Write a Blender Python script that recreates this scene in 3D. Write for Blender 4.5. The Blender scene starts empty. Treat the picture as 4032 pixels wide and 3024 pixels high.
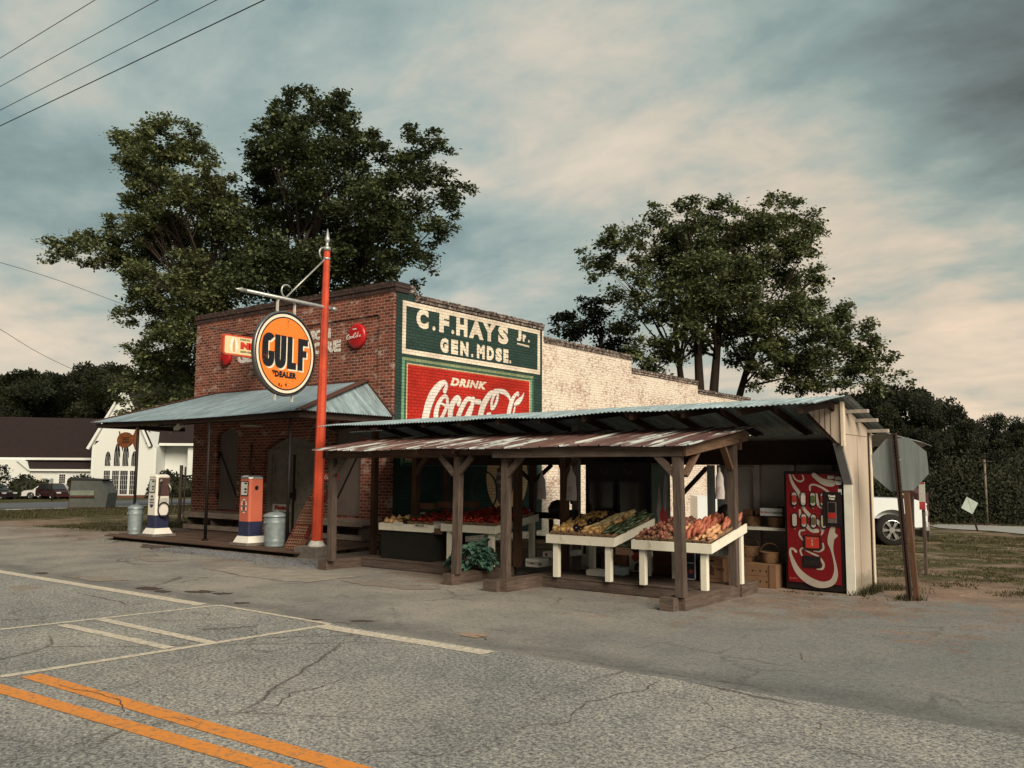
import bpy, math, random
from mathutils import Matrix, Vector, noise
random.seed(7)
R=math.radians; PI=math.pi
scene=bpy.context.scene
COL=scene.collection
# ------------------------------------------------------------------ camera
F_PX=3477.0; YAW,PIT,ROL=0.657284931,0.100192725,0.0053671408
CAM=Vector((0,0,1.75))
fw=Vector((-math.sin(YAW)*math.cos(PIT),math.cos(YAW)*math.cos(PIT),math.sin(PIT)))
rt=Vector((math.cos(YAW),math.sin(YAW),0)); up=rt.cross(fw)
r2=rt*math.cos(ROL)+up*math.sin(ROL); u2=up*math.cos(ROL)-rt*math.sin(ROL)
cd=bpy.data.cameras.new('camera'); co=bpy.data.objects.new('camera',cd); COL.objects.link(co)
cd.sensor_width=36; cd.lens=F_PX/4032*36; cd.clip_end=3000
M=Matrix((r2,u2,-fw)).transposed().to_4x4(); M.translation=CAM; co.matrix_world=M
scene.camera=co
FH=Vector((-math.sin(YAW),math.cos(YAW),0)); RH=rt
def ray(u,v): return r2*((u-2016)/F_PX)+u2*((1512-v)/F_PX)+fw
def at(u,v,X=None,Y=None,Z=None,D=None):
    d=ray(u,v)
    if X is not None: t=(X-CAM.x)/d.x
    elif Y is not None: t=(Y-CAM.y)/d.y
    elif Z is not None: t=(Z-CAM.z)/d.z
    else: t=D/d.dot(FH)
    return CAM+d*t
# ------------------------------------------------------------------ materials
class NT:
    def __init__(s,name):
        s.m=bpy.data.materials.new(name); s.m.use_nodes=True; s.t=s.m.node_tree; s.n=s.t.nodes; s.l=s.t.links
        s.b=s.n['Principled BSDF']
    def new(s,t,**k):
        n=s.n.new(t)
        for a,b in k.items(): setattr(n,a,b)
        return n
    def lk(s,a,b): s.l.new(a,b)
    def pos(s): return s.new('ShaderNodeNewGeometry').outputs['Position']
    def obj(s): return s.new('ShaderNodeTexCoord').outputs['Object']
    def mapv(s,src,scale=(1,1,1),rot=(0,0,0),loc=(0,0,0)):
        m=s.new('ShaderNodeMapping'); s.lk(src,m.inputs[0]); m.inputs['Scale'].default_value=scale; m.inputs['Rotation'].default_value=rot; m.inputs['Location'].default_value=loc
        return m.outputs[0]
    def noise(s,src,scale,detail=4,rough=.6,dist=0):
        n=s.new('ShaderNodeTexNoise'); s.lk(src,n.inputs['Vector']); n.inputs['Scale'].default_value=scale; n.inputs['Detail'].default_value=detail; n.inputs['Roughness'].default_value=rough; n.inputs['Distortion'].default_value=dist
        return n.outputs['Fac']
    def ramp(s,src,stops,interp='LINEAR'):
        r=s.new('ShaderNodeValToRGB'); s.lk(src,r.inputs[0]); e=r.color_ramp.elements; r.color_ramp.interpolation=interp
        while len(e)<len(stops): e.new(.5)
        for i,(p,c) in enumerate(stops):
            e[i].position=p; e[i].color=(c if hasattr(c,'__len__') else (c,c,c))[:3]+(1,) if hasattr(c,'__len__') else (c,c,c,1)
        return r.outputs[0]
    def mix(s,f,a,b,mode='MIX'):
        m=s.new('ShaderNodeMix',data_type='RGBA',blend_type=mode)
        for sock,val in ((m.inputs[0],f),(m.inputs[6],a),(m.inputs[7],b)):
            if hasattr(val,'is_linked'): s.lk(val,sock)
            else: sock.default_value=val if not hasattr(val,'__len__') else tuple(val)[:3]+(1,)
        return m.outputs[2]
    def math(s,op,a,b=0,c=0):
        m=s.new('ShaderNodeMath',operation=op)
        for i,val in enumerate((a,b,c)):
            if hasattr(val,'is_linked'): s.lk(val,m.inputs[i])
            else: m.inputs[i].default_value=val
        return m.outputs[0]
    def bump(s,h,strength=.3,dist=.01):
        b=s.new('ShaderNodeBump'); b.inputs['Strength'].default_value=strength; b.inputs['Distance'].default_value=dist; s.lk(h,b.inputs['Height']); s.lk(b.outputs[0],s.b.inputs['Normal'])
    def out(s,col,rough=.7,metal=0,spec=None):
        if hasattr(col,'is_linked'): s.lk(col,s.b.inputs['Base Color'])
        else: s.b.inputs['Base Color'].default_value=tuple(col)[:3]+(1,)
        if hasattr(rough,'is_linked'): s.lk(rough,s.b.inputs['Roughness'])
        else: s.b.inputs['Roughness'].default_value=rough
        s.b.inputs['Metallic'].default_value=metal
        if spec is not None: s.b.inputs['Specular IOR Level'].default_value=spec
        return s.m
MC={}
def plain(name,c,rough=.6,metal=0,var=.25,scale=6,bump=.1,spec=.3,var2=None):
    if name in MC: return MC[name]
    t=NT(name); p=t.obj(); n=t.noise(p,scale,5,.65)
    lo=tuple(x*(1-var) for x in c); hi=tuple(min(1,x*(1+var*.6)) for x in c)
    col=t.ramp(n,[(.3,lo),(.7,hi)])
    if var2:   # speckled dirt / rust colour
        n2=t.noise(t.mapv(p,(1,1,.5)),scale*2.3,6,.7); col=t.mix(t.ramp(n2,[(.58,0.),(.68,1.)]),col,var2)
    if bump: t.bump(t.noise(p,scale*6,3),bump,.004)
    MC[name]=t.out(col,rough,metal,spec); return MC[name]
def wood(name,c1,c2,axis='x',rough=.85,scale=1.):
    if name in MC: return MC[name]
    t=NT(name); p=t.pos(); sc={'x':(1.2,14,14),'y':(14,1.2,14),'z':(14,14,1.2)}[axis]
    v=t.mapv(p,tuple(a*scale for a in sc)); n=t.noise(v,2.2,8,.7,.6); n2=t.noise(p,1.7,3)
    n3=t.noise(v,7,4,.7)
    col=t.ramp(n,[(.28,c1),(.5,tuple((a+b)/2 for a,b in zip(c1,c2))),(.72,c2)])
    col=t.mix(.35,col,t.ramp(n2,[(.35,(.25,.22,.2)),(.7,(1,1,1))]),'MULTIPLY')
    col=t.mix(t.ramp(n3,[(.62,0.),(.74,.7)]),col,tuple(a*.3 for a in c1))
    t.bump(n,.5,.006); MC[name]=t.out(col,rough,0,.15); return MC[name]
def brick(name,axis,c1,c2,mortar,msize=.010,paint=None,patch=None,bumps=.6,dark=None):
    t=NT(name); p=t.pos(); sx=t.new('ShaderNodeSeparateXYZ'); t.lk(p,sx.inputs[0]); cx=t.new('ShaderNodeCombineXYZ')
    t.lk(sx.outputs['X' if axis=='x' else 'Y'],cx.inputs[0]); t.lk(sx.outputs['Z'],cx.inputs[1])
    wob=t.new('ShaderNodeTexNoise'); t.lk(cx.outputs[0],wob.inputs['Vector']); wob.inputs['Scale'].default_value=3.; wob.inputs['Detail'].default_value=3
    va=t.new('ShaderNodeVectorMath',operation='MULTIPLY_ADD'); t.lk(wob.outputs['Color'],va.inputs[0]); va.inputs[1].default_value=(.03,.03,0); t.lk(cx.outputs[0],va.inputs[2])
    b=t.new('ShaderNodeTexBrick'); t.lk(va.outputs[0],b.inputs['Vector'])
    b.inputs['Scale'].default_value=1; b.inputs['Brick Width'].default_value=.215; b.inputs['Row Height'].default_value=.0785; b.inputs['Mortar Size'].default_value=msize; b.inputs['Mortar Smooth'].default_value=.25; b.inputs['Bias'].default_value=-.1
    b.inputs['Color1'].default_value=c1+(1,); b.inputs['Color2'].default_value=c2+(1,); b.inputs['Mortar'].default_value=mortar+(1,)
    col=b.outputs['Color']; big=t.noise(cx.outputs[0],.9,6,.7); fine=t.noise(cx.outputs[0],26,4,.7)
    col=t.mix(.55,col,t.ramp(big,[(.34,(.42,.36,.36)),(.58,(1.05,1,1))]),'MULTIPLY')
    col=t.mix(.45,col,t.ramp(fine,[(.3,(.5,.48,.46)),(.65,(1.0,1.0,1.0))]),'MULTIPLY')
    if patch:
        pn=t.noise(t.mapv(cx.outputs[0],(1.3,2.2,1)),1.5,7,.72); col=t.mix(t.ramp(pn,[(patch[1],0.),(patch[1]+.05,.8)]),col,patch[0])
    if paint:  # worn paint over brick: wears off on single bricks and in clouds
        pc,lo,hi,mcol=paint
        pn=t.noise(cx.outputs[0],1.1,6,.75); pf=t.noise(t.mapv(cx.outputs[0],(1,2.2,1)),7,3,.8)
        s=t.math('ADD',t.math('MULTIPLY',pn,.40),t.math('MULTIPLY',pf,.60))
        msk=t.ramp(s,[(lo,1.),(hi,0.)])
        pcol=t.mix(b.outputs['Fac'],pc,mcol); pcol=t.mix(.5,pcol,t.ramp(fine,[(.3,(.62,.56,.5)),(.6,(1,1,1))]),'MULTIPLY')
        col=t.mix(msk,col,pcol)
    if dark:   # weather-blackened top band
        dn=t.noise(cx.outputs[0],7,5,.8); col=t.mix(t.ramp(dn,[(.42,0.),(.56,1.)]),col,dark)
    h=t.math('ADD',t.math('MULTIPLY',t.math('SUBTRACT',1.,b.outputs['Fac']),1.),t.math('MULTIPLY',fine,.5))
    t.bump(h,bumps,.012); return t.out(col,.9,0,.15)
def corrug(name,axis,base,rust,amount=.62,dark=None):
    t=NT(name); p=t.pos(); sc=(6,.7,1) if axis=='y' else (.7,6,1)
    v=t.mapv(p,sc); n=t.noise(v,1.4,7,.75,.4); n2=t.noise(p,1.1,4,.6); n3=t.noise(v,5,5,.7)
    col=t.ramp(n,[(.32,tuple(x*.5 for x in base)),(.52,base),(.70,tuple(min(1,x*1.7) for x in base))])
    s=t.math('ADD',t.math('MULTIPLY',n3,.55),t.math('MULTIPLY',n2,.45))
    col=t.mix(t.ramp(s,[(amount,0.),(amount+.05,1.)]),col,rust)
    return t.out(col,.55,.15,.4)
# ------------------------------------------------------------------ mesh builder / scene graph
WM={}
class MB:
    def __init__(s): s.v=[];s.f=[];s.sm=[]
    def quad(s,*p,smooth=False):
        b=len(s.v); s.v+= [Vector(q) for q in p]; s.f.append(tuple(range(b,b+len(p)))); s.sm.append(smooth)
    def box(s,x0,x1,y0,y1,z0,z1,M=None):
        P=[Vector((x,y,z)) for z in (z0,z1) for y in (y0,y1) for x in (x0,x1)]
        if M: P=[M@q for q in P]
        b=len(s.v); s.v+=P
        for f in ((0,2,3,1),(4,5,7,6),(0,1,5,4),(2,6,7,3),(0,4,6,2),(1,3,7,5)): s.f.append(tuple(b+i for i in f)); s.sm.append(False)
    def bevbox(s,x0,x1,y0,y1,z0,z1,c=.02,M=None):
        # box with chamfered vertical edges
        s.prism([(x0+c,y0),(x1-c,y0),(x1,y0+c),(x1,y1-c),(x1-c,y1),(x0+c,y1),(x0,y1-c),(x0,y0+c)],'z',z0,z1,M)
    def prism(s,poly,axis,a,b_,M=None,smooth=False):
        def mk(p,t):
            if axis=='z': q=(p[0],p[1],t)
            elif axis=='y': q=(p[0],t,p[1])
            else: q=(t,p[0],p[1])
            q=Vector(q); return M@q if M else q
        n=len(poly); b=len(s.v); s.v+=[mk(p,a) for p in poly]+[mk(p,b_) for p in poly]
        s.f.append(tuple(range(b,b+n))[::-1]); s.sm.append(False); s.f.append(tuple(range(b+n,b+2*n))); s.sm.append(False)
        for i in range(n):
            j=(i+1)%n; s.f.append((b+i,b+j,b+n+j,b+n+i)); s.sm.append(smooth)
    def tube(s,p,q,r1,r2=None,n=8,caps=True):
        s.path([p,q],[r1,r1 if r2 is None else r2],n,caps)
    def beam(s,p,q,w,h,upv=(0,0,1)):
        p=Vector(p);q=Vector(q); d=(q-p); L=d.length; d.normalize(); a=d.cross(Vector(upv)); a.normalize(); c=a.cross(d)
        M=Matrix((a,d,c)).transposed().to_4x4(); M.translation=p; s.box(-w/2,w/2,0,L,-h/2,h/2,M)
    def path(s,pts,rad,n=8,caps=True):
        pts=[Vector(p) for p in pts]; N=len(pts); b=len(s.v)
        if not hasattr(rad,'__len__'): rad=[rad]*N
        ref=None
        for i in range(N):
            d=(pts[min(i+1,N-1)]-pts[max(i-1,0)]).normalized()
            if ref is None: ref=d.orthogonal().normalized()
            a=(ref-d*ref.dot(d)).normalized(); ref=a; c=d.cross(a)
            for k in range(n):
                t=2*PI*k/n; s.v.append(pts[i]+(a*math.cos(t)+c*math.sin(t))*rad[i])
        for i in range(N-1):
            for k in range(n):
                j=(k+1)%n; s.f.append((b+i*n+k,b+i*n+j,b+(i+1)*n+j,b+(i+1)*n+k)); s.sm.append(True)
        if caps:
            s.f.append(tuple(b+k for k in range(n))[::-1]); s.sm.append(False); s.f.append(tuple(b+(N-1)*n+k for k in range(n))); s.sm.append(False)
    def lathe(s,prof,c=(0,0,0),n=20,M=None,sx=1,sy=1,caps=True):
        b=len(s.v); c=Vector(c)
        for r,z in prof:
            for k in range(n):
                t=2*PI*k/n; q=Vector((r*math.cos(t)*sx,r*math.sin(t)*sy,z)); q=(M@q if M else q)+c; s.v.append(q)
        for i in range(len(prof)-1):
            for k in range(n):
                j=(k+1)%n; s.f.append((b+i*n+k,b+i*n+j,b+(i+1)*n+j,b+(i+1)*n+k)); s.sm.append(True)
        if caps:
            s.f.append(tuple(b+k for k in range(n))[::-1]); s.sm.append(False)
            e=b+(len(prof)-1)*n; s.f.append(tuple(e+k for k in range(n))); s.sm.append(False)
    def mesh(s,name,mat,inv=None):
        me=bpy.data.meshes.new(name); vs=[(inv@v if inv else v) for v in s.v]
        me.from_pydata([tuple(v) for v in vs],[],s.f); me.polygons.foreach_set('use_smooth',s.sm); me.materials.append(mat); me.update(); return me
    def build(s,name,mat,parent=None,label=None,local=False,kind=None,cat=None,group=None):
        inv=WM[parent.name].inverted() if (parent and not local) else None
        o=None
        if parent is None and kind!='structure' and s.v and not local:
            # a one-mesh thing: origin at its base
            lo=Vector((sum(v.x for v in s.v)/len(s.v),sum(v.y for v in s.v)/len(s.v),min(v.z for v in s.v)))
            me=s.mesh(name,mat,Matrix.Translation(-lo)); o=bpy.data.objects.new(name,me); o.location=lo; WM_=Matrix.Translation(lo)
        else:
            me=s.mesh(name,mat,inv); o=bpy.data.objects.new(name,me); WM_=WM[parent.name] if parent else Matrix()
        COL.objects.link(o); WM[o.name]=WM_
        if parent: o.parent=parent
        if label: o['label']=label
        if cat: o['category']=cat
        if group: o['group']=group
        if kind: o['kind']=kind
        return o
def thing(name,label,cat,loc=(0,0,0),rz=0,group=None,tilt=None):
    o=bpy.data.objects.new(name,None); COL.objects.link(o); o.empty_display_size=.2
    M=Matrix.Translation(loc)@Matrix.Rotation(rz,4,'Z')
    if tilt: M=M@tilt
    o.matrix_world=M; WM[o.name]=M; o['label']=label; o['category']=cat
    if group: o['group']=group
    return o
def dup(src,loc,rz=0,label=None,group=None):
    r=src.copy(); COL.objects.link(r); r.location=loc; r.rotation_euler=(0,0,rz)
    if label: r['label']=label
    if group: r['group']=group
    for ch in list(src.children):
        c=ch.copy(); COL.objects.link(c); c.parent=r
        for g in list(ch.children):
            d=g.copy(); COL.objects.link(d); d.parent=c
    return r
# lettering -------------------------------------------------------------
def text_mesh(mb,s,origin,U,V,size,sx=1.,bold=0.,lift=.004,shear=0,align='LEFT',spacing=1.,res=3):
    cu=bpy.data.curves.new('lettering','FONT'); cu.body=s; cu.size=size; cu.offset=bold; cu.align_x=align; cu.space_character=spacing; cu.shear=shear; cu.resolution_u=res
    ob=bpy.data.objects.new('lettering',cu); COL.objects.link(ob)
    dg=bpy.context.evaluated_depsgraph_get(); dg.update(); me=bpy.data.meshes.new_from_object(ob.evaluated_get(dg))
    U=Vector(U).normalized();V=Vector(V).normalized();N=U.cross(V); o=Vector(origin)
    b=len(mb.v); mb.v+=[o+U*(v.co.x*sx)+V*v.co.y+N*lift for v in me.vertices]
    for p in me.polygons: mb.f.append(tuple(b+i for i in p.vertices)); mb.sm.append(False)
    bpy.data.objects.remove(ob); bpy.data.curves.remove(cu); bpy.data.meshes.remove(me)
_lift=[0]
def smooth_pts(pts,n=5):
    out=[]; P=[pts[0]]+list(pts)+[pts[-1]]
    for i in range(1,len(P)-2):
        for k in range(n):
            t=k/n; q=[]
            for a,b,c,d in zip(P[i-1],P[i],P[i+1],P[i+2]): q.append(.5*((2*b)+(-a+c)*t+(2*a-5*b+4*c-d)*t*t+(-a+3*b-3*c+d)*t**3))
            out.append(q)
    out.append(list(pts[-1])); return out
def stroke(mb,pts,mapf,N,lift=.004,extra=0,n=5,rcap=True):
    """painted ribbon: pts=(x,y,width) on a 2D plane, mapf maps (x,y) to 3D"""
    _lift[0]=(_lift[0]+1)%14; lf=lift+_lift[0]*.00025
    P=smooth_pts(pts,n); L=[];Rr=[]
    for i,p in enumerate(P):
        a=P[max(i-1,0)];b=P[min(i+1,len(P)-1)]; dx,dy=b[0]-a[0],b[1]-a[1]; l=math.hypot(dx,dy) or 1; nx,ny=-dy/l,dx/l; w=max(p[2]/2+extra,.0005)
        L.append((p[0]+nx*w,p[1]+ny*w)); Rr.append((p[0]-nx*w,p[1]-ny*w))
    def P3(q,i=0): return mapf(*q)+N*(lf+i*.000006)
    b=len(mb.v)
    for i,(l,r) in enumerate(zip(L,Rr)): mb.v+=[P3(l,i),P3(r,i)]
    for i in range(len(P)-1): mb.f.append((b+2*i,b+2*i+1,b+2*i+3,b+2*i+2)); mb.sm.append(False)
    if rcap:
        for idx,prev in ((0,1),(-1,-2)):
            p=P[idx]; q=P[prev]; ang=math.atan2(p[1]-q[1],p[0]-q[0]); w=max(p[2]/2+extra,.0005); fan=[]
            for k in range(9):
                t=ang-PI/2+PI*k/8; fan.append(P3((p[0]+w*math.cos(t),p[1]+w*math.sin(t)),len(P)+12+idx*7))
            mb.quad(*fan)
def disc(mb,c,U,V,rx,ry,lift=0,n=40,r_in=0):
    c=Vector(c);U=Vector(U).normalized();V=Vector(V).normalized();N=U.cross(V)*lift
    P=[c+U*(rx*math.cos(2*PI*k/n))+V*(ry*math.sin(2*PI*k/n))+N for k in range(n)]
    if not r_in: mb.quad(*P)
    else:
        Q=[c+U*(rx*r_in*math.cos(2*PI*k/n))+V*(ry*r_in*math.sin(2*PI*k/n))+N for k in range(n)]
        for k in range(n): j=(k+1)%n; mb.quad(P[k],P[j],Q[j],Q[k])
#@@SKY
# ------------------------------------------------------------------ sky and light
SUN_EL,SUN_AZ=R(36),R(31)      # azimuth measured from +X towards -Y
def sky():
    w=bpy.data.worlds.new('World'); scene.world=w; w.use_nodes=True; nt=w.node_tree; n=nt.nodes; l=nt.links
    bg=n['Background']; tc=n.new('ShaderNodeTexCoord'); nrm=n.new('ShaderNodeVectorMath'); nrm.operation='NORMALIZE'; l.new(tc.outputs['Generated'],nrm.inputs[0])
    d=nrm.outputs[0]; sep=n.new('ShaderNodeSeparateXYZ'); l.new(d,sep.inputs[0])
    def m(op,a,b=0,c=0,clamp=False):
        x=n.new('ShaderNodeMath'); x.operation=op; x.use_clamp=clamp
        for i,v in enumerate((a,b,c)):
            if hasattr(v,'is_linked'): l.new(v,x.inputs[i])
            else: x.inputs[i].default_value=v
        return x.outputs[0]
    nish=n.new('ShaderNodeTexSky'); nish.sky_type='NISHITA'; nish.sun_disc=False; nish.sun_elevation=SUN_EL; nish.sun_rotation=R(90)+SUN_AZ
    # cloud sheet: direction projected on a layer
    zz=m('ADD',m('MAXIMUM',sep.outputs['Z'],0.),.22)
    cx=n.new('ShaderNodeCombineXYZ'); l.new(m('DIVIDE',sep.outputs['X'],zz),cx.inputs[0]); l.new(m('DIVIDE',sep.outputs['Y'],zz),cx.inputs[1])
    def nz(scale,detail,rough,dist,off=(0,0,0),sc=(1,1,1),rot=0):
        mp=n.new('ShaderNodeMapping'); l.new(cx.outputs[0],mp.inputs[0]); mp.inputs['Location'].default_value=off; mp.inputs['Scale'].default_value=sc; mp.inputs['Rotation'].default_value=(0,0,rot)
        t=n.new('ShaderNodeTexNoise'); l.new(mp.outputs[0],t.inputs['Vector']); t.inputs['Scale'].default_value=scale; t.inputs['Detail'].default_value=detail; t.inputs['Roughness'].default_value=rough; t.inputs['Distortion'].default_value=dist
        return t.outputs['Fac']
    a=nz(.95,7,.52,.35,(3.1,1.7,0),(1,1.25,1),R(30)); b=nz(2.6,8,.58,.3,(7.3,2.2,0),(1,1.35,1),R(20)); c=nz(.42,3,.5,.3,(1.3,5.2,0))
    e3=nz(6.5,8,.6,.5,(2.3,9.2,0),(1,1.3,1),R(20)); t=m('ADD',m('ADD',m('ADD',m('MULTIPLY',a,.95),m('MULTIPLY',b,.52)),m('MULTIPLY',e3,.14)),-.13)
    def lobe(u,v,power,amt):
        g=ray(u*1.8228,v*1.8228).normalized(); dp=n.new('ShaderNodeVectorMath'); dp.operation='DOT_PRODUCT'; l.new(d,dp.inputs[0]); dp.inputs[1].default_value=g
        return m('MULTIPLY',m('POWER',m('MAXIMUM',dp.outputs['Value'],0.),power),amt)
    for L in ((1500,150,60,.09),(1100,70,120,.10),(1350,420,90,.07),(1980,790,30,.24),(2120,600,60,.06),(90,80,160,.14),(60,720,60,.16),
              (2230,60,70,-.34),(2150,330,90,-.14),(1720,330,60,-.16),(300,330,50,-.02),(0,380,60,-.02),(620,120,60,-.03),(1000,240,120,-.08),(2212,1000,60,-.05)):
        t=m('ADD',t,lobe(*L))
    rp=n.new('ShaderNodeValToRGB'); l.new(m('SUBTRACT',t,.12),rp.inputs[0]); e=rp.color_ramp.elements
    stops=[(.10,(.060,.068,.064)),(.30,(.135,.178,.178)),(.46,(.205,.282,.278)),(.58,(.315,.375,.350)),(.68,(.465,.450,.385)),(.84,(.62,.55,.445))]
    while len(e)<len(stops): e.new(.5)
    for i,(p,cc) in enumerate(stops): e[i].position=p; e[i].color=cc+(1,)
    # warm tint towards the low sun haze at the right horizon and the lower left
    wm=m('ADD',lobe(2000,820,12,.55),lobe(60,740,60,.35)); mx=n.new('ShaderNodeMix'); mx.data_type='RGBA'; mx.blend_type='MULTIPLY'; l.new(m('MINIMUM',wm,1.),mx.inputs[0]); l.new(rp.outputs[0],mx.inputs[6]); mx.inputs[7].default_value=(1.16,.94,.78,1)
    # thin gaps let the clear sky through
    mx2=n.new('ShaderNodeMix'); mx2.data_type='RGBA'; mx2.inputs[0].default_value=.004; l.new(mx.outputs[2],mx2.inputs[6]); l.new(nish.outputs[0],mx2.inputs[7])
    # the brighter, warmer western sky behind the camera's right shoulder
    gw=n.new('ShaderNodeVectorMath'); gw.operation='DOT_PRODUCT'; l.new(d,gw.inputs[0]); gw.inputs[1].default_value=Vector((.93,-.26,.34)).normalized()
    glow=m('MULTIPLY',m('POWER',m('MAXIMUM',gw.outputs['Value'],0.),5.),.95)
    vm_=n.new('ShaderNodeVectorMath'); vm_.operation='SCALE'; vm_.inputs[0].default_value=(1.,.84,.62); l.new(glow,vm_.inputs['Scale'])
    # added darkening of the unseen low sky behind the camera, dims the shelters
    dk_=n.new('ShaderNodeVectorMath'); dk_.operation='DOT_PRODUCT'; l.new(d,dk_.inputs[0]); dk_.inputs[1].default_value=Vector((-.25,-.95,-.12)).normalized()
    kk=m('SUBTRACT',1.,m('MULTIPLY',m('MINIMUM',m('MULTIPLY',m('MAXIMUM',dk_.outputs['Value'],0.),1.5),1.),.90))
    v2=n.new('ShaderNodeVectorMath'); v2.operation='SCALE'; l.new(mx2.outputs[2],v2.inputs[0]); l.new(kk,v2.inputs['Scale'])
    ad=n.new('ShaderNodeVectorMath'); ad.operation='ADD'; l.new(v2.outputs[0],ad.inputs[0]); l.new(vm_.outputs[0],ad.inputs[1]); l.new(ad.outputs[0],bg.inputs[0]); 0 and l.new(mx2.outputs[2],bg.inputs[0]); bg.inputs[1].default_value=1.0
    w.cycles.sampling_method='MANUAL'; w.cycles.sample_map_resolution=512
    sd=bpy.data.lights.new('sun','SUN'); sd.energy=3.7; sd.angle=R(34); sd.color=(1,.87,.70)
    so=bpy.data.objects.new('sun',sd); COL.objects.link(so)
    dv=Vector((math.cos(SUN_EL)*math.cos(SUN_AZ),-math.cos(SUN_EL)*math.sin(SUN_AZ),math.sin(SUN_EL)))
    so.rotation_euler=dv.to_track_quat('Z','Y').to_euler(); so.location=(10,-10,20)
sky()
scene.render.engine='CYCLES'
vs=scene.view_settings; vs.view_transform='Standard'; vs.look='None'; vs.exposure=.32; vs.gamma=1
#@@GROUND
# ------------------------------------------------------------------ terrain
def sst(a,b,x): t=max(0,min(1,(x-a)/(b-a))); return t*t*(3-2*t)
def H(x,y):
    h=-min(1.62,.019*max(0,-x-27))
    h-=min(.5,.02*max(0,y-16))*sst(-26,-15,x)
    if y>9 and x>-60: h+=.02*(noise.noise(Vector((x*.3,y*.3,0))))*sst(12,18,y)
    return h
def sheet(name,xs,ys,mat,lift,label=None,kind='structure'):
    mb=MB(); nx,ny=len(xs),len(ys)
    mb.v=[Vector((x,y,H(x,y)+lift)) for y in ys for x in xs]
    for j in range(ny-1):
        for i in range(nx-1): mb.f.append((j*nx+i,j*nx+i+1,(j+1)*nx+i+1,(j+1)*nx+i)); mb.sm.append(True)
    return mb.build(name,mat,None,label,kind=kind)
def frange(a,b,s):
    out=[a]
    while out[-1]<b-1e-6: out.append(min(b,out[-1]+s))
    return out
def cracks(t,p,scale,width,dist=.25,gate=None):
    v=t.new('ShaderNodeTexVoronoi',feature='DISTANCE_TO_EDGE'); nz=t.new('ShaderNodeTexNoise'); t.lk(p,nz.inputs['Vector']); nz.inputs['Scale'].default_value=2.2; nz.inputs['Detail'].default_value=6; nz.inputs['Roughness'].default_value=.7
    va=t.new('ShaderNodeVectorMath',operation='MULTIPLY_ADD'); t.lk(nz.outputs['Color'],va.inputs[0]); va.inputs[1].default_value=(dist,dist,0); t.lk(p,va.inputs[2])
    t.lk(va.outputs[0],v.inputs['Vector']); v.inputs['Scale'].default_value=scale
    c=t.ramp(v.outputs['Distance'],[(0.,1.),(width,0.)])
    g=t.ramp(t.noise(p,.35,3),[(.45,0.),(.6,1.)]) if gate is None else gate
    return t.math('MULTIPLY',c,g)
def asphalt(name,base,warm,speck=.5,crk=(.42,.016)):
    t=NT(name); p=t.pos(); a=t.noise(p,.45,5,.6); f=t.noise(p,55,3,.75); f2=t.noise(t.mapv(p,(1,1,1),(0,0,.5)),30,3,.8); g=t.noise(p,3.5,5,.65)
    col=t.ramp(a,[(.3,tuple(x*.78 for x in base)),(.7,warm)])
    col=t.mix(speck,col,t.ramp(f2,[(.36,(.26,.27,.31)),(.47,(.86,.87,.88)),(.60,(1.75,1.70,1.58))]),'MULTIPLY')
    col=t.mix(speck*.8,col,t.ramp(f,[(.36,(.4,.4,.42)),(.5,(1,1,1)),(.66,(1.6,1.55,1.45))]),'MULTIPLY')
    col=t.mix(.5,col,t.ramp(g,[(.3,(.66,.66,.68)),(.6,(1.05,1.05,1.05))]),'MULTIPLY')
    c=cracks(t,p,crk[0],crk[1]); c2=cracks(t,p,1.35,.020,.55,t.ramp(t.noise(p,.28,3),[(.5,0.),(.62,.8)])); c=t.math('MAXIMUM',c,c2); col=t.mix(t.math('MULTIPLY',c,.9),col,(.045,.030,.024))
    big=t.noise(t.mapv(p,(.25,1.,1)),.55,5,.6); col=t.mix(.6,col,t.ramp(big,[(.35,(.74,.76,.80)),(.62,(1.06,1.04,1.0))]),'MULTIPLY')
    t.bump(f2,.6,.012); return t.out(col,.93,0,.15)
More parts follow.
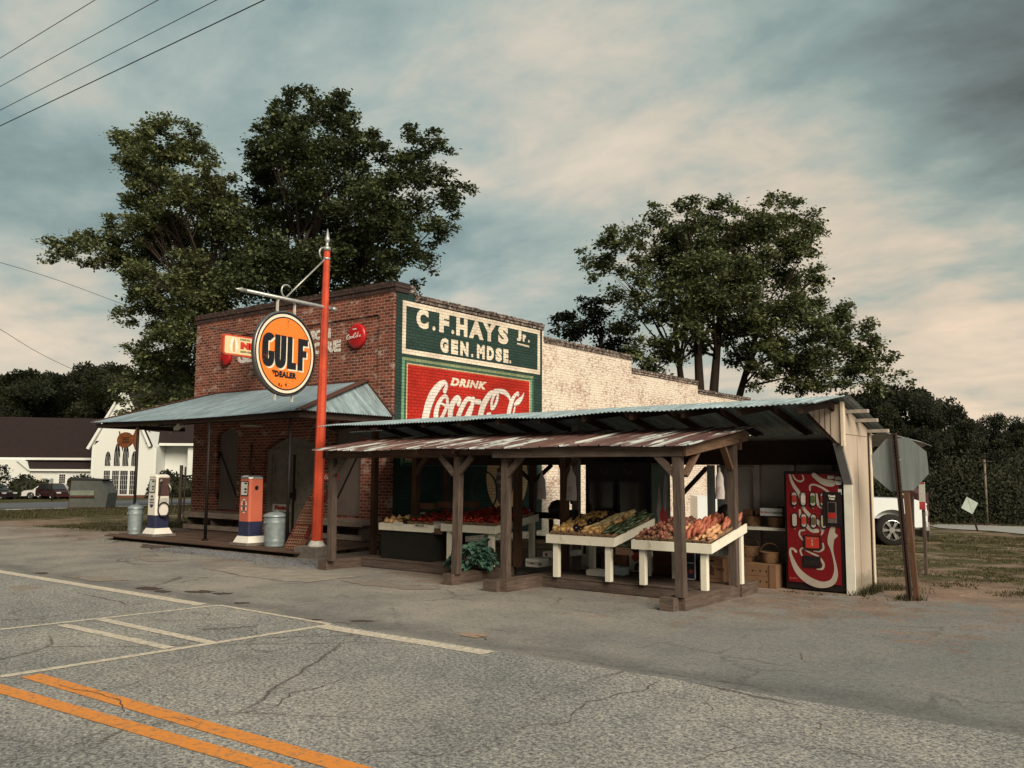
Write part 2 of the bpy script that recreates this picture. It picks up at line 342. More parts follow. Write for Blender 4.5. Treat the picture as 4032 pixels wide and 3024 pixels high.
def ground_mat():
    t=NT('lot_ground'); p=t.pos(); sx=t.new('ShaderNodeSeparateXYZ'); t.lk(p,sx.inputs[0]); X,Y=sx.outputs['X'],sx.outputs['Y']
    wob=t.noise(p,.55,6,.7); wob2=t.noise(p,2.1,5,.7); f=t.noise(p,38,4,.75); f2=t.noise(p,14,4,.75)
    w=t.math('MULTIPLY',t.math('SUBTRACT',wob,.5),1.)
    asp=t.ramp(t.noise(p,.7,5,.65),[(.3,(.15,.145,.138)),(.55,(.23,.218,.195)),(.75,(.30,.265,.22))])
    asp=t.mix(cracks(t,p,.7,.022,.5,t.ramp(t.noise(p,.5,3),[(.46,0.),(.58,.7)])),asp,(.05,.035,.028))
    rgt=t.math('MINIMUM',t.math('MAXIMUM',t.math('MULTIPLY',t.math('ADD',t.math('ADD',X,7.),t.math('MULTIPLY',t.math('SUBTRACT',t.noise(p,.4,4),.5),7.)),.22),0.),1.)
    asp=t.mix(t.math('MULTIPLY',rgt,.55),asp,(.125,.135,.14))
    seam=t.math('SUBTRACT',1.,t.math('MINIMUM',t.math('MULTIPLY',t.math('ABSOLUTE',t.math('SUBTRACT',t.math('ADD',Y,t.math('MULTIPLY',t.math('SUBTRACT',t.noise(p,1.1,5),.5),.9)),7.25)),2.6),1.)); asp=t.mix(t.math('MULTIPLY',seam,.55),asp,(.085,.085,.085))
    dirt=t.ramp(t.noise(p,1.3,6,.7),[(.3,(.11,.075,.058)),(.6,(.23,.165,.125)),(.8,(.36,.26,.19))])
    grass=t.ramp(t.noise(p,2.6,7,.8),[(.3,(.030,.030,.013)),(.55,(.060,.056,.022)),(.75,(.11,.088,.045))])
    # worn patches of red dirt in the paved lot, thicker towards the stand
    k=t.math('ADD',t.math('MULTIPLY',wob2,.5),t.math('ADD',t.math('MULTIPLY',wob,.6),t.math('MULTIPLY',t.math('SUBTRACT',Y,9.5),.035)))
    col=t.mix(t.ramp(k,[(.60,0.),(.68,.75)]),asp,dirt)
    # everything beyond the paved lot: dirt then grass. edge of paving: y<13.2 near the store
    def step(val,a,b): return t.ramp(val,[(0.,0.),(1.,1.)]) if False else t.math('SMOOTH_MIN',t.math('MAXIMUM',t.math('DIVIDE',t.math('SUBTRACT',val,a),b-a),0.),1.,.05)
    yy=t.math('ADD',Y,t.math('MULTIPLY',w,5.))
    d1=step(t.math('ADD',yy,t.math('MULTIPLY',t.math('MAXIMUM',t.math('ADD',X,3.),0.),-.55)),13.6,14.6)
    col=t.mix(d1,col,dirt)
    g1=t.math('MULTIPLY',step(t.math('ADD',yy,t.math('MULTIPLY',t.math('MAXIMUM',t.math('ADD',X,3.),0.),-.6)),15.0,16.6),t.ramp(t.noise(p,.9,5,.7),[(.42,.12),(.54,1.)]))
    col=t.mix(g1,col,grass)
    # left: gravel and grass band by the side street
    gl=step(t.math('MULTIPLY',t.math('ADD',X,t.math('MULTIPLY',w,9.)),-1.),35.5,37.5)
    col=t.mix(gl,col,grass)
    band=t.math('MULTIPLY',step(t.math('MULTIPLY',X,-1.),24.8,25.6),t.math('SUBTRACT',1.,step(t.math('MULTIPLY',X,-1.),29.,32.)))
    band=t.math('MULTIPLY',band,step(yy,12.9,13.8)); col=t.mix(t.math('MULTIPLY',band,t.ramp(wob2,[(.42,.1),(.52,1.)])),col,grass)
    col=t.mix(.5,col,t.ramp(f,[(.36,(.5,.5,.52)),(.5,(1,1,1)),(.66,(1.5,1.45,1.4))]),'MULTIPLY')
    col=t.mix(.5,col,t.ramp(f2,[(.36,(.6,.6,.6)),(.55,(1.1,1.1,1.1))]),'MULTIPLY')
    t.bump(f2,.6,.02); return t.out(col,.95,0,.1)
xs=frange(-420,-70,12)+frange(-68,-30,2)+frange(-29,8,.8)+frange(12,60,4)+frange(70,320,25)
ys=frange(-120,-10,22)+frange(-6,40,.8)+frange(43,100,4)+frange(115,420,25)
sheet('ground',xs,ys,ground_mat(),0)
m_road=asphalt('road_asphalt',(.195,.20,.20),(.27,.265,.25),.75,(.36,.010))
sheet('road',frange(-400,-32,12)+frange(-28,60,4)+[150,300],[-7.5,-4,-1,2,5,6.98],m_road,.004)
m_side=plain('side_asphalt',(.085,.09,.105),.9,0,.2,.5)
sheet('side_street',[-78,-72,-66,-60,-54.3],frange(9,120,8),m_side,.005)
m_conc=plain('pale_concrete',(.34,.32,.28),.9,0,.25,1.2)
sheet('pavement',[-54.3,-53.2,-52.2],frange(9,120,8),m_conc,.03)
# far road seen beyond the grass on the right
mb=MB(); pts=[(3655,2064),(3700,2074),(3780,2080),(3900,2085),(4032,2103),(4400,2140),(4400,2064),(4032,2066),(3800,2060),(3700,2057)]
P=[at(u,v,Z=-.40) for u,v in pts]; mb.quad(*[Vector((q.x,q.y,H(q.x,q.y)+.03)) for q in P])
mb.build('road',plain('far_asphalt',(.26,.26,.245),.9,0,.12,.3),None,kind='structure')
# painted markings -------------------------------------------------------
m_white=NT('road_paint_white'); _p=m_white.pos(); m_white=m_white.out(m_white.mix(m_white.ramp(m_white.noise(_p,16,5,.8),[(.40,.92),(.54,.14)]),(.55,.48,.37),(.24,.225,.20)),.8)
m_yel=NT('road_paint_yellow'); _p=m_yel.pos(); _c=cracks(m_yel,_p,.36,.010)
m_yel=m_yel.out(m_yel.mix(m_yel.math('MAXIMUM',m_yel.ramp(m_yel.noise(_p,20,5,.8),[(.38,.85),(.50,.06)]),m_yel.math('MULTIPLY',_c,.8)),(.60,.205,.022),(.2,.13,.07)),.75)
def mark(a,b,w0,w1=None,m=None,name='road_marking'):
    """a painted line between two pixel-measured ground points, w in metres"""
    A=at(*a,Z=0);B=at(*b,Z=0); d=(B-A).normalized(); n=Vector((-d.y,d.x,0)); w1=w1 or w0; mb=MB()
    K=max(2,int((B-A).length/1.2)); z=.008+random.random()*.0012
    for i in range(K):
        s,e=i/K,(i+1)/K; p,q=A.lerp(B,s),A.lerp(B,e); ws,we=w0+(w1-w0)*s,w0+(w1-w0)*e
        mb.quad(*[Vector((c.x,c.y,H(c.x,c.y)+z)) for c in (p-n*ws/2,q-n*we/2,q+n*we/2,p+n*ws/2)])
    mb.build(name,m or m_white,None,kind='structure')
def mark_w(x0,y0,x1,y1,w,m=m_white):
    A=Vector((x0,y0,0));B=Vector((x1,y1,0)); d=(B-A).normalized(); n=Vector((-d.y,d.x,0)); mb=MB(); K=max(2,int((B-A).length/2)); z=.008+random.random()*.0012
    for i in range(K):
        p,q=A.lerp(B,i/K),A.lerp(B,(i+1)/K)
        mb.quad(*[Vector((c.x,c.y,H(c.x,c.y)+z)) for c in (p-n*w/2,q-n*w/2,q+n*w/2,p+n*w/2)])
    mb.build('road_marking',m,None,kind='structure')
A0=at(0,2262,Z=0); A1=at(795,2383,Z=0); mark_w(-120,A0.y+.02,A1.x,A1.y,.19)
mark((0,2481),(862,2385),.085); mark((862,2385),(1300,2460),.075)
mark((1300,2462),(0,2668),.10); mark((395,2440),(830,2533),.13); mark((243,2462),(670,2555),.13)
mark((1268,2468),(1925,2574),.20)
Y1=(at(60,2705,Z=0),at(1120,3024,Z=0)); Y2=(at(180,2668,Z=0),at(1400,3024,Z=0))
mark((-300,2628),(1120,3040),.155,m=m_yel); mark((120,2662),(1480,3058),.165,m=m_yel)
# cracks that run through the paving
m_crack=plain('crack_fill',(.095,.06,.048),.95,0,.3,9,0)
def crack(pts,ox,w=.014,seed=1):
    rnd=random.Random(seed); P=[at(ox+x/1.0972,2200+y/1.0972,Z=0) for x,y in pts]; Q=[]
    for a,b in zip(P,P[1:]):
        n=max(2,int((b-a).length/.07)); d=(b-a).normalized(); nn=Vector((-d.y,d.x,0))
        for k in range(n): q=a.lerp(b,k/n); j=noise.noise(Vector((q.x*2.5,q.y*2.5,seed)))*.10+rnd.uniform(-.014,.014); Q.append(q+nn*j*min(1,math.sin(PI*k/n)*2+.15))
    Q.append(P[-1]); mb=MB(); b0=0
    for i,q in enumerate(Q):
        a=Q[max(0,i-1)]; b=Q[min(len(Q)-1,i+1)]; d=(b-a).normalized(); nn=Vector((-d.y,d.x,0)); ww=w*.48*rnd.uniform(.2,1.35)*min(1,.2+i*.15,.2+(len(Q)-1-i)*.15)
        mb.v+=[Vector((q.x,q.y,.0105))+nn*ww/2,Vector((q.x,q.y,.0105))-nn*ww/2]
    for i in range(len(Q)-1): mb.f.append((2*i,2*i+1,2*i+3,2*i+2)); mb.sm.append(False)
    mb.build('pavement_crack',m_crack,None,kind='structure')
for i,(ox,w,pts) in enumerate((
 (0,.014,[(200,588),(430,575),(520,558),(700,498),(900,455),(1150,405),(1350,370),(1530,335)]),(0,.018,[(700,692),(930,692),(1080,665),(1170,648),(1260,600),(1400,545),(1550,505)]),
 (0,.016,[(1440,862),(1650,838),(1760,832),(1850,860),(1990,852),(2212,796)]),(0,.012,[(0,760),(80,790),(240,798),(480,738),(600,700)]),(0,.020,[(260,520),(330,572),(440,590),(530,640),(525,690),(590,705)]),
 (0,.012,[(640,700),(800,690),(870,720),(850,745)]),(0,.010,[(0,475),(60,485),(100,500)]),(2016,.022,[(0,765),(80,725),(240,712),(320,620),(450,590),(590,565),(650,520)]),
 (2016,.012,[(600,570),(760,600),(830,620),(825,690)]),(2016,.016,[(640,740),(770,705),(930,730),(1060,800),(1200,805),(1380,820),(1540,855),(1700,880),(1900,900)]),(2016,.018,[(700,900),(830,870),(1060,800)]),
 (2016,.014,[(960,740),(1080,690),(1200,690),(1320,705),(1330,740),(1260,780)]),(2016,.016,[(1380,610),(1300,650)]),(2016,.030,[(500,478),(650,500),(800,520),(1000,545),(1150,580)]),
 (2016,.022,[(0,400),(100,415),(240,435),(400,462),(500,478)]),(2016,.012,[(0,480),(100,495),(160,520)]),(2016,.016,[(1155,400),(1250,412),(1300,455),(1370,455)]),(0,.03,[(1990,345),(2060,335),(2100,352),(2212,350)]),
 (0,.012,[(520,250),(800,275),(1100,240),(1240,225)]),(0,.016,[(1280,255),(1480,280),(1600,310),(1800,300)]),(0,.010,[(1550,140),(1700,160),(1900,150),(2100,190)]))): crack(pts,ox,w,i+1)
rnd_=random.Random(41)
def patch(name,pts,mat,z=.0055):
    P=[at(u,v,Z=z) for u,v in pts]; Q=[]
    for a,b in zip(P,P[1:]+P[:1]):
        for k in range(5): q=a.lerp(b,k/5); Q.append(q+Vector((rnd_.gauss(0,.035),rnd_.gauss(0,.03),0)))
    mb=MB(); mb.quad(*Q); mb.build(name,mat,None,kind='structure')
m_wet=plain('dark_wet_soil',(.075,.05,.045),.9,0,.4,12,.4); m_rsoil=plain('dusty_red_soil',(.20,.170,.145),.95,0,.25,10,.2)
patch('soil_patch',[(560,2142),(640,2148),(760,2158),(860,2172),(905,2182),(820,2184),(700,2176),(610,2163),(545,2152)],m_wet)
patch('soil_patch',[(800,2235),(900,2222),(1010,2230),(960,2244),(850,2248)],m_rsoil,.0045); patch('soil_patch',[(520,2196),(640,2200),(700,2208),(600,2212)],m_rsoil); patch('soil_patch',[(250,2268),(420,2272),(520,2284),(380,2288)],m_rsoil)
patch('soil_patch',[(330,2068),(500,2062),(620,2075),(480,2092),(380,2086)],m_wet,.005); patch('soil_patch',[(560,2178),(640,2184),(540,2190)],m_rsoil); patch('soil_patch',[(1340,2285),(1480,2290),(1750,2318),(1620,2322),(1420,2303)],m_rsoil); patch('soil_patch',[(30,2310),(110,2300),(170,2318),(70,2330)],m_rsoil,.0045)
mb=MB(); mb.quad(*[at(x/1.0972,2200+y/1.0972,Z=.0065) for x,y in ((1985,330),(2005,318),(2090,322),(2110,330),(2060,342))]); mb.build('soil_patch',plain('red_soil',(.26,.19,.14),.95,0,.2,9),None,kind='structure')
rnd_=random.Random(77)
for (x,y,rx,ry) in ((640,128,60,7),(860,142,70,6),(700,140,40,5),(1040,190,40,3),(330,80,25,3),(180,62,30,4),(1340,262,60,4),(1560,268,70,3),(960,150,50,4)):
    mb=MB(); mb.quad(*[at((x+rx*math.cos(k*PI/11)*rnd_.uniform(.5,1.2))/1.0972,2200+(y+ry*math.sin(k*PI/11)*rnd_.uniform(.5,1.3))/1.0972,Z=.005+rnd_.random()*.001) for k in range(22)]); mb.build('dark_stain',plain('stain_dark',(.06,.04,.032),.95,0,.5,30,.3),None,kind='structure')
# pale worn patch of pavement in front of the stand, loose stones along the deck
mb=MB(); pts=[(840,2242),(935,2228),(1080,2240),(1270,2252),(1425,2268),(1350,2276),(1215,2292),(1120,2287),(960,2268)]
mb.quad(*[at(u,v,Z=.006) for u,v in pts]); mb.build('concrete_patch',plain('worn_concrete',(.25,.225,.19),.95,0,.3,3.5,.3),None,kind='structure')
#@@STORE
# ------------------------------------------------------------------ brick store
BX0,BX1,BY0=-23.5,-15.13,15.0
m_bf=brick('facade_brick','x',(.27,.082,.05),(.085,.030,.026),(.38,.25,.195),.0115,patch=((.40,.31,.26),.565))
m_bs=brick('whitewashed_brick','y',(.42,.23,.17),(.30,.165,.13),(.46,.40,.33),.010,paint=((.76,.69,.59),.48,.60,(.58,.50,.42)))
m_cap=brick('parapet_brick','x',(.10,.055,.045),(.055,.032,.028),(.16,.12,.10),.008,dark=(.035,.026,.024))
m_caps=brick('parapet_brick_side','y',(.46,.40,.34),(.26,.19,.16),(.12,.09,.08),.010,dark=(.035,.028,.026))
store=thing('brick_store','two storey red brick general store with painted green and red side wall','store',(BX0,BY0,0))
def wall_poly(mb,pts,y0,y1): mb.prism(pts,'y',y0,y1)
mb=MB()
# facade built as strips around the openings: (x0,x1,z0,z1,arch)
ops=[(-22.3,-21.3,.66,2.80,.17),(-20.08,-17.86,.12,2.36,.33),(-17.26,-16.26,.66,2.80,.17)]
TOPZ=6.12
xcur=BX0
for x0,x1,z0,z1,ar in ops:
    mb.box(xcur,x0,BY0,BY0+.34,-.1,TOPZ)
    if z0>.2: mb.box(x0,x1,BY0,BY0+.34,-.1,z0)
    N=12; arc=[(x0+(x1-x0)*k/N,z1+ar*math.sin(PI*k/N)) for k in range(N+1)]
    for k in range(N):
        mb.prism([arc[k],arc[k+1],(arc[k+1][0],TOPZ),(arc[k][0],TOPZ)],'y',BY0,BY0+.34)
    xcur=x1
mb.box(xcur,BX1-.02,BY0,BY0+.34,-.1,TOPZ)
# corbelled frame of the recessed sign panel
mb.box(BX0+.02,BX1-.03,BY0-.045,BY0-.002,5.60,TOPZ)
mb.box(BX0+.02,BX0+1.2,BY0-.045,BY0-.002,3.6,5.60); mb.box(BX1-.55,BX1-.03,BY0-.045,BY0-.002,3.2,5.60)
mb.build('front_wall',m_bf,store)
# side wall with stepped parapet
mb=MB()
steps=[(15.0,15.62,6.22),(15.62,21.12,5.98),(21.12,26.3,5.62),(26.3,31.4,5.18),(31.4,36.5,4.86)]
for y0,y1,z in steps: mb.box(BX1-.34,BX1,y0+(.34 if y0==15. else 0),y1,-.6,z)
mb.box(BX0,BX0+.34,15.34,36.5,-.6,5.2); mb.box(BX0+.34,BX1-.34,36.16,36.5,-.6,4.8)
mb.build('side_wall',m_bs,store)
mb=MB()
mb.box(BX0-.03,BX1+.035,BY0-.07,BY0+.4,TOPZ,TOPZ+.11); mb.box(BX0-.05,BX1+.05,BY0-.095,BY0+.42,TOPZ+.112,TOPZ+.24)
# small irregular bricks along the parapet
for k in range(38):
    x=BX0+.1+k*.22+random.uniform(-.03,.03); mb.box(x,x+random.uniform(.12,.2),BY0-.09,BY0+.3,TOPZ+.241,TOPZ+.25+random.uniform(0,.02))
mb.build('parapet',m_cap,store)
mb=MB()
def capline(y0,y1,z):
    mb.box(BX1-.37,BX1+.03,y0,y1,z,z+.085); 
    y=y0
    while y<y1-.05:
        w=random.uniform(.08,.13); mb.box(BX1-.38,BX1+.055,y+.004,min(y+w,y1)-.004,z+.087,z+.175+random.uniform(-.012,.012)); y+=w
capline(15.43,15.62,6.16); capline(15.64,21.12,5.97); capline(21.14,26.3,5.61); capline(26.3,31.4,5.17); capline(31.4,36.5,4.85)
mb.prism([(15.56,6.20),(15.66,6.20),(15.78,6.0),(15.68,5.97)],'x',BX1-.05,BX1+.05)
mb.build('parapet',m_caps,store)
mb=MB(); mb.box(BX0+.34,BX1-.34,15.36,36.1,4.4,4.5); mb.build('roof',plain('flat_roof_tar',(.05,.05,.05)),store)
# painted wall signs (side) ------------------------------------------------
X0=BX1
def brickpaint(name,c,axis='y',m=None,var=.8):
    return brick(name,axis,c,tuple(x*var for x in c),m or tuple(x*.6 for x in c),.008,bumps=.8)
p_green=brickpaint('paint_dark_green',(.030,.062,.052)); p_cream=brickpaint('paint_cream',(.80,.72,.58),m=(.60,.53,.42),var=.93)
p_red=brickpaint('paint_red',(.50,.030,.018),m=(.30,.018,.012),var=.86); p_lg=brickpaint('paint_light_green',(.20,.42,.25)); p_ol=brickpaint('paint_olive_green',(.25,.31,.17)); p_mg=brickpaint('paint_mid_green',(.055,.135,.10)); p_tan=brickpaint('paint_tan',(.72,.52,.30),var=.92)
p_gray=brickpaint('paint_gray',(.20,.16,.17))
def yz(pts,lift,mat,name='painted_sign',label=None):
    m_=MB(); m_.quad(*[Vector((X0+lift,y,z)) for y,z in pts]); return m_.build(name,mat,store,label)
g=MB()
g.quad(*[(X0+.004,y,z) for y,z in [(15.0,.1),(21.05,.1),(21.05,5.97),(15.75,5.97),(15.62,6.18),(15.0,6.2)]])
g.build('painted_wall_field',p_green,store)
f=MB(); fy0,fy1,fz0,fz1,fw_=15.21,20.94,4.625,5.94,.125
for a in ((fy0,fy1,fz1-fw_,fz1),(fy0,fy1,fz0,fz0+fw_),(fy0,fy0+fw_,fz0+fw_,fz1-fw_),(fy1-fw_,fy1,fz0+fw_,fz1-fw_)):
    f.quad(*[(X0+.008,y,z) for y,z in [(a[0],a[2]),(a[1],a[2]),(a[1],a[3]),(a[0],a[3])]])
f.build('sign_border',p_cream,store)
EY,EZ=Vector((0,1,0)),Vector((0,0,1))
def T(s,y,z,h,width,bold,mat,name='lettering',lift=.011,shear=0,label=None,**k):
    """letters of cap height h fitted to a given width on the side wall"""
    t=MB(); text_mesh(t,s,(X0,0,0),EY,EZ,h/.70,1.,bold,lift,shear,**k)
    ys=[v.y for v in t.v]; zs=[v.z for v in t.v]; a,b=min(ys),max(ys); kz=h/(max(zs)-min(zs)); z0=min(zs)
    for v in t.v: v.y=y+(v.y-a)/(b-a)*width; v.z=z+(v.z-z0)*kz
    return t
L=MB()
for s,y,z,h,w in (('C',15.69,5.32,.50,.44),('.',16.28,5.33,.11,.11),('F',16.53,5.32,.50,.38),('.',17.0,5.33,.11,.11),('H',17.19,5.32,.49,.45),('A',17.70,5.32,.49,.62),('Y',18.27,5.32,.50,.58),('S',18.95,5.32,.52,.46)):
    t=T(s,y,z,h,w,.045,None); b=len(L.v); L.v+=t.v; L.f+=[tuple(i+b for i in f_) for f_ in t.f]; L.sm+=t.sm
for s,y,z,h,w in (('J',19.80,5.50,.31,.22),('r',20.08,5.51,.21,.17),('.',20.34,5.51,.08,.08)):
    t=T(s,y,z,h,w,.035,None); b=len(L.v); L.v+=t.v; L.f+=[tuple(i+b for i in f_) for f_ in t.f]; L.sm+=t.sm
L.quad(*[(X0+.011,y,z) for y,z in [(19.82,5.39),(20.40,5.37),(20.40,5.42),(19.82,5.44)]])
x=16.58
for s,y,w in (('G',16.58,.31),('E',17.0,.27),('N',17.36,.33),('.',17.80,.09),('M',18.04,.33),('D',18.46,.31),('S',18.84,.29),('E',19.19,.23),('.',19.46,.09)):
    h=.38 if s!='.' else .09
    t=T(s,y,4.81,h,w,.04,None); b=len(L.v); L.v+=t.v; L.f+=[tuple(i+b for i in f_) for f_ in t.f]; L.sm+=t.sm
L.build('sign_lettering',p_cream,store)
# red panel with bevelled green frame
ry0,ry1,rz0,rz1=15.38,20.45,2.10,4.40
def frame(o,i,mats,lift):
    (a0,a1,b0,b1),(c0,c1,d0,d1)=o,i
    for pts,mt in (([(a0,b1),(a1,b1),(c1,d1),(c0,d1)],mats[0]),([(a0,b0),(a0,b1),(c0,d1),(c0,d0)],mats[1]),([(a1,b1),(a1,b0),(c1,d0),(c1,d1)],mats[2]),([(a1,b0),(a0,b0),(c0,d0),(c1,d0)],mats[3])):
        yz([p for p in pts][::-1],lift,mt,'sign_border')
frame((15.22,20.64,1.90,4.55),(15.31,20.55,1.98,4.47),(p_ol,p_lg,p_mg,p_mg),.008)
frame((15.31,20.55,1.98,4.47),(15.38,20.45,2.04,4.41),(p_mg,p_mg,p_lg,p_lg),.0085)
frame((15.38,20.45,2.04,4.41),(15.42,20.41,2.08,4.375),(p_tan,)*4,.009)
yz([(15.42,2.08),(20.41,2.08),(20.41,4.375),(15.42,4.375)],.0092,p_red,'painted_sign','red painted panel with white script lettering')
t=T('DRINK',16.98,3.98,.215,1.5,.018,None,shear=.28,spacing=1.15); t.build('sign_lettering',p_cream,store)
def wm(x,y):
    q=at(1580+x/3.8138,1400+y/3.8138,X=X0); return q
# painted script: strokes follow the brush lines of the lettering
def tow(pts):  # px width -> metres (about 83 px/m at that wall, foreshortened)
    out=[]
    for x,y,w in pts:
        q=wm(x,y); out.append((q.y,q.z,w/3.8138/118.))
    return out
SC=[[(645,530,62),(672,455,50),(645,405,52),(575,440,85),(480,560,108),(415,700,112),(372,850,108),(350,1000,112),(372,1130,95),(450,1200,60),(560,1150,38)],
 [(648,606,46),(588,660,52),(535,770,66),(512,900,78),(530,985,60),(585,950,48),(640,850,50),(682,745,48),(680,640,46),(648,606,44)],
 [(590,715,26),(690,768,40),(760,735,52),(815,660,62)],
 [(850,728,58),(872,665,50),(835,625,52),(778,690,72),(738,800,86),(728,920,84),(760,1010,60),(830,960,45)],
 [(1060,660,52),(985,655,58),(925,740,66),(872,850,74),(845,945,78),(880,1010,50),(950,940,50),(1030,790,60)],
 [(1075,655,62),(1050,770,66),(1015,900,66),(1035,985,46),(1100,940,36)],
 [(1115,690,60),(1172,698,60)],
 [(1425,560,50),(1340,570,72),(1262,670,86),(1205,800,92),(1180,930,92),(1200,1040,70),(1290,1050,50)],
 [(1350,795,48),(1350,700,44),(1385,600,42),(1432,540,44),(1440,610,44),(1420,700,44),(1375,785,44),(1352,780,40)],
 [(1395,525,40),(1480,535,60),(1555,560,68),(1608,618,52),(1622,665,30)],
 [(1745,600,34),(1745,562,38),(1690,610,52),(1640,720,74),(1605,860,76),(1600,950,60)],
 [(1690,735,26),(1740,700,70),(1790,650,52),(1820,600,28),(1832,560,8)],
 [(1698,775,26),(1680,850,30),(1665,920,28)],[(1290,880,40),(1330,870,30)]]
gsh=MB(); N_=Vector((1,0,0)); mp=lambda a,b: Vector((X0,a,b))
for s_ in SC: stroke(gsh,tow([(x+9,y+5,w+6) for x,y,w in s_]),mp,N_,.0105)
gsh.build('lettering_shadow',p_gray,store)
sc=MB()
for s_ in SC: stroke(sc,tow(s_),mp,N_,.0165)
sc.build('sign_lettering',brickpaint('paint_white',(.80,.75,.68),m=(.60,.56,.52),var=.95),store)
# cream disc with a plain dark bottle in a hand
d=MB(); disc(d,(X0,19.40,1.62),EY,EZ,.93,.98,.024,44); d.build('painted_disc',p_tan,store,'cream painted disc low on the green wall')
d=MB(); blob=[(18.95,1.0),(18.86,1.3),(18.85,1.55),(18.92,1.66),(18.92,1.85),(19.02,1.9),(19.06,2.02),(19.16,2.08),(19.18,2.2),(19.3,2.26),(19.42,2.1),(19.55,1.95),(19.66,1.7),(19.7,1.45),(19.6,1.2),(19.45,.95),(19.15,.78)]
d.quad(*[(X0+.030,y,z) for y,z in blob]); d.build('painted_figure',plain('paint_brown',(.05,.02,.018)),store)
d=MB()
for (a,b_,r) in ((19.02,1.72,.07),(19.03,1.5,.065),(19.2,1.93,.06),(19.1,1.3,.05)): disc(d,(X0,a,b_),EY,EZ,r*1.5,r*.7,.034,12)
for a in (19.15,19.24): d.quad((X0+.034,a,1.0),(X0+.034,a+.035,1.0),(X0+.034,a+.06,1.22),(X0+.034,a+.025,1.22))
d.build('painted_highlight',plain('paint_mauve',(.26,.17,.16)),store)
# facade lettering, worn white
m_worn=NT('worn_white_paint'); _p=m_worn.pos(); m_worn=m_worn.out(m_worn.mix(m_worn.ramp(m_worn.noise(_p,14,5,.8),[(.38,1.),(.5,0.)]),(.70,.67,.60),(.20,.09,.07)),.9)
EX=Vector((1,0,0))
def TF(mb,s,x,z,h,w,bold=.03):
    t=MB(); text_mesh(t,s,(0,BY0,0),EX,EZ,h/.7,1.,bold,.004)
    xs_=[v.x for v in t.v]; zs=[v.z for v in t.v]; a,b=min(xs_),max(xs_); z0=min(zs); kz=h/(max(zs)-z0)
    for v in t.v: v.x=x+(v.x-a)/(b-a)*w; v.z=z+(v.z-z0)*kz
    o=len(mb.v); mb.v+=t.v; mb.f+=[tuple(i+o for i in f_) for f_ in t.f]; mb.sm+=t.sm
L=MB(); TF(L,'SON',-18.33,5.18,.27,.84); L.build('sign_lettering',m_worn,store)
L=MB(); TF(L,'GENERAL STORE',-21.47,4.80,.32,4.38); L.build('sign_lettering',m_worn,store)
# door and shutters
m_shut=plain('shutter_taupe',(.15,.12,.105),.8,0,.12,3); m_door=plain('door_taupe_paint',(.21,.185,.15),.7,0,.3,5,.2,.3,(.05,.035,.03)); m_iron=plain('black_iron',(.018,.013,.012),.6,.3)
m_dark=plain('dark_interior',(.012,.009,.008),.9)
for x0 in (-22.3,-17.26):
    t=MB()
    for k in range(5): t.box(x0+.02+k*.194,x0+.02+k*.194+.188,BY0+.10,BY0+.13,.67,2.79)
    N=12; t.prism([(x0+.01,2.795)]+[(x0+.01+.98*k/N,2.795+.165*math.sin(PI*k/N)) for k in range(1,N)]+[(x0+.99,2.795)],'y',BY0+.12,BY0+.14)
    sh=t.build('shutter',m_shut,store)
    t=MB(); t.beam((x0+.06,BY0+.07,2.3),(x0+.93,BY0+.07,1.02) if x0<-20 else (x0+.06,BY0+.07,1.02),.02,.035) if x0<-20 else t.beam((x0+.93,BY0+.07,2.35),(x0+.1,BY0+.07,1.1),.02,.035)
    t.build('shutter_bar',m_iron,sh)
    t=MB()
    for z in (.95,2.1): t.box(x0+.0,x0+.035,BY0+.05,BY0+.1,z,z+.18)
    t.build('hinge',m_iron,sh)
dr=MB(); 
for x0,x1 in ((-19.9,-18.98),(-18.94,-18.04)):
    dr.box(x0,x1,BY0+.14,BY0+.19,.14,2.2)
    for z0,z1 in ((.9,2.05),):
        for e in ((x0+.1,x0+.13,z0,z1),(x1-.13,x1-.1,z0,z1),(x0+.13,x1-.13,z0,z0+.03),(x0+.13,x1-.13,z1-.03,z1)): dr.box(e[0],e[1],BY0+.12,BY0+.14,e[2],e[3])
    dr.box(x0+.1,x1-.1,BY0+.125,BY0+.14,.25,.62)
door=dr.build('door',m_door,store)
t=MB(); t.box(-20.08,-19.9,BY0+.1,BY0+.2,.12,2.36); t.box(-18.04,-17.86,BY0+.1,BY0+.2,.12,2.36); t.box(-19.9,-18.04,BY0+.1,BY0+.2,2.2,2.36)
N=12; t.prism([(-20.06,2.36)]+[(-20.06+2.18*k/N,2.36+.32*math.sin(PI*k/N)) for k in range(1,N)]+[(-17.88,2.36)],'y',BY0+.16,BY0+.2)
t.build('door_frame',m_door,store)
t=MB(); t.box(-18.99,-18.93,BY0+.11,BY0+.139,.14,2.2); t.box(-19.06,-19.02,BY0+.08,BY0+.12,1.05,1.2); t.box(-18.9,-18.86,BY0+.08,BY0+.12,1.0,1.3); t.build('door_handle',m_iron,door)
t=MB(); t.box(-19.82,-19.08,BY0+.117,BY0+.123,.68,.88); ms=t.build('door_plate',plain('enamel_white',(.62,.60,.55),.4),door)
t=MB(); TF(t,'Merita',-19.72,.73,.12,.5,.02)
for v in t.v: v.y=BY0+.112
t.build('plate_lettering',plain('enamel_red',(.45,.03,.05),.4),door)
t=MB(); t.box(-22.9,-16,BY0+.35,BY0+.4,-.1,2.9); t.build('dark_backing',m_dark,store)
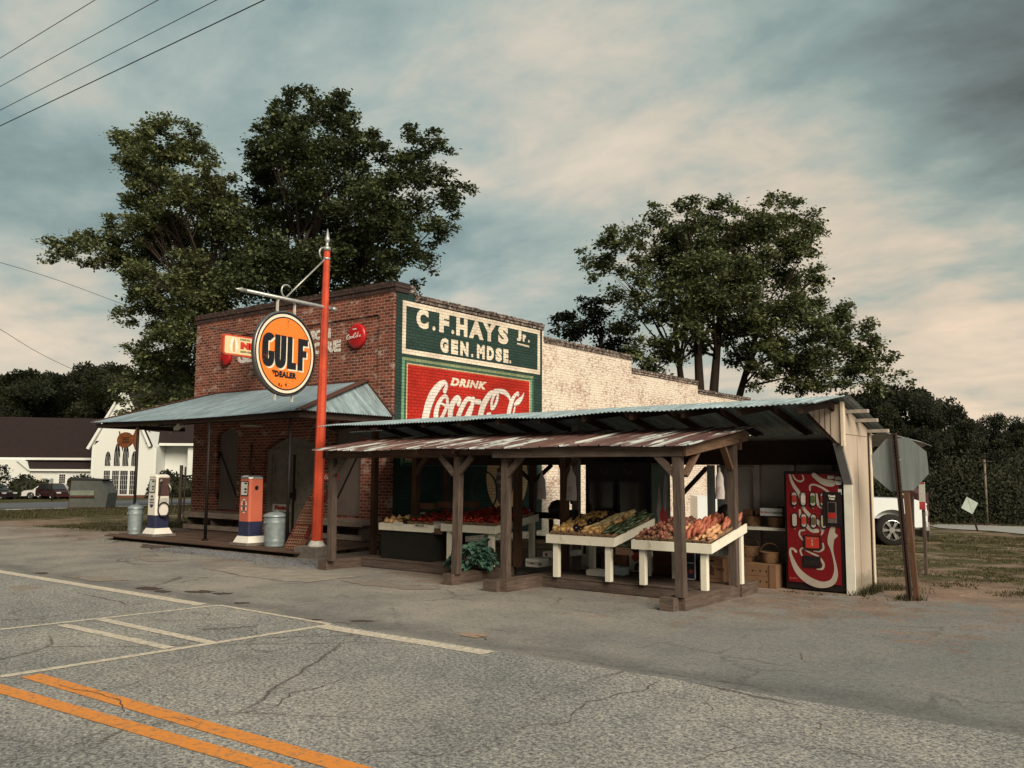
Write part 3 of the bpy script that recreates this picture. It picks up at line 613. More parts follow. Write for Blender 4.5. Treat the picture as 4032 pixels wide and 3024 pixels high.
# porch roof: hipped corrugated sheets, posts, rafters ----------------------
m_tin=corrug('galvanised_sheet','y',(.17,.225,.255),(.13,.06,.045),.615); m_tinx=corrug('galvanised_sheet_side','x',(.20,.26,.28),(.16,.075,.05),.66)
m_rust=plain('rusty_flashing',(.085,.035,.026),.8,0,.35,8)
m_beam=wood('old_dark_beam',(.035,.022,.017),(.085,.055,.042),'x'); 
RZ,EZ_=3.99,3.07; XL,XR=-24.1,-15.15; YE=12.18; RXL,RXR=-22.4,-16.13
def corrugated(mb,e0,e1,r0,r1,pitch=.076,amp=.011,seg=4,rows=6,sag=0,wob=0):
    """sheet between eave line e0->e1 and ridge line r0->r1 with waves across"""
    e0,e1,r0,r1=[Vector(p) for p in (e0,e1,r0,r1)]; Lh=(e1-e0).length; n=int(Lh/pitch*seg); b=len(mb.v); nrm=(e1-e0).cross(r0-e0).normalized()
    if nrm.z<0: nrm=-nrm
    for j in range(rows+1):
        v=j/rows
        for i in range(n+1):
            u=i/n; P=e0.lerp(e1,u).lerp(r0.lerp(r1,u),v)
            ph=2*PI*(e0.lerp(e1,u)-e0).length/pitch
            q=P+nrm*(amp*math.sin(ph)+wob*noise.noise(Vector((u*Lh*.8,v*1.5,3)))*(1-v)); q.z-=sag*math.sin(PI*u)*(1-v)
            mb.v.append(q)
    for j in range(rows):
        for i in range(n): mb.f.append((b+j*(n+1)+i,b+j*(n+1)+i+1,b+(j+1)*(n+1)+i+1,b+(j+1)*(n+1)+i)); mb.sm.append(False)
mb=MB()
# parallel corrugations on a trapezoid: clip columns to the hip lines
def hip_front():
    pitch=.076; n=int((XR-XL)/pitch*4); cols=[]
    for i in range(n+1):
        x=XL+(XR-XL)*i/n; amp=.011*math.sin(2*PI*(x-XL)/pitch)
        # how far up (0..1) this column runs before the hip
        if x<RXL: vmax=(x-XL)/(RXL-XL)
        elif x>RXR: vmax=(XR-x)/(XR-RXR)
        else: vmax=1.
        cols.append([Vector((x,YE+(BY0-YE)*vmax*k/5,EZ_+(RZ-EZ_)*vmax*k/5+amp-.05*math.sin(PI*i/n)*(1-vmax*k/5))) for k in range(6)])
    b=len(mb.v)
    for c in cols: mb.v+=c
    for i in range(n):
        for k in range(5): mb.f.append((b+i*6+k,b+(i+1)*6+k,b+(i+1)*6+k+1,b+i*6+k+1)); mb.sm.append(False)
hip_front(); mb.build('porch_roof',m_tin,store)
mb=MB()
def hip_side(xe,xr):
    pitch=.076; n=int((BY0-YE)/pitch*4); b=len(mb.v)
    for i in range(n+1):
        y=YE+(BY0-YE)*i/n; vmax=(y-YE)/(BY0-YE); a=.011*math.sin(2*PI*(y-YE)/pitch)
        for k in range(6): mb.v.append(Vector((xe+(xr-xe)*vmax*k/5,y,EZ_+(RZ-EZ_)*vmax*k/5+a)))
    for i in range(n):
        for k in range(5): mb.f.append((b+i*6+k,b+(i+1)*6+k,b+(i+1)*6+k+1,b+i*6+k+1)); mb.sm.append(False)
hip_side(XR,RXR); mb.build('porch_roof',m_tinx,store); mb=MB(); hip_side(XL,RXL); mb.build('porch_roof',m_tinx,store)
mb=MB(); mb.beam((XR-.02,YE+.03,EZ_+.02),(RXR,BY0-.02,RZ+.02),.24,.02); mb.beam((XL+.02,YE+.03,EZ_+.02),(RXL,BY0-.02,RZ+.02),.2,.02)
mb.beam((RXR,BY0-.03,RZ+.01),(XR+.02,BY0-.03,EZ_+.03),.04,.05); mb.beam((RXL-.1,BY0-.04,RZ+.0),(RXR+.1,BY0-.04,RZ+.0),.06,.05)
mb.build('roof_flashing',m_rust,store)
mb=MB(); mb.box(XL+.15,XR-.12,YE+.10,YE+.15,EZ_-.15,EZ_-.045); mb.box(XR-.17,XR-.12,YE+.15,BY0-.02,EZ_-.15,EZ_-.03); mb.box(XL+.12,XL+.17,YE+.15,BY0-.02,EZ_-.15,EZ_-.03)
x=XL+.4
while x<XR-.2:
    vm=1 if RXL<x<RXR else .35
    mb.beam((x,YE+.16,EZ_-.06),(x,YE+(BY0-YE)*vm,EZ_-.06+(RZ-EZ_-.04)*vm),.05,.1); x+=.62
mb.box(XL+.2,XR-.2,BY0-.9,BY0-.86,EZ_-.02,EZ_+.06)
mb.build('porch_rafters',m_beam,store)
for x,y in ((-21.85,12.32),(-18.62,12.30),(-15.62,12.32)):
    mb=MB(); mb.tube((x,y,.13),(x,y,EZ_-.13),.038,n=10); mb.tube((x,y,.13),(x,y,.15),.08,n=10); mb.build('porch_post',m_iron,store)
mb=MB(); M_=Matrix.Translation((-20.35,12.55,2.86))@Matrix.Rotation(R(-25),4,'Y'); mb.box(-.13,.13,-.06,.06,-.035,.035,M_); mb.tube((-20.35,12.55,2.86),(-20.35,12.5,2.99),.02); mb.build('porch_lamp',plain('lamp_white',(.6,.58,.52),.4),store)
mb=MB(); mb.lathe([(.02,.06),(.1,.05),(.28,.0),(.285,-.015)],(-18.2,13.2,2.86),20); mb.build('lamp_shade',plain('lamp_cream',(.5,.45,.36),.4),store)
# wooden deck of the porch ---------------------------------------------------
m_deck=wood('weathered_deck',(.075,.045,.033),(.15,.10,.078),'x'); m_grey=wood('grey_timber',(.05,.036,.029),(.17,.13,.108),'x'); m_greyz=wood('grey_timber_upright',(.038,.027,.021),(.155,.118,.098),'z'); m_greyy=wood('grey_timber_across',(.05,.035,.028),(.175,.13,.105),'y')
dk=thing('porch_deck','low weathered board deck along the brick store front','deck',(-18.5,13.4,0))
mb=MB(); y=11.74
while y<14.98:
    w=random.uniform(.13,.16); x0=-22.15+random.uniform(-.25,.2); cut=random.uniform(-20,-17)
    z=.12+random.uniform(-.006,.008)
    mb.box(x0,cut-.01,y,y+w,.085,z); mb.box(cut+.01,-14.62+random.uniform(-.08,.05),y,y+w,.085,z+random.uniform(-.005,.005)); y+=w+.012
mb.build('board',m_deck,dk)
mb=MB(); mb.box(-22.1,-14.7,11.92,11.98,0,.083); mb.box(-22.5,-14.7,13.2,13.3,0,.083); mb.box(-14.76,-14.70,11.9,14.9,0,.083); mb.build('joist',m_beam,dk)
m_bench=wood('bench_timber',(.13,.10,.085),(.36,.30,.25),'x')
def bench(name,x0,x1,label):
    b_=thing(name,label,'bench',((x0+x1)/2,14.6,.13))
    t=MB(); t.box(x0,x1,14.36,14.92,.50,.60); t.box(x0-.0,x1+.02,14.30,14.358,.47,.612); t.build('seat',m_bench,b_)
    t=MB(); t.box(x0-.05,x1,14.33,14.37,.15,.27); t.box(x0,x1,14.85,14.89,.15,.27); t.build('rail',m_bench,b_)
    for x in (x0+.08,(x0+x1)/2-.1,x1-.12):
        t=MB(); t.box(x,x+.05,14.38,14.84,.13,.498); t.build('leg',m_greyy,b_)
bench('bench',-22.75,-20.15,'long weathered plank bench under the left shutter'); bench('bench',-17.35,-15.5,'dark plank bench under the right shutter by the store corner')
br=thing('broom','old broom standing bristles up against the brick front behind the orange pump','broom',(at(984,1900,Y=14.93).x,14.93,.13)); bxx=at(984,1850,Y=14.93).x
t=MB(); t.tube((bxx,14.90,1.55),(bxx+.02,14.94,2.5),.03,n=6); t.build('handle',m_grey,br); t=MB(); t.prism([(bxx-.15,1.42),(bxx+.13,1.42),(bxx+.06,1.80),(bxx-.06,1.80)],'y',14.88,14.93); t.build('bristles',plain('straw_brown',(.20,.11,.045),.9,0,.4,25),br)
#@@SIGNS
# ------------------------------------------------------------------ gulf pole and sign
m_org=plain('pole_orange_paint',(.50,.062,.025),.55,0,.45,1.6,.1,.3,(.30,.035,.02)); m_gal=plain('galvanised_metal',(.42,.42,.40),.4,.6,.25,9); m_blk=plain('sign_black',(.012,.011,.016),.35)
m_conc2=plain('rough_concrete',(.16,.14,.12),.95,0,.35,7,.5)
PX,PY=-14.42,12.13
pole=thing('sign_pole','tall tapering orange octagonal pole with silver spike finial','pole',(PX,PY,.22),tilt=Matrix.Rotation(R(.75),4,'Y'))
mb=MB(); mb.lathe([(.118,.10),(.113,.4),(.096,3.),(.068,6.12),(.064,6.2)],(0,0,0),8); mb.sm=[False]*len(mb.sm); mb.build('shaft',m_org,pole,local=True)
mb=MB(); mb.lathe([(.19,0),(.19,.02),(.135,.10),(.125,.12)],(0,0,0),8); mb.build('base_collar',plain('chipped_white_base',(.55,.54,.50),.5,0,.5,14),pole,local=True)
mb=MB(); mb.lathe([(.080,6.19),(.080,6.27),(.035,6.29),(.035,6.38),(.062,6.42),(.062,6.44),(.045,6.48),(.002,6.68)],(0,0,0),10); mb.build('finial',m_gal,pole,local=True)
mb=MB(); mb.box(-.36,.30,-.28,.28,-.24,0); mb.build('footing',m_conc2,pole,local=True)
AZ=4.98; dirv=Vector((.06,-1,0)).normalized()
mb=MB(); e=dirv*2.1; mb.path([(0,.22,AZ),(0,0,AZ),tuple(e*.98+Vector((0,0,AZ))) ],[.035,.04,.036],10); 
q=e*.98+Vector((0,0,AZ)); mb.path([tuple(q),tuple(q+dirv*.08),tuple(q+dirv*.1),tuple(q+dirv*.24)],[.04,.03,.05,.004],10); mb.path([(0,.2,AZ),(0,.26,AZ),(0,.36,AZ)],[.035,.05,.004],8)
mb.build('arm',m_gal,pole,local=True)
mb=MB(); q=dirv*1.06+Vector((0,0,AZ+.04)); mb.tube(tuple(q),(0,-.05,6.0),.018,n=8)
def hook(c,s): return [Vector(c)+dirv*(s*(.0+.13*math.sin(t)))+Vector((0,0,.13-.13*math.cos(t))) for t in [k*PI/8 for k in range(0,11)]]
mb.path(hook(tuple(q+Vector((0,0,-.01))),1),.018,6); mb.path([Vector((0,-.07,6.0))+dirv*(.12*math.sin(t)+.02)+Vector((0,0,.10-.12*math.cos(t)+.02)) for t in [.5+k*PI/8 for k in range(0,9)]],.02,6)
mb.lathe([(.074,-.025),(.08,0),(.074,.025)],(0,0,6.02),10); mb.build('brace_rod',m_gal,pole,local=True)
# the round hanging sign
sa=R(8); SD=Vector((math.sin(sa),-math.cos(sa),0)); SN=Vector((math.cos(sa),math.sin(sa),0))
SCn=Vector((PX+.02+dirv.x*1.08,PY-1.02,4.10))
gs=thing('gas_sign','round orange enamel sign lettered in black hanging from the orange pole','sign',tuple(SCn-Vector((0,0,.87))))
Us=-SD; RS=.855     # reading direction seen from +X side
def sg(name,mat,fn,label=None):
    m_=MB(); fn(m_); return m_.build(name,mat,gs,label)
Mrot=Matrix((Us,Vector((0,0,1)),SN)).transposed().to_4x4(); Mrot.translation=SCn
sg('sign_rim',plain('rim_silver',(.17,.165,.16),.35,.7,.3,9),lambda m_: m_.lathe([(RS*.97,-.045),(RS,-.045),(RS+.008,0),(RS,.045),(RS*.97,.045)],(0,0,0),56,Mrot,caps=False))
for v in []: pass
m_orange=NT('enamel_orange'); _p=m_orange.obj(); m_orange=m_orange.out(m_orange.mix(m_orange.ramp(m_orange.noise(m_orange.mapv(_p,(1,1,.35)),7,6,.8),[(.60,0.),(.72,.75)]),(.84,.205,.022),(.50,.10,.015)),.35,0,.5)
ecream=plain('enamel_cream',(.76,.68,.52),.4,0,.12,6)
for side in (1,-1):
    N=SN*side; U=Us*side; L0=.03
    def D(m_,r,l,rin=0): disc(m_,SCn,U,EZ,r*RS,r*RS,l,56,rin)
    sg('sign_face',m_blk,lambda m_: D(m_,.975,.030)); sg('sign_face',ecream,lambda m_: D(m_,.93,.032)); sg('sign_face',m_blk,lambda m_: D(m_,.865,.034)); sg('sign_face',m_orange,lambda m_: D(m_,.835,.036))
    def gulf(dx,dy,lift):
        def fn(m_):
            o=SCn
            def mp_(a,b): return o+U*((a*1.10-.03)*RS+dx)+EZ*((b*1.12+.03)*RS+dy)
            w=.155
            G=[[(-.395,.235,w),(-.425,.262,w),(-.50,.27,w),(-.575,.20,w*1.05),(-.585,.0,w*1.1),(-.575,-.20,w*1.05),(-.50,-.27,w),(-.42,-.235,w),(-.40,-.16,w),(-.40,-.08,w)]]
            Uc=[[(-.235,.34,w),(-.235,.0,w),(-.225,-.21,w),(-.15,-.275,w),(-.07,-.21,w),(-.06,.0,w),(-.06,.34,w)]]
            for s_ in G+Uc: stroke(m_,s_,mp_,N,lift,n=4,rcap=False)
            def poly(*p): m_.quad(*[mp_(a,b)+N*lift for a,b in p])
            poly((-.49,-.02),(-.32,-.02),(-.32,-.11),(-.49,-.11))
            poly((.06,.34),(.06,-.34),(.33,-.34),(.33,-.20),(.205,-.20),(.205,.34)); poly((.38,.34),(.38,-.34),(.53,-.34),(.53,-.05),(.64,-.05),(.64,.09),(.53,.09),(.53,.20),(.68,.20),(.68,.34))
        return fn
    for k,(dx,dy) in enumerate(((.014,-.012),(.028,-.022),(.042,-.034))): sg('sign_lettering',ecream,gulf(dx,dy,.037+.0004*k+.001*k))
    sg('sign_lettering',m_blk,gulf(0,0,.0465))
    def dealer(m_):
        t=MB(); text_mesh(t,'DEALER',(0,0,0),U,EZ,.15,1.,.012,.038,spacing=1.15,align='CENTER'); b=len(m_.v); m_.v+=[v+SCn+EZ*(-.56*RS) for v in t.v]; m_.f+=[tuple(i+b for i in f_) for f_ in t.f]; m_.sm+=t.sm
    sg('sign_lettering',m_blk,dealer)
    def spots():
        mr_=plain('rust_chip',(.10,.03,.012),.9)
        rnd=random.Random(5+side)
        for (a,b_,r) in ((-.38,-.45,.025),(-.42,-.44,.02),(-.20,-.74,.03),(.02,-.73,.025),(-.13,-.77,.02),(-.63,-.12,.03),(-.70,-.1,.02),(.03,.78,.012),(-.4,-.5,.015),(-.72,-.22,.02),(.13,.43,.008),(.6,.5,.01)):
            m_=MB(); disc(m_,SCn+U*(a*RS)+EZ*(b_*RS),U,EZ,r*rnd.uniform(.7,1.1),r*rnd.uniform(.8,1.3),.0485,9); m_.build('rust_spot',mr_,gs)
        for a,b_,h in ((.03,.62,.12),(.02,-.70,.05)): 
            o=SCn+U*(a*RS)+EZ*(b_*RS)+N*.0485; m_=MB(); m_.quad(o,o+U*.006,o+U*.004+EZ*h,o+EZ*h); m_.build('rust_spot',mr_,gs)
    spots()
mb=MB()
for s_ in (-.2,.28):
    c=SCn-SD*s_*(-1)*0+Us*(s_-.04); mb.beam(tuple(c+EZ*(RS-.03)),tuple(Vector((c.x,c.y,AZ+.20))+EZ*.03),.02,.055,tuple(SN)); mb.beam(tuple(c+EZ*(-RS-.10)),tuple(c+EZ*(-RS+.02)),.02,.05,tuple(SN))
mb.build('hanger',plain('hanger_white',(.55,.53,.47),.6,0,.3,12),gs)
# small lit beverage sign on a bracket over the porch roof --------------------
ns=thing('beverage_sign','cream rectangular drink sign with red edge on a bracket over the porch roof','sign',(-20.0,14.2,4.75))
nx=-20.0; ny0,ny1,nz0,nz1=13.48,14.92,4.79,5.34
def rr(y0,y1,z0,z1,r,n=5):
    out=[]
    for cy,cz,a0 in ((y1-r,z1-r,0),(y0+r,z1-r,90),(y0+r,z0+r,180),(y1-r,z0+r,270)):
        for k in range(n+1): t=R(a0+90*k/n); out.append((cy+r*math.cos(t),cz+r*math.sin(t)))
    return out
mb=MB(); mb.prism(rr(ny0,ny1,nz0,nz1,.07),'x',nx-.06,nx+.06,smooth=False); mb.build('sign_case',plain('sign_red_edge',(.50,.07,.035),.5,0,.3,8,.1,.3,(.6,.25,.08)),ns)
mb=MB(); mb.prism(rr(ny0+.045,ny1-.045,nz0+.045,nz1-.045,.05),'x',nx-.066,nx+.066); mb.build('sign_face',plain('sign_butter',(.74,.56,.32),.5,0,.08,3),ns)
mb=MB()
for s_ in (1,-1): disc(mb,(nx,ny0+.32,5.065),EY*s_,EZ,.125,.215,.071,28)
mb.build('sign_oval',plain('sign_offwhite',(.78,.74,.64),.5),ns)
mb=MB(); mb.prism([(ny0+.32+a,5.065+b) for a,b in ((-.04,-.18),(.04,-.18),(.042,-.0),(.03,.07),(.016,.12),(.016,.18),(-.016,.18),(-.016,.12),(-.03,.07),(-.042,0))],'x',nx-.075,nx+.075); mb.build('sign_bottle',plain('bottle_amber',(.60,.33,.13),.5),ns)
mb=MB()
def TY(mb,s,x,y,z,h,w,bold,lift=.071,rev=1):
    t=MB(); text_mesh(t,s,(x,0,0),EY*rev,EZ,h/.7,1.,bold,lift)
    ys_=[v.y for v in t.v]; zs=[v.z for v in t.v]; a,b=min(ys_),max(ys_); z0=min(zs); kz=h/(max(zs)-z0)
    for v in t.v: v.y=y+(v.y-a)/(b-a)*w; v.z=z+(v.z-z0)*kz
    o=len(mb.v); mb.v+=t.v; mb.f+=[tuple(i+o for i in f_) for f_ in t.f]; mb.sm+=t.sm
TY(mb,'NEHI',nx,ny0+.52,4.985,.19,.82,.03); mb.build('sign_lettering',plain('sign_letter_red',(.55,.045,.03),.5),ns)
mb=MB(); TY(mb,'DRINK',nx,ny0+.50,5.22,.045,.34,.006); mb.build('sign_lettering',plain('sign_letter_olive',(.22,.24,.12),.5),ns); mb=MB(); TY(mb,'BEVERAGES',nx,ny0+.52,4.89,.055,.78,.006); mb.build('sign_lettering',plain('sign_letter_olive',(.22,.24,.12),.5),ns)
mb=MB(); mb.path([(nx,14.98,5.44),(nx,13.2,5.44),(nx,13.16,5.44),(nx,13.02,5.44)],[.018,.018,.035,.004],8)
for y in (13.62,14.7): mb.tube((nx,y,5.34),(nx,y,5.44),.012)
mb.build('bracket',plain('bracket_iron',(.10,.08,.07),.6,.4,.4,10),ns)
# red button signs on the facade
m_cred=plain('button_red',(.42,.012,.014),.3,0,.15,3,.02,.5); m_cw=plain('button_white',(.80,.77,.70),.4)
def button(x,z,r,label,face):
    b_=thing('button_sign',label,'sign',(x,BY0-.06,z-r))
    Mb=Matrix.Translation((x,BY0-.052,z))@Matrix.Rotation(R(90),4,'X')
    t=MB(); t.lathe([(r,-.045),(r,0),(r*.96,.03),(r*.8,.055),(r*.5,.07),(.001,.078)],(0,0,0),40,Mb); t.build('sign_face',m_cred,b_)
    return b_
MINI=[[(.16,.62,.07),(.20,.78,.06),(.15,.86,.06),(.06,.70,.08),(.0,.40,.09),(.02,.14,.07),(.10,.06,.05),(.30,.10,.03)],[(.27,.50,.05),(.21,.36,.05),(.22,.18,.05),(.28,.16,.05),(.33,.34,.05),(.28,.50,.05)],[(.45,.44,.05),(.41,.50,.04),(.36,.34,.05),(.38,.16,.05),(.46,.20,.04)],[(.60,.48,.04),(.52,.42,.05),(.49,.22,.05),(.54,.16,.04),(.60,.40,.05),(.60,.18,.04),(.66,.2,.03)],
 [(.84,.66,.06),(.90,.86,.06),(.82,.90,.06),(.72,.70,.07),(.68,.38,.08),(.72,.14,.07),(.82,.12,.05)],[(.95,.50,.05),(.89,.36,.05),(.90,.18,.05),(.96,.16,.05),(1.01,.34,.05),(.96,.50,.05)],[(1.12,.95,.05),(1.08,.60,.05),(1.07,.2,.05),(1.12,.15,.03)],[(1.33,.48,.04),(1.25,.42,.05),(1.22,.22,.05),(1.27,.16,.04),(1.33,.40,.05),(1.33,.18,.04),(1.40,.2,.03)]]
bs=button(-16.46,5.14,.32,'round red soda button sign near the right end of the brick front',1)
t=MB()
for s_ in MINI: stroke(t,[(a,b,w*1.05) for a,b,w in s_],lambda a,b:Vector((-16.46+(a-.70)*.37,BY0-.138,5.06+b*.155+(a-.7)*.02)),Vector((0,-1,0)),.004)
t.build('sign_lettering',m_cw,bs)
t=MB(); TF(t,'DRINK',-16.53,5.29,.032,.15,.004)
for v in t.v: v.y=BY0-.125
t.build('sign_lettering',m_cw,bs)
bs2=button(-21.98,5.03,.26,'round faded red button sign half hidden behind the cream drink sign',0)
t=MB(); t.prism([(-22.06,4.80),(-22.0,4.80),(-22.0,5.0),(-22.06,5.0)],'y',BY0-.125,BY0-.12); t.build('sign_bottle',plain('btn_dark',(.05,.015,.012)),bs2)
# rusty oval sign on the left porch post
ov=thing('oval_sign','rusty brown oval metal sign fixed to the leftmost porch post','sign',(-22.3,12.28,2.3))
mb=MB(); mb.prism([(-22.40+.40*math.cos(2*PI*k/28),2.56+.205*math.sin(2*PI*k/28)) for k in range(28)],'y',12.27,12.295); mb.prism([(-22.12,2.50),(-21.98,2.44),(-21.87,2.28),(-21.87,2.86),(-21.98,2.70),(-22.12,2.64)],'y',12.272,12.293); mb.tube((-22.68,12.28,2.70),(-22.71,12.28,2.79),.02); mb.build('sign_plate',plain('rusty_ochre',(.22,.075,.025),.8,0,.5,9,.3,.2,(.09,.035,.018)),ov)
mb=MB(); rnd=random.Random(3)
for k in range(4): mb.box(-22.52,-22.52+.3+rnd.uniform(0,.1),12.262,12.268,2.48+k*.045,2.492+k*.045)
mb.build('sign_lettering',plain('faded_black',(.03,.015,.01)),ov)
# ------------------------------------------------------------------ fuel pumps and bins
m_pwhite=plain('pump_white',(.72,.69,.62),.35,0,.08,3,.02,.5); m_pblue=plain('pump_blue',(.028,.032,.075),.4); m_porg=plain('pump_orange',(.52,.13,.075),.35,0,.1,3,.02,.5); m_glass=plain('dial_face',(.55,.56,.50),.15,0,.1,5,0,.6); m_chrome=plain('chrome_band',(.7,.7,.68),.2,.9,.1); m_rub=plain('black_rubber',(.012,.010,.010),.5)
def pump(name,label,x,y,body,topc,hose=True,white=False):
    z=.125; p=thing(name,label,'gas pump',(x,y,z)); w,d_=.205,.19
    t=MB(); t.bevbox(-.34,.34,-.32,.32,0,.06,.02); t.build('plinth',m_conc2,p,local=True)
    t=MB(); lo,hi=.27,.208; b=[(-lo,-.255,.06),(lo,-.255,.06),(lo,.255,.06),(-lo,.255,.06)]; c=[(-hi,-.193,.20),(hi,-.193,.20),(hi,.193,.20),(-hi,.193,.20)]
    t.quad(*b[::-1]); t.quad(*c)
    for i in range(4): j=(i+1)%4; t.quad(b[i],b[j],c[j],c[i])
    t.build('pump_foot',m_pwhite,p,local=True)
    t=MB(); t.bevbox(-w,w,-d_,d_,.201,.52,.03); t.build('base_panel',m_pblue,p,local=True)
    t=MB(); 
    secs=[(.521,w,d_),(1.0,w*.985,d_*.99),(1.46,w*.97,d_*.97)]; cx=.045
    def ring(z_,a,b_,c_=.045): return [(-a+c_,-b_,z_),(a-c_,-b_,z_),(a,-b_+c_,z_),(a,b_-c_,z_),(a-c_,b_,z_),(-a+c_,b_,z_),(-a,b_-c_,z_),(-a,-b_+c_,z_)]
    Rg=[ring(*s_) for s_ in secs]; t.quad(*Rg[0][::-1]); t.quad(*Rg[-1])
    for a,b_ in zip(Rg,Rg[1:]):
        for i in range(8): j=(i+1)%8; t.quad(a[i],a[j],b_[j],b_[i])
    t.build('pump_body',body,p,local=True)
    t=MB(); a=ring(1.462,w+.004,d_+.004,.06); b_=ring(1.50,w+.004,d_+.004,.07); c=ring(1.535,w*.8,d_*.85,.08); t.quad(*a[::-1]); t.quad(*c)
    for A,B in ((a,b_),(b_,c)):
        for i in range(8): j=(i+1)%8; t.quad(A[i],A[j],B[j],B[i])
    t.build('pump_cap',topc,p,local=True)
    for s_ in (1,-1):
        y_=-d_*.975*s_; t=MB(); e=[(-.115,1.08),(.115,1.08),(.13,1.10),(.13,1.39),(.115,1.41),(-.115,1.41),(-.13,1.39),(-.13,1.10)]
        t.prism(e,'y',y_-.012*s_,y_+.02*s_); fr=t.build('dial_frame',m_blk,p,local=True)
        t=MB(); t.prism([(a*.86,1.255+(b_-1.255)*.88) for a,b_ in e],'y',y_-.016*s_,y_); t.build('dial',m_glass,p,local=True)
        t=MB()
        for k,(zz,hh) in enumerate(((1.345,.035),(1.215,.035),(1.155,.028))): t.box(.01,.095,y_-.020*s_,y_-.0165*s_,zz,zz+hh) if s_>0 else t.box(.02,.10,y_+.0165,y_+.02,zz,zz+hh)
        t.build('counter',m_blk,p,local=True)
    # round badge on the front
    yb=-d_*.99; t=MB(); c=Vector((0,yb,.86))
    if white:
        disc(t,c,EX,EZ,.10,.155,.004,28); t.build('badge',m_pblue,p,local=True)
        t=MB(); text_mesh(t,'GULF',(0,yb,.92),EX,EZ,.07,.9,.004,.006,align='CENTER'); text_mesh(t,'NO-NOX',(0,yb,.845),EX,EZ,.062,.8,.004,.006,align='CENTER'); t.box(-.085,.085,yb-.007,yb-.005,.79,.815); t.build('badge_lettering',m_pwhite,p,local=True)
    else:
        disc(t,c,EX,EZ,.105,.155,.004,28); t.build('badge',m_pwhite,p,local=True)
        t=MB(); disc(t,c+EZ*.055,EX,EZ,.06,.045,.005,16); disc(t,c-EZ*.055,EX,EZ,.06,.045,.005,16); t.build('badge',m_org,p,local=True)
        t=MB(); text_mesh(t,'THAT',(0,yb,.955),EX,EZ,.042,1,.003,.006,align='CENTER'); text_mesh(t,'GOOD GULF',(0,yb,.84),EX,EZ,.05,.72,.004,.0065,align='CENTER'); text_mesh(t,'GASOLINE',(0,yb,.735),EX,EZ,.038,.8,.003,.006,align='CENTER'); t.build('badge_lettering',m_pblue,p,local=True)
    if hose=='right':
        t=MB(); t.box(w-.004,w+.006,-.15,.16,1.0,1.45); t.build('nozzle_recess',plain('recess_brown',(.09,.05,.045),.4),p,local=True)
        t=MB(); t.path([(w+.02,-.11,1.36),(w+.05,-.12,1.25),(w+.05,-.15,.9),(w+.05,-.16,.62),(w+.06,-.10,.50),(w+.07,.04,.46),(w+.07,.17,.56),(w+.06,.20,.8),(w+.04,.18,1.05),(w+.03,.16,1.12)],.016,8); t.path([(w+.03,.0+.15*math.sin(a),.66-.18*math.cos(a)) for a in [k*2*PI/20 for k in range(21)]],.015,8); t.build('hose',m_rub,p,local=True)
        t=MB(); t.tube((w+.01,-.11,1.34),(w+.07,-.11,1.40),.03,n=10); t.path([(w+.05,.15,1.08),(w+.09,.14,1.18),(w+.05,.10,1.30)],.022,8); t.build('nozzle',m_gal,p,local=True)
        t=MB(); t.box(w,w+.004,-.08,.12,.80,.95); t.build('notice',plain('notice_grey',(.42,.42,.38)),p,local=True)
    elif hose=='left':
        t=MB(); t.path([(-w-.03,.05,1.05),(-w-.08,.03,.95),(-w-.12,.0,.6),(-w-.13,-.02,.35),(-w-.10,-.03,.18),(-w-.04,-.05,.12)],.017,8); t.path([(-w-.02,.05,1.05),(-w-.07,.05,1.12),(-w-.05,.05,1.2)],.028,8); t.build('hose',m_rub,p,local=True)
        t=MB(); disc(t,(w*.975,-.02,1.26),EY,EZ,.05,.05,.006,16); t.build('nozzle_socket',m_blk,p,local=True)
    return p
pump('fuel_pump','white antique gas pump with blue base and coiled black hose',-20.80,12.37,m_pwhite,m_pwhite,'right',True)
pump('fuel_pump','salmon orange antique gas pump with blue base and chrome cap',-16.78,12.22,m_porg,m_chrome,'left')
m_tinbin=plain('dented_zinc',(.30,.36,.37),.45,.45,.25,9,.3,.4)
def bin_(label,x,y,r,h):
    p=thing('trash_can',label,'trash can',(x,y,.127)); t=MB(); prof=[(r*.88,0),(r*.9,.02)]
    for k in range(24): prof.append((r*(.90+.10*k/23)+(.006 if k in (3,4,18,19) else 0),.03+(h-.05)*k/23))
    b=len(t.v); t.lathe(prof,(0,0,0),36,caps=True)
    for v in t.v[b:]:
        a=math.atan2(v.y,v.x); rr_=math.hypot(v.x,v.y)
        if .12<v.z<h*.78: k=1+.018*math.cos(a*18); v.x*=k; v.y*=k
    t.build('bin_body',m_tinbin,p,local=True)
    t=MB(); t.lathe([(r*1.04,h-.03),(r*1.06,h+.005),(r*1.0,h+.02),(r*.6,h+.07),(r*.2,h+.09),(.001,h+.092)],(0,0,0),30); t.path([(-.06,0,h+.08),(-.05,0,h+.12),(.05,0,h+.12),(.06,0,h+.08)],.008,6); t.build('lid',m_tinbin,p,local=True)
    for s_ in (-1,1):
        t=MB(); t.path([Vector((s_*.0-.0,0,0))+Vector((.05*math.cos(a),-r-.012,h*.82+.035*math.sin(a))) for a in [PI+k*PI/6 for k in range(7)]],.007,6)
        if s_>0:
            for v in t.v: v.y=-v.y
        t.build('handle',m_gal,p,local=True)
bin_('bluish zinc trash can beside the white pump',-21.66,12.25,.185,.67); bin_('dented galvanised trash can beside the orange pump',-15.98,12.28,.25,.66)
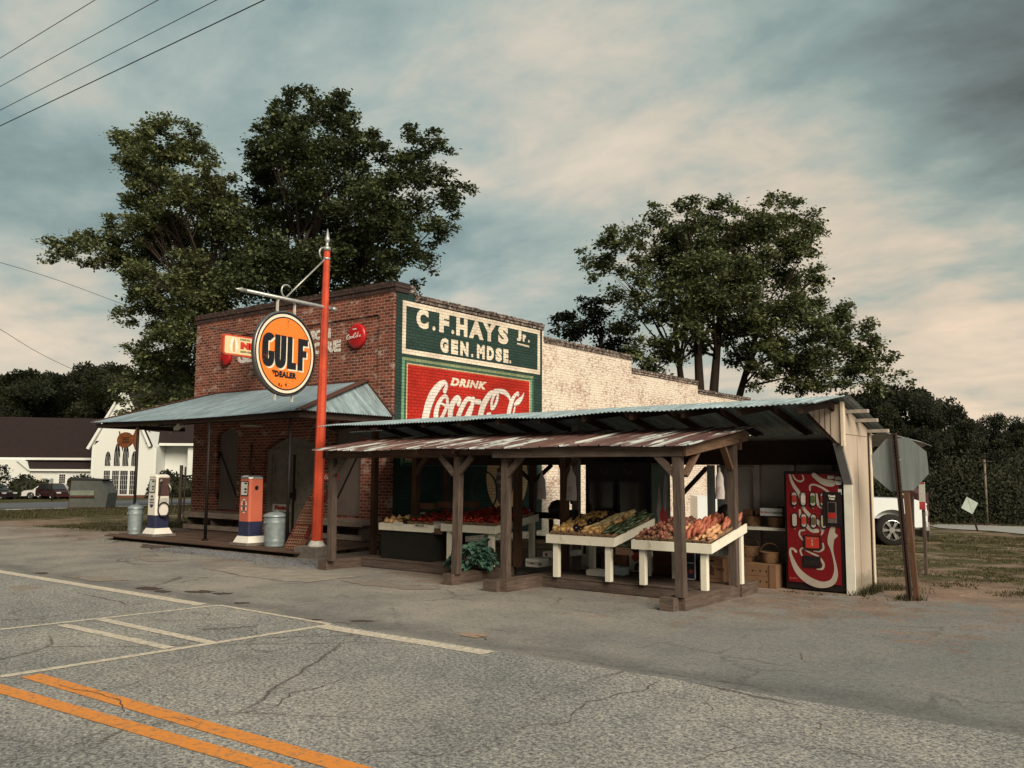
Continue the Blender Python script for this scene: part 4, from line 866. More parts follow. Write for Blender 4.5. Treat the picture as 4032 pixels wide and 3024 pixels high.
# ladder of wooden soda crates
m_cr=wood('crate_wood',(.11,.045,.028),(.24,.12,.075),'x',.8,2.); m_cr2=plain('crate_red',(.12,.018,.014),.8)
Bc=Vector((-15.10,12.02,.14)); sd_=Vector((-.02,.50,.86)).normalized(); wd=Vector((1,.05,0)).normalized(); nd=wd.cross(sd_).normalized()
m_div=plain('crate_divider',(.22,.115,.075),.8,0,.3,20)
names=['lowest wooden soda crate of the leaning rack','second wooden soda crate up the leaning rack','middle soda crate of the rack with a pale edge','fourth soda crate up the leaning rack','top soda crate of the leaning rack']
for k in range(5):
    o=Bc+sd_*(k*.292)+wd*(k*.012); Mx=Matrix((wd,sd_,nd)).transposed().to_4x4(); Mx.translation=o
    c=thing('soda_crate',names[k],'crate',tuple(o),group='wooden soda crates'); W_,H_=.46,.28
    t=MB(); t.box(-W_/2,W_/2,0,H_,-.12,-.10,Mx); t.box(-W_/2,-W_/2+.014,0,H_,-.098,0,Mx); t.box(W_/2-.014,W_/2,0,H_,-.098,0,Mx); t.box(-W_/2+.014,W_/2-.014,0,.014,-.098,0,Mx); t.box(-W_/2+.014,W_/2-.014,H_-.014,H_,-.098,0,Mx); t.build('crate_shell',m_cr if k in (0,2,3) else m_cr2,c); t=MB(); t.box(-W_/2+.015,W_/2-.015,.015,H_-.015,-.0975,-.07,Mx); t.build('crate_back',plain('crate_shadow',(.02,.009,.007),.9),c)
    t=MB()
    for i in range(1,6): xx=-W_/2+W_*i/6; t.box(xx-.004,xx+.004,.014,H_-.014,-.069,-.002,Mx)
    for j in range(1,4): yy=H_*j/4; t.box(-W_/2+.014,W_/2-.014,yy-.007,yy+.007,-.03,.003,Mx)
    t.build('divider',m_div,c)
t=MB(); o=Bc+sd_*1.47; t.bevbox(o.x-.28,o.x+.3,o.y,o.y+.22,o.z-.02,o.z+.02); rnd=random.Random(9)
for k in range(16): 
    x=o.x-.25+k*.034; t.lathe([(.022,0),(.026,.06),(.012,.09),(.012,.10+.05*rnd.random())],(x,o.y+rnd.uniform(.03,.18),o.z+.02),8)
t.build('bottle_shelf',plain('old_bottles',(.07,.06,.05),.4,0,.6,20),None,cat='shelf',label='small shelf crowded with old bottles above the soda crates')
t=MB(); t.prism(rr(-15.0,-14.55,1.56,1.72,.05),'y',12.78,12.80); o=t.build('soda_plaque',plain('plaque_red',(.40,.05,.04),.4),None,cat='sign',label='small red script soda plaque above the crate rack behind the pole')
t=MB()
for s_ in MINI: stroke(t,s_,lambda a,b:Vector((-14.97+a*.27,12.778,1.585+b*.11)),Vector((0,-1,0)),.004)
WM[o.name]=Matrix.Translation(o.location); t.build('sign_lettering',m_cw,o)
#@@STAND
# ------------------------------------------------------------------ produce stand (timber frame, rusty roof)
m_rroof=NT('rusty_tin'); _p=m_rroof.pos(); _v=m_rroof.mapv(_p,(3.4,.14,.14)); _n=m_rroof.noise(_v,1.9,6,.72,.15); _n2=m_rroof.noise(_p,1.0,3)
_s=m_rroof.math('ADD',m_rroof.math('MULTIPLY',_n,.7),m_rroof.math('MULTIPLY',_n2,.3))
m_rroof=m_rroof.out(m_rroof.ramp(_s,[(.34,(.34,.27,.21)),(.40,(.11,.052,.042)),(.50,(.07,.032,.028)),(.525,(.13,.065,.05)),(.542,(.34,.38,.37)),(.62,(.50,.48,.42))]),.7,.1)
m_post=m_greyz; m_dpost=wood('brown_post','' and 0 or (.05,.027,.018),(.125,.07,.045),'z'); m_hbeam=wood('brown_beam',(.055,.032,.023),(.15,.09,.065),'x'); m_hbeamy=wood('brown_beam_across',(.08,.048,.032),(.21,.13,.085),'y')
st=thing('produce_stand','open timber produce stand with rusty tin roof and raised plank floor','market stand',(-8.8,11.5,0))
DZ=.17
def part(name,mat,parent,*boxes,label=None):
    t=MB()
    for b in boxes: t.box(*b)
    return t.build(name,mat,parent,label)
def post(x,y,z0,z1,w,mat,parent=st,lean=0,name='post'):
    t=MB(); t.beam((x,y,z0),(x+lean,y,z1),w,w,(0,1,0)); return t.build(name,mat,parent)
W=.115; FY=10.62
fp=[(-12.33,FY+.1,-.02),(-9.28,FY,.03),(-8.28,FY-.02,0),(-5.33,FY-.12,-.03)]
for x,y,l in fp: post(x,y,DZ,2.0,W,m_post,lean=l)
for x,y in ((-11.6,12.1),(-9.2,12.1),(-8.22,12.08),(-5.30,12.08)): post(x,y,DZ,2.25,W,m_dpost if x<-6 else m_post)
# front beams and eaves
EZF=2.155
part('front_beam',m_hbeam,st,(-12.5,-9.28,FY-.02,FY+.03,1.99,2.12)); part('front_beam',m_grey,st,(-8.42,-5.27,FY-.19,FY-.13,1.975,2.12)); part('front_beam',m_hbeam,st,(-9.2,-8.42,FY-.05,FY,2.02,2.1))
part('back_beam',m_hbeam,st,(-12.5,-8.9,12.03,12.09,2.1,2.24)); part('back_beam',m_hbeam,st,(-8.7,-5.2,12.15,12.21,2.1,2.24))
t=MB(); t.beam((-5.235,FY-.18,2.045),(-5.235,12.45,2.31),.05,.14); t.build('end_rafter',m_hbeamy,st)
for x in (-12.3,-11.2,-10.1,-9.3,-8.3,-7.3,-6.3): 
    t=MB(); t.beam((x,FY-.1,2.09),(x,12.4,2.34),.05,.10); t.build('rafter',m_hbeamy,st)
def brace(a,b,mat=m_grey,w=.045,h=.09,upv=(0,1,0)):
    t=MB(); t.beam(a,b,h,w,upv); t.build('brace',mat,st)
for (x,y,l),sides in zip(fp,((1,),(-1,1),(1,),(-1,))):
    for s_ in sides: brace((x+s_*.04,y-.03,1.72),(x+s_*.33,y-.03,2.0))
t=MB(); t.beam((-5.30,FY-.05,1.72),(-5.28,FY+.33,2.08),.045,.09,(1,0,0)); t.build('brace',m_hbeamy,st)
t=MB(); t.beam((-5.30,12.02,1.82),(-5.28,11.72,2.14),.045,.09,(1,0,0)); t.build('brace',m_hbeamy,st)
for x,s_ in ((-9.2,-1),(-8.22,1),(-11.6,1)): brace((x+s_*.04,12.05,1.72),(x+s_*.34,12.05,2.08),m_hbeam)
# roof sheets with raised ribs
mb=MB(); x=-12.52; XE=-5.10
b0=len(mb.v); n=0; rows=7; xsr=[]
while x<XE:
    for dx,dz in ((0,0),(.02,.022),(.04,0),(.16,0),(.165,.008),(.17,0)):
        if x+dx<XE: xsr.append((x+dx,dz))
    x+=.335
rnd=random.Random(4)
for (x,dz) in xsr:
    for j in range(rows+1):
        v=j/rows; y=FY-.28+(12.55-FY+.28)*v; z=EZF-.03+(2.455-EZF+.03)*v+dz+.012*noise.noise(Vector((x*1.3,v*2,1)))*(1-v)+(-.02*math.sin((x+12.5)*1.1)**2)*(1-v)
        mb.v.append(Vector((x,y,z)))
for i in range(len(xsr)-1):
    for j in range(rows): a=i*(rows+1)+j; mb.f.append((a,a+rows+1,a+rows+2,a+1)); mb.sm.append(False)
mb.build('roof_sheet',m_rroof,st)
# sills and floor
def sill(x0,x1,y0,y1,h=DZ):
    part('sill',m_greyy,st,(x0,x1,y0,y1,.0,h))
sill(-12.62,-12.40,10.66,12.0); sill(-9.46,-9.27,10.5,12.1); sill(-8.36,-8.12,10.42,12.0); sill(-5.52,-5.27,10.48,12.2)
part('sill',m_greyy,st,(-5.50,-5.24,12.203,12.78,.0,.175)); part('end_block',m_grey,st,(-5.56,-5.36,10.33,10.477,0,.165)); part('end_block',m_grey,st,(-8.5,-8.24,10.33,10.417,0,.165))
for x0,x1,y0 in ((-12.398,-9.5,11.50),(-8.118,-5.53,11.32)):
    part('floor_edge',m_grey,st,(x0,x1,y0,y0+.05,0.01,.15))
    y=y0
    while y<12.75:
        w=random.uniform(.13,.15); part('floor_board',m_grey if y<12 else m_deck,st,(x0+.002,x1-.002+random.uniform(-.02,0),y-.01,y-.01+w,.151,DZ+random.uniform(-.004,.004))); y+=w+.008
    part('joist',m_beam,st,(x0+.1,x0+.2,y0+.06,12.6,0,.149)); part('joist',m_beam,st,(x1-.2,x1-.1,y0+.06,12.6,0,.149))
# ------------------------------------------------------------------ big tin shed behind it
m_wallg=plain('shed_panel_grey',(.40,.355,.34),.8,0,.1,2); m_beige=NT('beige_board'); _p=m_beige.pos(); _w=m_beige.noise(m_beige.mapv(_p,(5,5,.5)),1.3,5,.6)
_sx=m_beige.new('ShaderNodeSeparateXYZ'); m_beige.lk(_p,_sx.inputs[0]); _mold=m_beige.ramp(m_beige.math('ADD',m_beige.math('MULTIPLY',_sx.outputs['Z'],2.2),m_beige.math('MULTIPLY',m_beige.noise(_p,9,5,.8),-.9)),[(0.,1.),(.25,0.)])
_c=m_beige.ramp(_w,[(.3,(.42,.345,.275)),(.6,(.46,.38,.305))]); m_beige=m_beige.out(m_beige.mix(m_beige.math('MULTIPLY',_mold,.5),_c,(.10,.095,.05)),.75,0,.2)
m_trimw=plain('trim_cream',(.62,.53,.40),.7,0,.15,6,.1,.2,(.35,.28,.2)); m_wpost=plain('white_paint_wood',(.66,.65,.57),.6,0,.1,5,.1,.2)
m_under=wood('shed_rafter',(.028,.016,.013),(.065,.04,.03),'y'); m_gtrim=plain('grey_trim',(.22,.235,.235),.6,0,.1,5)
sh=thing('shed','long open tin roofed shed with beige end wall beside the brick store','shed',(-8.5,14.0,0))
VX=-3.85; SL=-13.85; Y0,Z0a,Z0b=11.58,2.64,2.685; YR,ZRa,ZRb=12.86,2.80,2.875
mb=MB(); corrugated(mb,(SL,Y0,Z0a),(VX-.02,Y0,Z0b),(SL,YR,ZRa),(VX,YR,ZRb),.076,.010,4,6,sag=.01,wob=.045)
mb.build('roof_sheet',corrug('shed_tin','y',(.25,.32,.34),(.11,.05,.038),.575),sh)
mb=MB(); corrugated(mb,(VX,14.8,2.43),(SL,14.8,2.40),(VX,YR+.02,ZRb+.004),(SL,YR+.02,ZRa+.004),.076,.010,4,4); mb.build('roof_sheet',corrug('shed_tin_back','y',(.25,.31,.33),(.13,.055,.04),.62),sh)
mb=MB(); corrugated(mb,(-13.86,14.78,2.40),(-15.05,14.78,2.39),(-13.86,13.5,2.66),(-15.05,13.5,2.64),.076,.010,4,3); mb.build('roof_sheet',corrug('shed_tin_filler','y',(.22,.27,.29),(.13,.055,.04),.6),sh)  # filler sheet added to block the sun from the brick corner pier
mb=MB(); corrugated(mb,(-8.3,20.7,2.16),(-15.0,20.7,2.14),(-8.3,14.78,2.385),(-15.0,14.78,2.375),.30,.028,6,4,sag=.0,wob=.05); mb.build('lean_to_roof',plain('lean_tin',(.30,.32,.32),.5,.3,.3,3),sh)
mb=MB(); corrugated(mb,(VX+.05,17.6,2.27),(-8.25,17.6,2.25),(VX,14.75,2.41),(-8.25,14.75,2.39),.30,.028,6,4,sag=.0,wob=.05); mb.build('lean_to_roof',plain('lean_tin',(.30,.32,.32),.5,.3,.3,3),sh)
k=0; x=-13.6
while x<-4.0:
    t=MB(); z_=lambda y:(2.60+(2.83-2.64)*(y-Y0)/(YR-Y0)) if y<YR else 2.79-(y-YR)*.215
    t.beam((x,Y0+.06,z_(Y0)-.0),(x,YR,z_(YR)-.03),.05,.09); t.beam((x,YR+.01,z_(YR)-.04),(x,14.75,2.35),.05,.10); t.build('rafter',m_under,sh); x+=.86
for (u,v,y) in ((3395,1612,13.45),(3432,1648,13.95),(3476,1690,14.5)):
    p_=at(u,v,X=-3.8); part('purlin',plain('weathered_white',(.34,.30,.26),.8,0,.25,8),sh,(-4.4,-3.72,p_.y-.04,p_.y+.06,p_.z-.05,p_.z+.0))
part('header_beam',m_under,sh,(-13.6,-4.15,14.24,14.34,1.905,2.30))
# back wall panels (grey) with battens
part('wall_panel',m_wallg,sh,(-6.54,-4.16,14.36,14.40,.0,2.40))
for x in (-6.5,-5.83,-5.24,-4.62): part('stud',m_gtrim if x<-6 else m_wallg,sh,(x-.045,x+.045,14.27,14.355,0,1.90))
part('stud',m_gtrim,sh,(-6.72,-6.62,14.25,14.36,0,1.90))
t=MB(); t.path([(-6.5,14.262,1.86),(-5.98,14.262,1.865),(-5.9,14.262,1.83),(-5.88,14.262,1.7),(-5.88,14.262,.95)],.012,6); t.build('conduit',m_wallg,sh)
part('shelf',m_wpost,sh,(-6.6,-5.12,13.72,14.24,.86,.905))
for x,y,m_ in ((-8.98,14.3,m_dpost),(-10.5,14.3,m_dpost),(-12.8,14.3,m_dpost),(-13.55,12.9,m_dpost)): post(x,y,0,1.905 if y>14 else 2.6,.11,m_,sh)
part('post',plain('grey_post',(.17,.15,.14),.8,0,.2,6),sh,(-8.93,-8.80,13.35,13.45,0,2.6))
t=MB(); t.beam((-6.73,14.28,1.86),(-7.25,14.28,1.35),.05,.11,(0,1,0)); t.build('brace',m_under,sh)
t=MB(); t.beam((-8.93,13.4,1.2),(-9.35,13.4,2.3),.05,.11,(0,1,0)); t.build('brace',m_under,sh)
t=MB(); t.beam((-10.44,14.3,1.6),(-10.05,14.3,1.9),.05,.1,(0,1,0)); t.build('brace',m_under,sh)
t=MB(); t.beam((-10.56,14.3,1.6),(-10.95,14.3,1.9),.05,.1,(0,1,0)); t.build('brace',m_under,sh)
part('rail',m_under,sh,(-10.45,-8.95,14.27,14.33,.86,.98)); part('rail',m_under,sh,(-10.45,-8.95,14.27,14.33,.45,.52))
for x in (-10.05,-9.6): part('baluster',m_under,sh,(x-.04,x+.04,14.275,14.325,.525,.855))
# end wall
t=MB(); t.prism([(13.50,0),(13.50,1.60),(13.06,2.2),(13.06,2.78),(14.40,2.44),(14.40,0)],'x',-4.13,-4.03); t.build('end_wall',m_beige,sh)
t=MB(); t.prism([(-4.50,2.73),(-4.032,2.77),(-4.032,2.18),(-4.10,2.22),(-4.50,2.66)],'y',13.02,13.055); t.build('front_panel',m_beige,sh)
t=MB()
for x in (-4.42,-4.34,-4.26,-4.18): t.box(x,x+.006,13.014,13.019,2.3+max(0,(-4.18-x))*1.2,2.735)
t.build('panel_groove',plain('groove_dark',(.08,.05,.04)),sh)
t=MB(); t.beam((-4.52,13.06,2.64),(-4.08,13.06,2.17),.05,.05,(0,1,0)); t.build('brace',m_under,sh)
part('corner_trim',m_trimw,sh,(-4.028,-3.99,12.99,13.08,2.16,2.80));  part('corner_trim',m_trimw,sh,(-4.028,-4.0,14.33,14.42,0,2.45)); part('corner_trim',m_under,sh,(-4.026,-4.012,14.29,14.328,0,2.46))
part('jamb',m_wpost,sh,(-4.16,-4.035,13.465,13.497,0,1.60)); t=MB(); t.beam((-4.097,13.485,1.60),(-4.097,13.045,2.2),.124,.03,(0,-1,.2)); t.build('jamb',m_gtrim,sh)
t=MB(); t.box(-4.027,-4.024,13.10,14.28,2.335,2.342); 
for y in (13.75,): t.box(-4.0275,-4.0245,y,y+.004,.05,2.33)
t.build('panel_groove',plain('groove_tan',(.27,.20,.15)),sh)
# ------------------------------------------------------------------ vending machine
m_vred=plain('vending_red',(.15,.004,.007),.3,0,.12,2,.02,.5); m_vbk=plain('vending_black',(.014,.010,.010),.35); m_vw=plain('ribbon_white',(.36,.32,.27),.4,0,.12,5)
vm=thing('vending_machine','tall red drinks vending machine with white ribbon lettering in the shed','vending machine',(-4.6,13.85,0)); VY=13.50
t=MB(); t.bevbox(-5.08,-4.155,VY,14.22,.02,1.80,.015); t.build('cabinet',m_vbk,vm)
part('door_panel',m_vred,vm,(-5.035,-4.24,VY-.02,VY-.001,.12,1.755))
part('control_panel',m_vbk,vm,(-4.475,-4.20,VY-.045,VY-.021,.98,1.49))
part('coin_unit',plain('coin_steel',(.16,.14,.13),.35,.4,.3,20),vm,(-4.40,-4.27,VY-.055,VY-.0455,1.03,1.34)); part('bill_slot',plain('slot_red',(.35,.02,.02),.3),vm,(-4.39,-4.28,VY-.060,VY-.0555,1.10,1.18)); part('coin_slot',m_vbk,vm,(-4.385,-4.285,VY-.0615,VY-.0555,1.19,1.33))
def vmap(x,y):
    # zoomed trace -> front face metres, corrected for the face's own perspective
    q=at(3060+x/2.962,1820+y/2.962,Y=VY-.02); return q
def vtow(pts):
    out=[]
    for x,y,w in pts: q=vmap(x,y); out.append((q.x,q.z,w/2.962/255.*.92))
    return out
VS=[[(150,150,26),(165,210,34),(200,280,44),(245,345,46),(275,420,40),(300,520,36),(360,600,44),(420,660,50),(500,720,52),(530,800,34),(515,850,10)],
 [(185,150,16),(215,200,18),(270,225,20),(310,200,18),(295,150,14)],
 [(430,150,56),(490,200,64),(560,235,80),(640,245,84),(680,235,30)],
 [(385,330,18),(385,275,22),(440,262,22),(530,300,26),(600,350,30),(640,400,24),(655,450,30),(640,510,70),(580,530,60),(500,510,44),(470,450,36),(455,380,40)],
 [(265,560,26),(275,640,30),(330,720,40),(400,790,50),(470,800,48)],
 [(300,905,22),(262,850,22),(270,800,22),(320,795,16)],
 [(290,1085,20),(272,1030,22),(300,1000,18),(340,1030,18),(400,1060,22),(480,1100,26),(540,1180,30),(530,1240,26),(470,1245,18)],
 [(535,950,20),(540,1010,24),(490,1040,22),(430,1035,14)],
 [(220,1040,34),(190,1010,26),(160,1010,26),(155,1060,34),(185,1150,54),(240,1260,76),(330,1350,92),(440,1410,90),(550,1430,76),(640,1400,70),(680,1330,60),(685,1240,38),(665,1130,26),(640,1020,34),(625,930,76),(640,820,72),(660,720,40),(655,650,10)]]
t=MB(); Nf=Vector((0,-1,0)); mpv=lambda a,b: Vector((a,VY-.02,b))
for s_ in VS: stroke(t,vtow(s_),mpv,Nf,.002)
q=[vmap(*p_) for p_ in ((655,800),(712,857),(650,920))]; t.quad(*[Vector((a.x,VY-.0265,a.z)) for a in q]); t.build('ribbon',m_vw,vm)
cans=[(.30,.03,.02),(.55,.5,.45),(.07,.11,.04),(.28,.02,.03),(.38,.36,.3),(.4,.05,.03),(.11,.08,.05),(.36,.34,.16)]
for i,(u,v) in enumerate(((203,425),(308,428),(420,432),(540,434),(208,672),(316,678),(428,686),(546,690))):
    q=vmap(u,v); g_=MB(); pr=rr(q.x-.034,q.x+.034,q.z-.095,q.z+.095,.033); g_.prism(rr(q.x-.048,q.x+.048,q.z-.112,q.z+.112,.047),'y',VY-.038,VY-.0285); w_=g_.build('window',m_vbk,vm)
    g_=MB(); g_.prism(pr,'y',VY-.0405,VY-.0382); g_.build('can_label',plain('can_silver',(.42,.40,.36),.3,.2,.2,20),w_)
    g_=MB(); g_.prism([(a,b*.62+q.z*.38) for a,b in pr],'y',VY-.0425,VY-.0407); g_.build('can_label',plain('can_%d'%i,cans[i],.35,0,.3,40),w_)
    g_=MB(); disc(g_,(q.x,VY-.030,q.z-.135),EX,EZ,.009,.009,0,10); g_.build('select_button',m_gal,vm)
q=vmap(418,935); part('poster_frame',m_vbk,vm,(q.x-.125,q.x+.12,VY-.045,VY-.0285,q.z-.105,q.z+.105)); part('poster',plain('poster_red',(.36,.03,.02),.4),vm,(q.x-.105,q.x+.10,VY-.049,VY-.0452,q.z-.085,q.z+.085))
t=MB(); text_mesh(t,"Don't Stand Alone",(q.x-.08,VY-.049,q.z+.055),EX,EZ,.022,.9,0,.001); t.box(q.x-.01,q.x+.005,VY-.0505,VY-.0495,q.z-.05,q.z-.005); t.box(q.x-.01,q.x+.005,VY-.0505,VY-.0495,q.z+.005,q.z+.045); t.build('poster_lettering',m_vw,vm)
q=vmap(405,1160); part('delivery_bay',m_vbk,vm,(q.x-.135,q.x+.135,VY-.035,VY-.0285,q.z-.085,q.z+.085)); part('bay_flap',plain('flap_dark',(.02,.015,.015),.2),vm,(q.x-.11,q.x+.11,VY-.042,VY-.0352,q.z-.06,q.z+.02))
t=MB(); text_mesh(t,'Thank',(-4.335,VY-.046,1.415),EX,EZ,.042,1,.0015,.001,align='CENTER'); text_mesh(t,'You!',(-4.335,VY-.046,1.375),EX,EZ,.042,1,.0015,.001,align='CENTER'); t.build('lettering',m_cw,vm)
t=MB(); q=vmap(628,176); t.box(q.x-.05,q.x+.05,VY-.0285,VY-.0265,q.z-.022,q.z+.022); t.build('sticker',plain('sticker_pale',(.48,.50,.44),.5,0,.2,60),vm)
t=MB(); q=vmap(716,216); t.prism(rr(q.x-.046,q.x+.046,q.z-.062,q.z+.062,.03),'y',VY-.0285,VY-.0265); t.build('sticker',plain('sticker_pale2',(.45,.44,.42),.5,0,.1,30),vm)
t=MB(); text_mesh(t,'COUNT',(q.x,VY-.0285,q.z-.005),EX,EZ,.026,.8,.002,.001,align='CENTER'); t.build('lettering',m_pblue,vm)
t=MB(); q=vmap(733,345); t.box(q.x-.026,q.x+.026,VY-.0285,VY-.0265,q.z-.04,q.z+.04); t.build('sticker',plain('sticker_pale',(.48,.50,.44)),vm)
t=MB(); q=vmap(150,1360)
for s_ in MINI: stroke(t,s_,lambda a,b:Vector((q.x+a*.085,VY-.02,q.z+b*.035)),Nf,.001)
t.build('lettering',plain('script_dim',(.4,.12,.1)),vm)

# ------------------------------------------------------------------ drinks cooler
m_cool=plain('cooler_black',(.010,.007,.007),.45); m_cg=plain('cooler_glass',(.035,.028,.026),.12,0,.2,3,0,.6); m_dgreen=plain('cooler_side_green',(.035,.055,.035),.5)
cl=thing('drinks_cooler','tall black two door glass drinks cooler with green printed side','cooler',(-8.0,13.8,0))
part('cabinet',m_cool,cl,(-8.68,-7.37,13.42,14.12,.1,1.94))
part('side_panel',m_dgreen,cl,(-7.368,-7.36,13.44,14.12,.1,1.93))
for x0,x1 in ((-8.63,-8.04),(-8.0,-7.42)):
    dd=part('door',m_cool,cl,(x0,x1,13.39,13.418,.25,1.66)); part('glass',m_cg,dd,(x0+.05,x1-.05,13.380,13.388,.32,1.60)); part('handle',m_iron,dd,(x1-.04 if x0<-8.1 else x0+.01,x1-.01 if x0<-8.1 else x0+.04,13.35,13.389,.8,1.2))
    part('shelf',m_cool,dd,(x0+.05,x1-.05,13.374,13.379,.85,.862)); 
t=MB(); text_mesh(t,'7up',(-8.40,13.41,1.73),EX,EZ,.13,1.,.002,.004,shear=.3); text_mesh(t,'7up',(-7.92,13.41,1.73),EX,EZ,.13,1.,.002,.004,shear=.3); t.build('lettering',plain('dim_gold',(.075,.045,.03)),cl)
t=MB(); disc(t,(-7.36,13.86,1.03),EY,EZ,.14,.15,.004,20); t.build('print_dot',plain('print_red',(.28,.012,.014)),cl)
t=MB(); Xs=-7.357
def pol(m_,pts,x=Xs): m_.quad(*[(x,a,b) for a,b in pts])
pol(t,[(13.70,1.6),(13.79,1.05),(13.72,.75),(13.60,1.1)]); pol(t,[(13.80,.95),(13.86,.6),(13.80,.35),(13.74,.6)]); t.build('print_arrow',plain('print_grey',(.20,.175,.165)),cl)
t=MB(); t.prism([(13.92+.075*math.cos(k*PI/10)+.02*math.sin(k*PI/10),1.42+.33*math.sin(k*PI/10)) for k in range(20)],'x',Xs-.001,Xs+.003); t.build('print_oval',plain('print_grey',(.2,.175,.165)),cl)
part('rear_panel',plain('pale_panel',(.34,.34,.33),.7),cl,(-8.6,-8.5,13.30,13.385,.12,.75))
#@@PRODUCE
# ------------------------------------------------------------------ display tables
m_tw=plain('table_white',(.72,.69,.58),.55,0,.07,4,.08,.25,(.50,.45,.36))
def table(label,x0,x1,y0,y1,zf,zb,legs=True,rear=True,top=True):
    t_=thing('display_table',label,'table',((x0+x1)/2,(y0+y1)/2,DZ)); H_=.125
    def q(x,y,dz): return Vector((x,y,zf+(zb-zf)*(y-y0)/(y1-y0)+dz))
    mb=MB(); 
    def slab(xa,xb,ya,yb,d0,d1,m_):
        P=[q(xa,ya,d0),q(xb,ya,d0),q(xb,yb,d0),q(xa,yb,d0)]; Q=[q(xa,ya,d1),q(xb,ya,d1),q(xb,yb,d1),q(xa,yb,d1)]
        m_.quad(*P[::-1]); m_.quad(*Q)
        for i in range(4): j=(i+1)%4; m_.quad(P[i],P[j],Q[j],Q[i])
    slab(x0,x1,y0,y0+.025,-H_,0,mb); mb.build('front_board',m_tw,t_)
    for xa,xb in ((x0,x0+.025),(x1-.025,x1)): mb=MB(); slab(xa,xb,y0+.027,y1,-H_,0,mb); mb.build('side_board',m_tw,t_)
    mb=MB(); slab(x0+.026,x1-.026,y0+.027,y1,-.06,-.045,mb); mb.build('tray_bottom',m_hbeam,t_)
    if legs:
        for x in (x0+.10,x1-.19):
            part('leg',m_tw,t_,(x,x+.085,y0+.05,y0+.135,DZ+.003,zf-.03-H_/2)); 
            xr_=x if x<(x0+x1)/2 else x1-.11
            if rear: part('leg',m_tw,t_,(xr_,xr_+.085,y1-.16,y1-.075,DZ+.003,zb-.09))
    return q
q1=table('small left table with a black skirt holding onions and tomato cartons',-12.12,-10.78,11.66,12.9,.81,.98,legs=False)
q2=table('white table of tomatoes behind the second post',-10.60,-9.37,11.7,12.95,.85,1.02)
q3=table('white table of yellow squash and cucumbers',-7.97,-6.75,11.2,12.42,.81,1.05)
q4=table('white rightmost table of potatoes and sweet potatoes',-6.47,-5.23,11.2,12.4,.80,1.03)
part('table_skirt',plain('black_cloth',(.012,.012,.008),.95,0,.3,5),None,(-12.09,-10.80,11.70,12.6,DZ+.005,.68)) and None
o=bpy.data.objects['table_skirt']; o['label']='dark box like skirt hanging under the small left table'; o['category']='cloth'
part('bean_shelf',m_hbeam,None,(-6.745,-6.475,11.22,11.26,.58,.68),(-6.745,-6.475,11.262,12.3,.60,.62)); o=bpy.data.objects['bean_shelf']; o['label']='brown plank trough bridging the two right tables'; o['category']='shelf'
part('plank_bridge',m_hbeam,None,(-10.775,-10.605,11.72,11.76,.66,.76),(-10.775,-10.605,11.763,12.6,.68,.70)); o=bpy.data.objects['plank_bridge']; o['label']='short brown plank between the skirted table and the tomato table'; o['category']='plank'
# produce ---------------------------------------------------------------------
def vegmat(name,c1,c2,rough=.4,scale=9):
    t=NT(name); n=t.noise(t.obj(),scale,4,.6); oi=t.new('ShaderNodeObjectInfo'); s=t.math('ADD',t.math('MULTIPLY',n,.5),t.math('MULTIPLY',oi.outputs['Random'],.5))
    return t.out(t.ramp(s,[(.25,c1),(.75,c2)]),rough,0,.45)
m_tom=vegmat('tomato_red',(.19,.007,.005),(.36,.022,.010),.22); m_tomo=vegmat('tomato_orange',(.42,.08,.012),(.55,.16,.03),.25); m_pot=vegmat('red_potato',(.16,.055,.038),(.27,.11,.07),.7); m_swp=vegmat('sweet_potato',(.26,.06,.032),(.42,.14,.075),.6); m_swp2=vegmat('pale_sweet_potato',(.38,.18,.085),(.55,.31,.16),.65)
m_sq=vegmat('yellow_squash',(.36,.20,.055),(.60,.39,.16),.4); m_zs=vegmat('pale_squash',(.42,.31,.14),(.64,.51,.29),.45); m_cuc=vegmat('cucumber_green',(.018,.032,.012),(.05,.075,.028),.35); m_egg=vegmat('eggplant',(.010,.006,.012),(.028,.012,.022),.2); m_oni=vegmat('onion_gold',(.42,.22,.08),(.60,.38,.18),.35); m_stem=plain('stem_green',(.05,.08,.02))
def veg(name,prof,mat,bend=0,lump=0,n=10,seed=0,sx=1,sy=1):
    mb=MB(); mb.lathe(prof,(0,0,0),n,sx=sx,sy=sy); zs=[p[1] for p in prof]; L_=max(zs)-min(zs)
    for v in mb.v:
        v.x+=bend*((v.z-min(zs))/L_)**2
        if lump: v+=Vector((noise.noise(v*18+Vector((seed,0,0))),noise.noise(v*18+Vector((0,seed,5))),0))*lump
    return mb.mesh(name,mat)
def cap_prof(r,L_,n=7,pw=1.): 
    return [(r*math.sin(PI*(k+.15)/(n+.3))**pw,L_*k/n) for k in range(n+1)]
M_tom=[veg('tomato',[(.012,0),(.035,.006),(.045,.025),(.043,.042),(.03,.055),(.01,.052)],m,0,.004,12,s) for s,m in ((1,m_tom),(2,m_tom),(3,m_tomo))]
M_pot=[veg('potato',cap_prof(.032,.085,7,.7),m_pot,0,.012,9,s,1,.85) for s in (1,2,3)]
M_swp=[veg('sweet_potato',cap_prof(.033,.17,8,.9),m_swp,.02,.010,9,s) for s in (1,2)]+[veg('sweet_potato',cap_prof(.038,.15,8,.9),m_swp2,.015,.012,9,4)]
M_sq=[veg('yellow_squash',[(.01,0),(.034,.01),(.042,.035),(.038,.065),(.024,.10),(.017,.135),(.014,.15),(.008,.165)],m_sq,.035,.003,9,s) for s in (1,2)]
M_zs=[veg('pale_squash',cap_prof(.026,.20,8,.5),m_zs,.01,.003,9,1)]; M_cuc=[veg('cucumber',cap_prof(.027,.19,8,.5),m_cuc,.012,.004,9,s) for s in (1,2)]
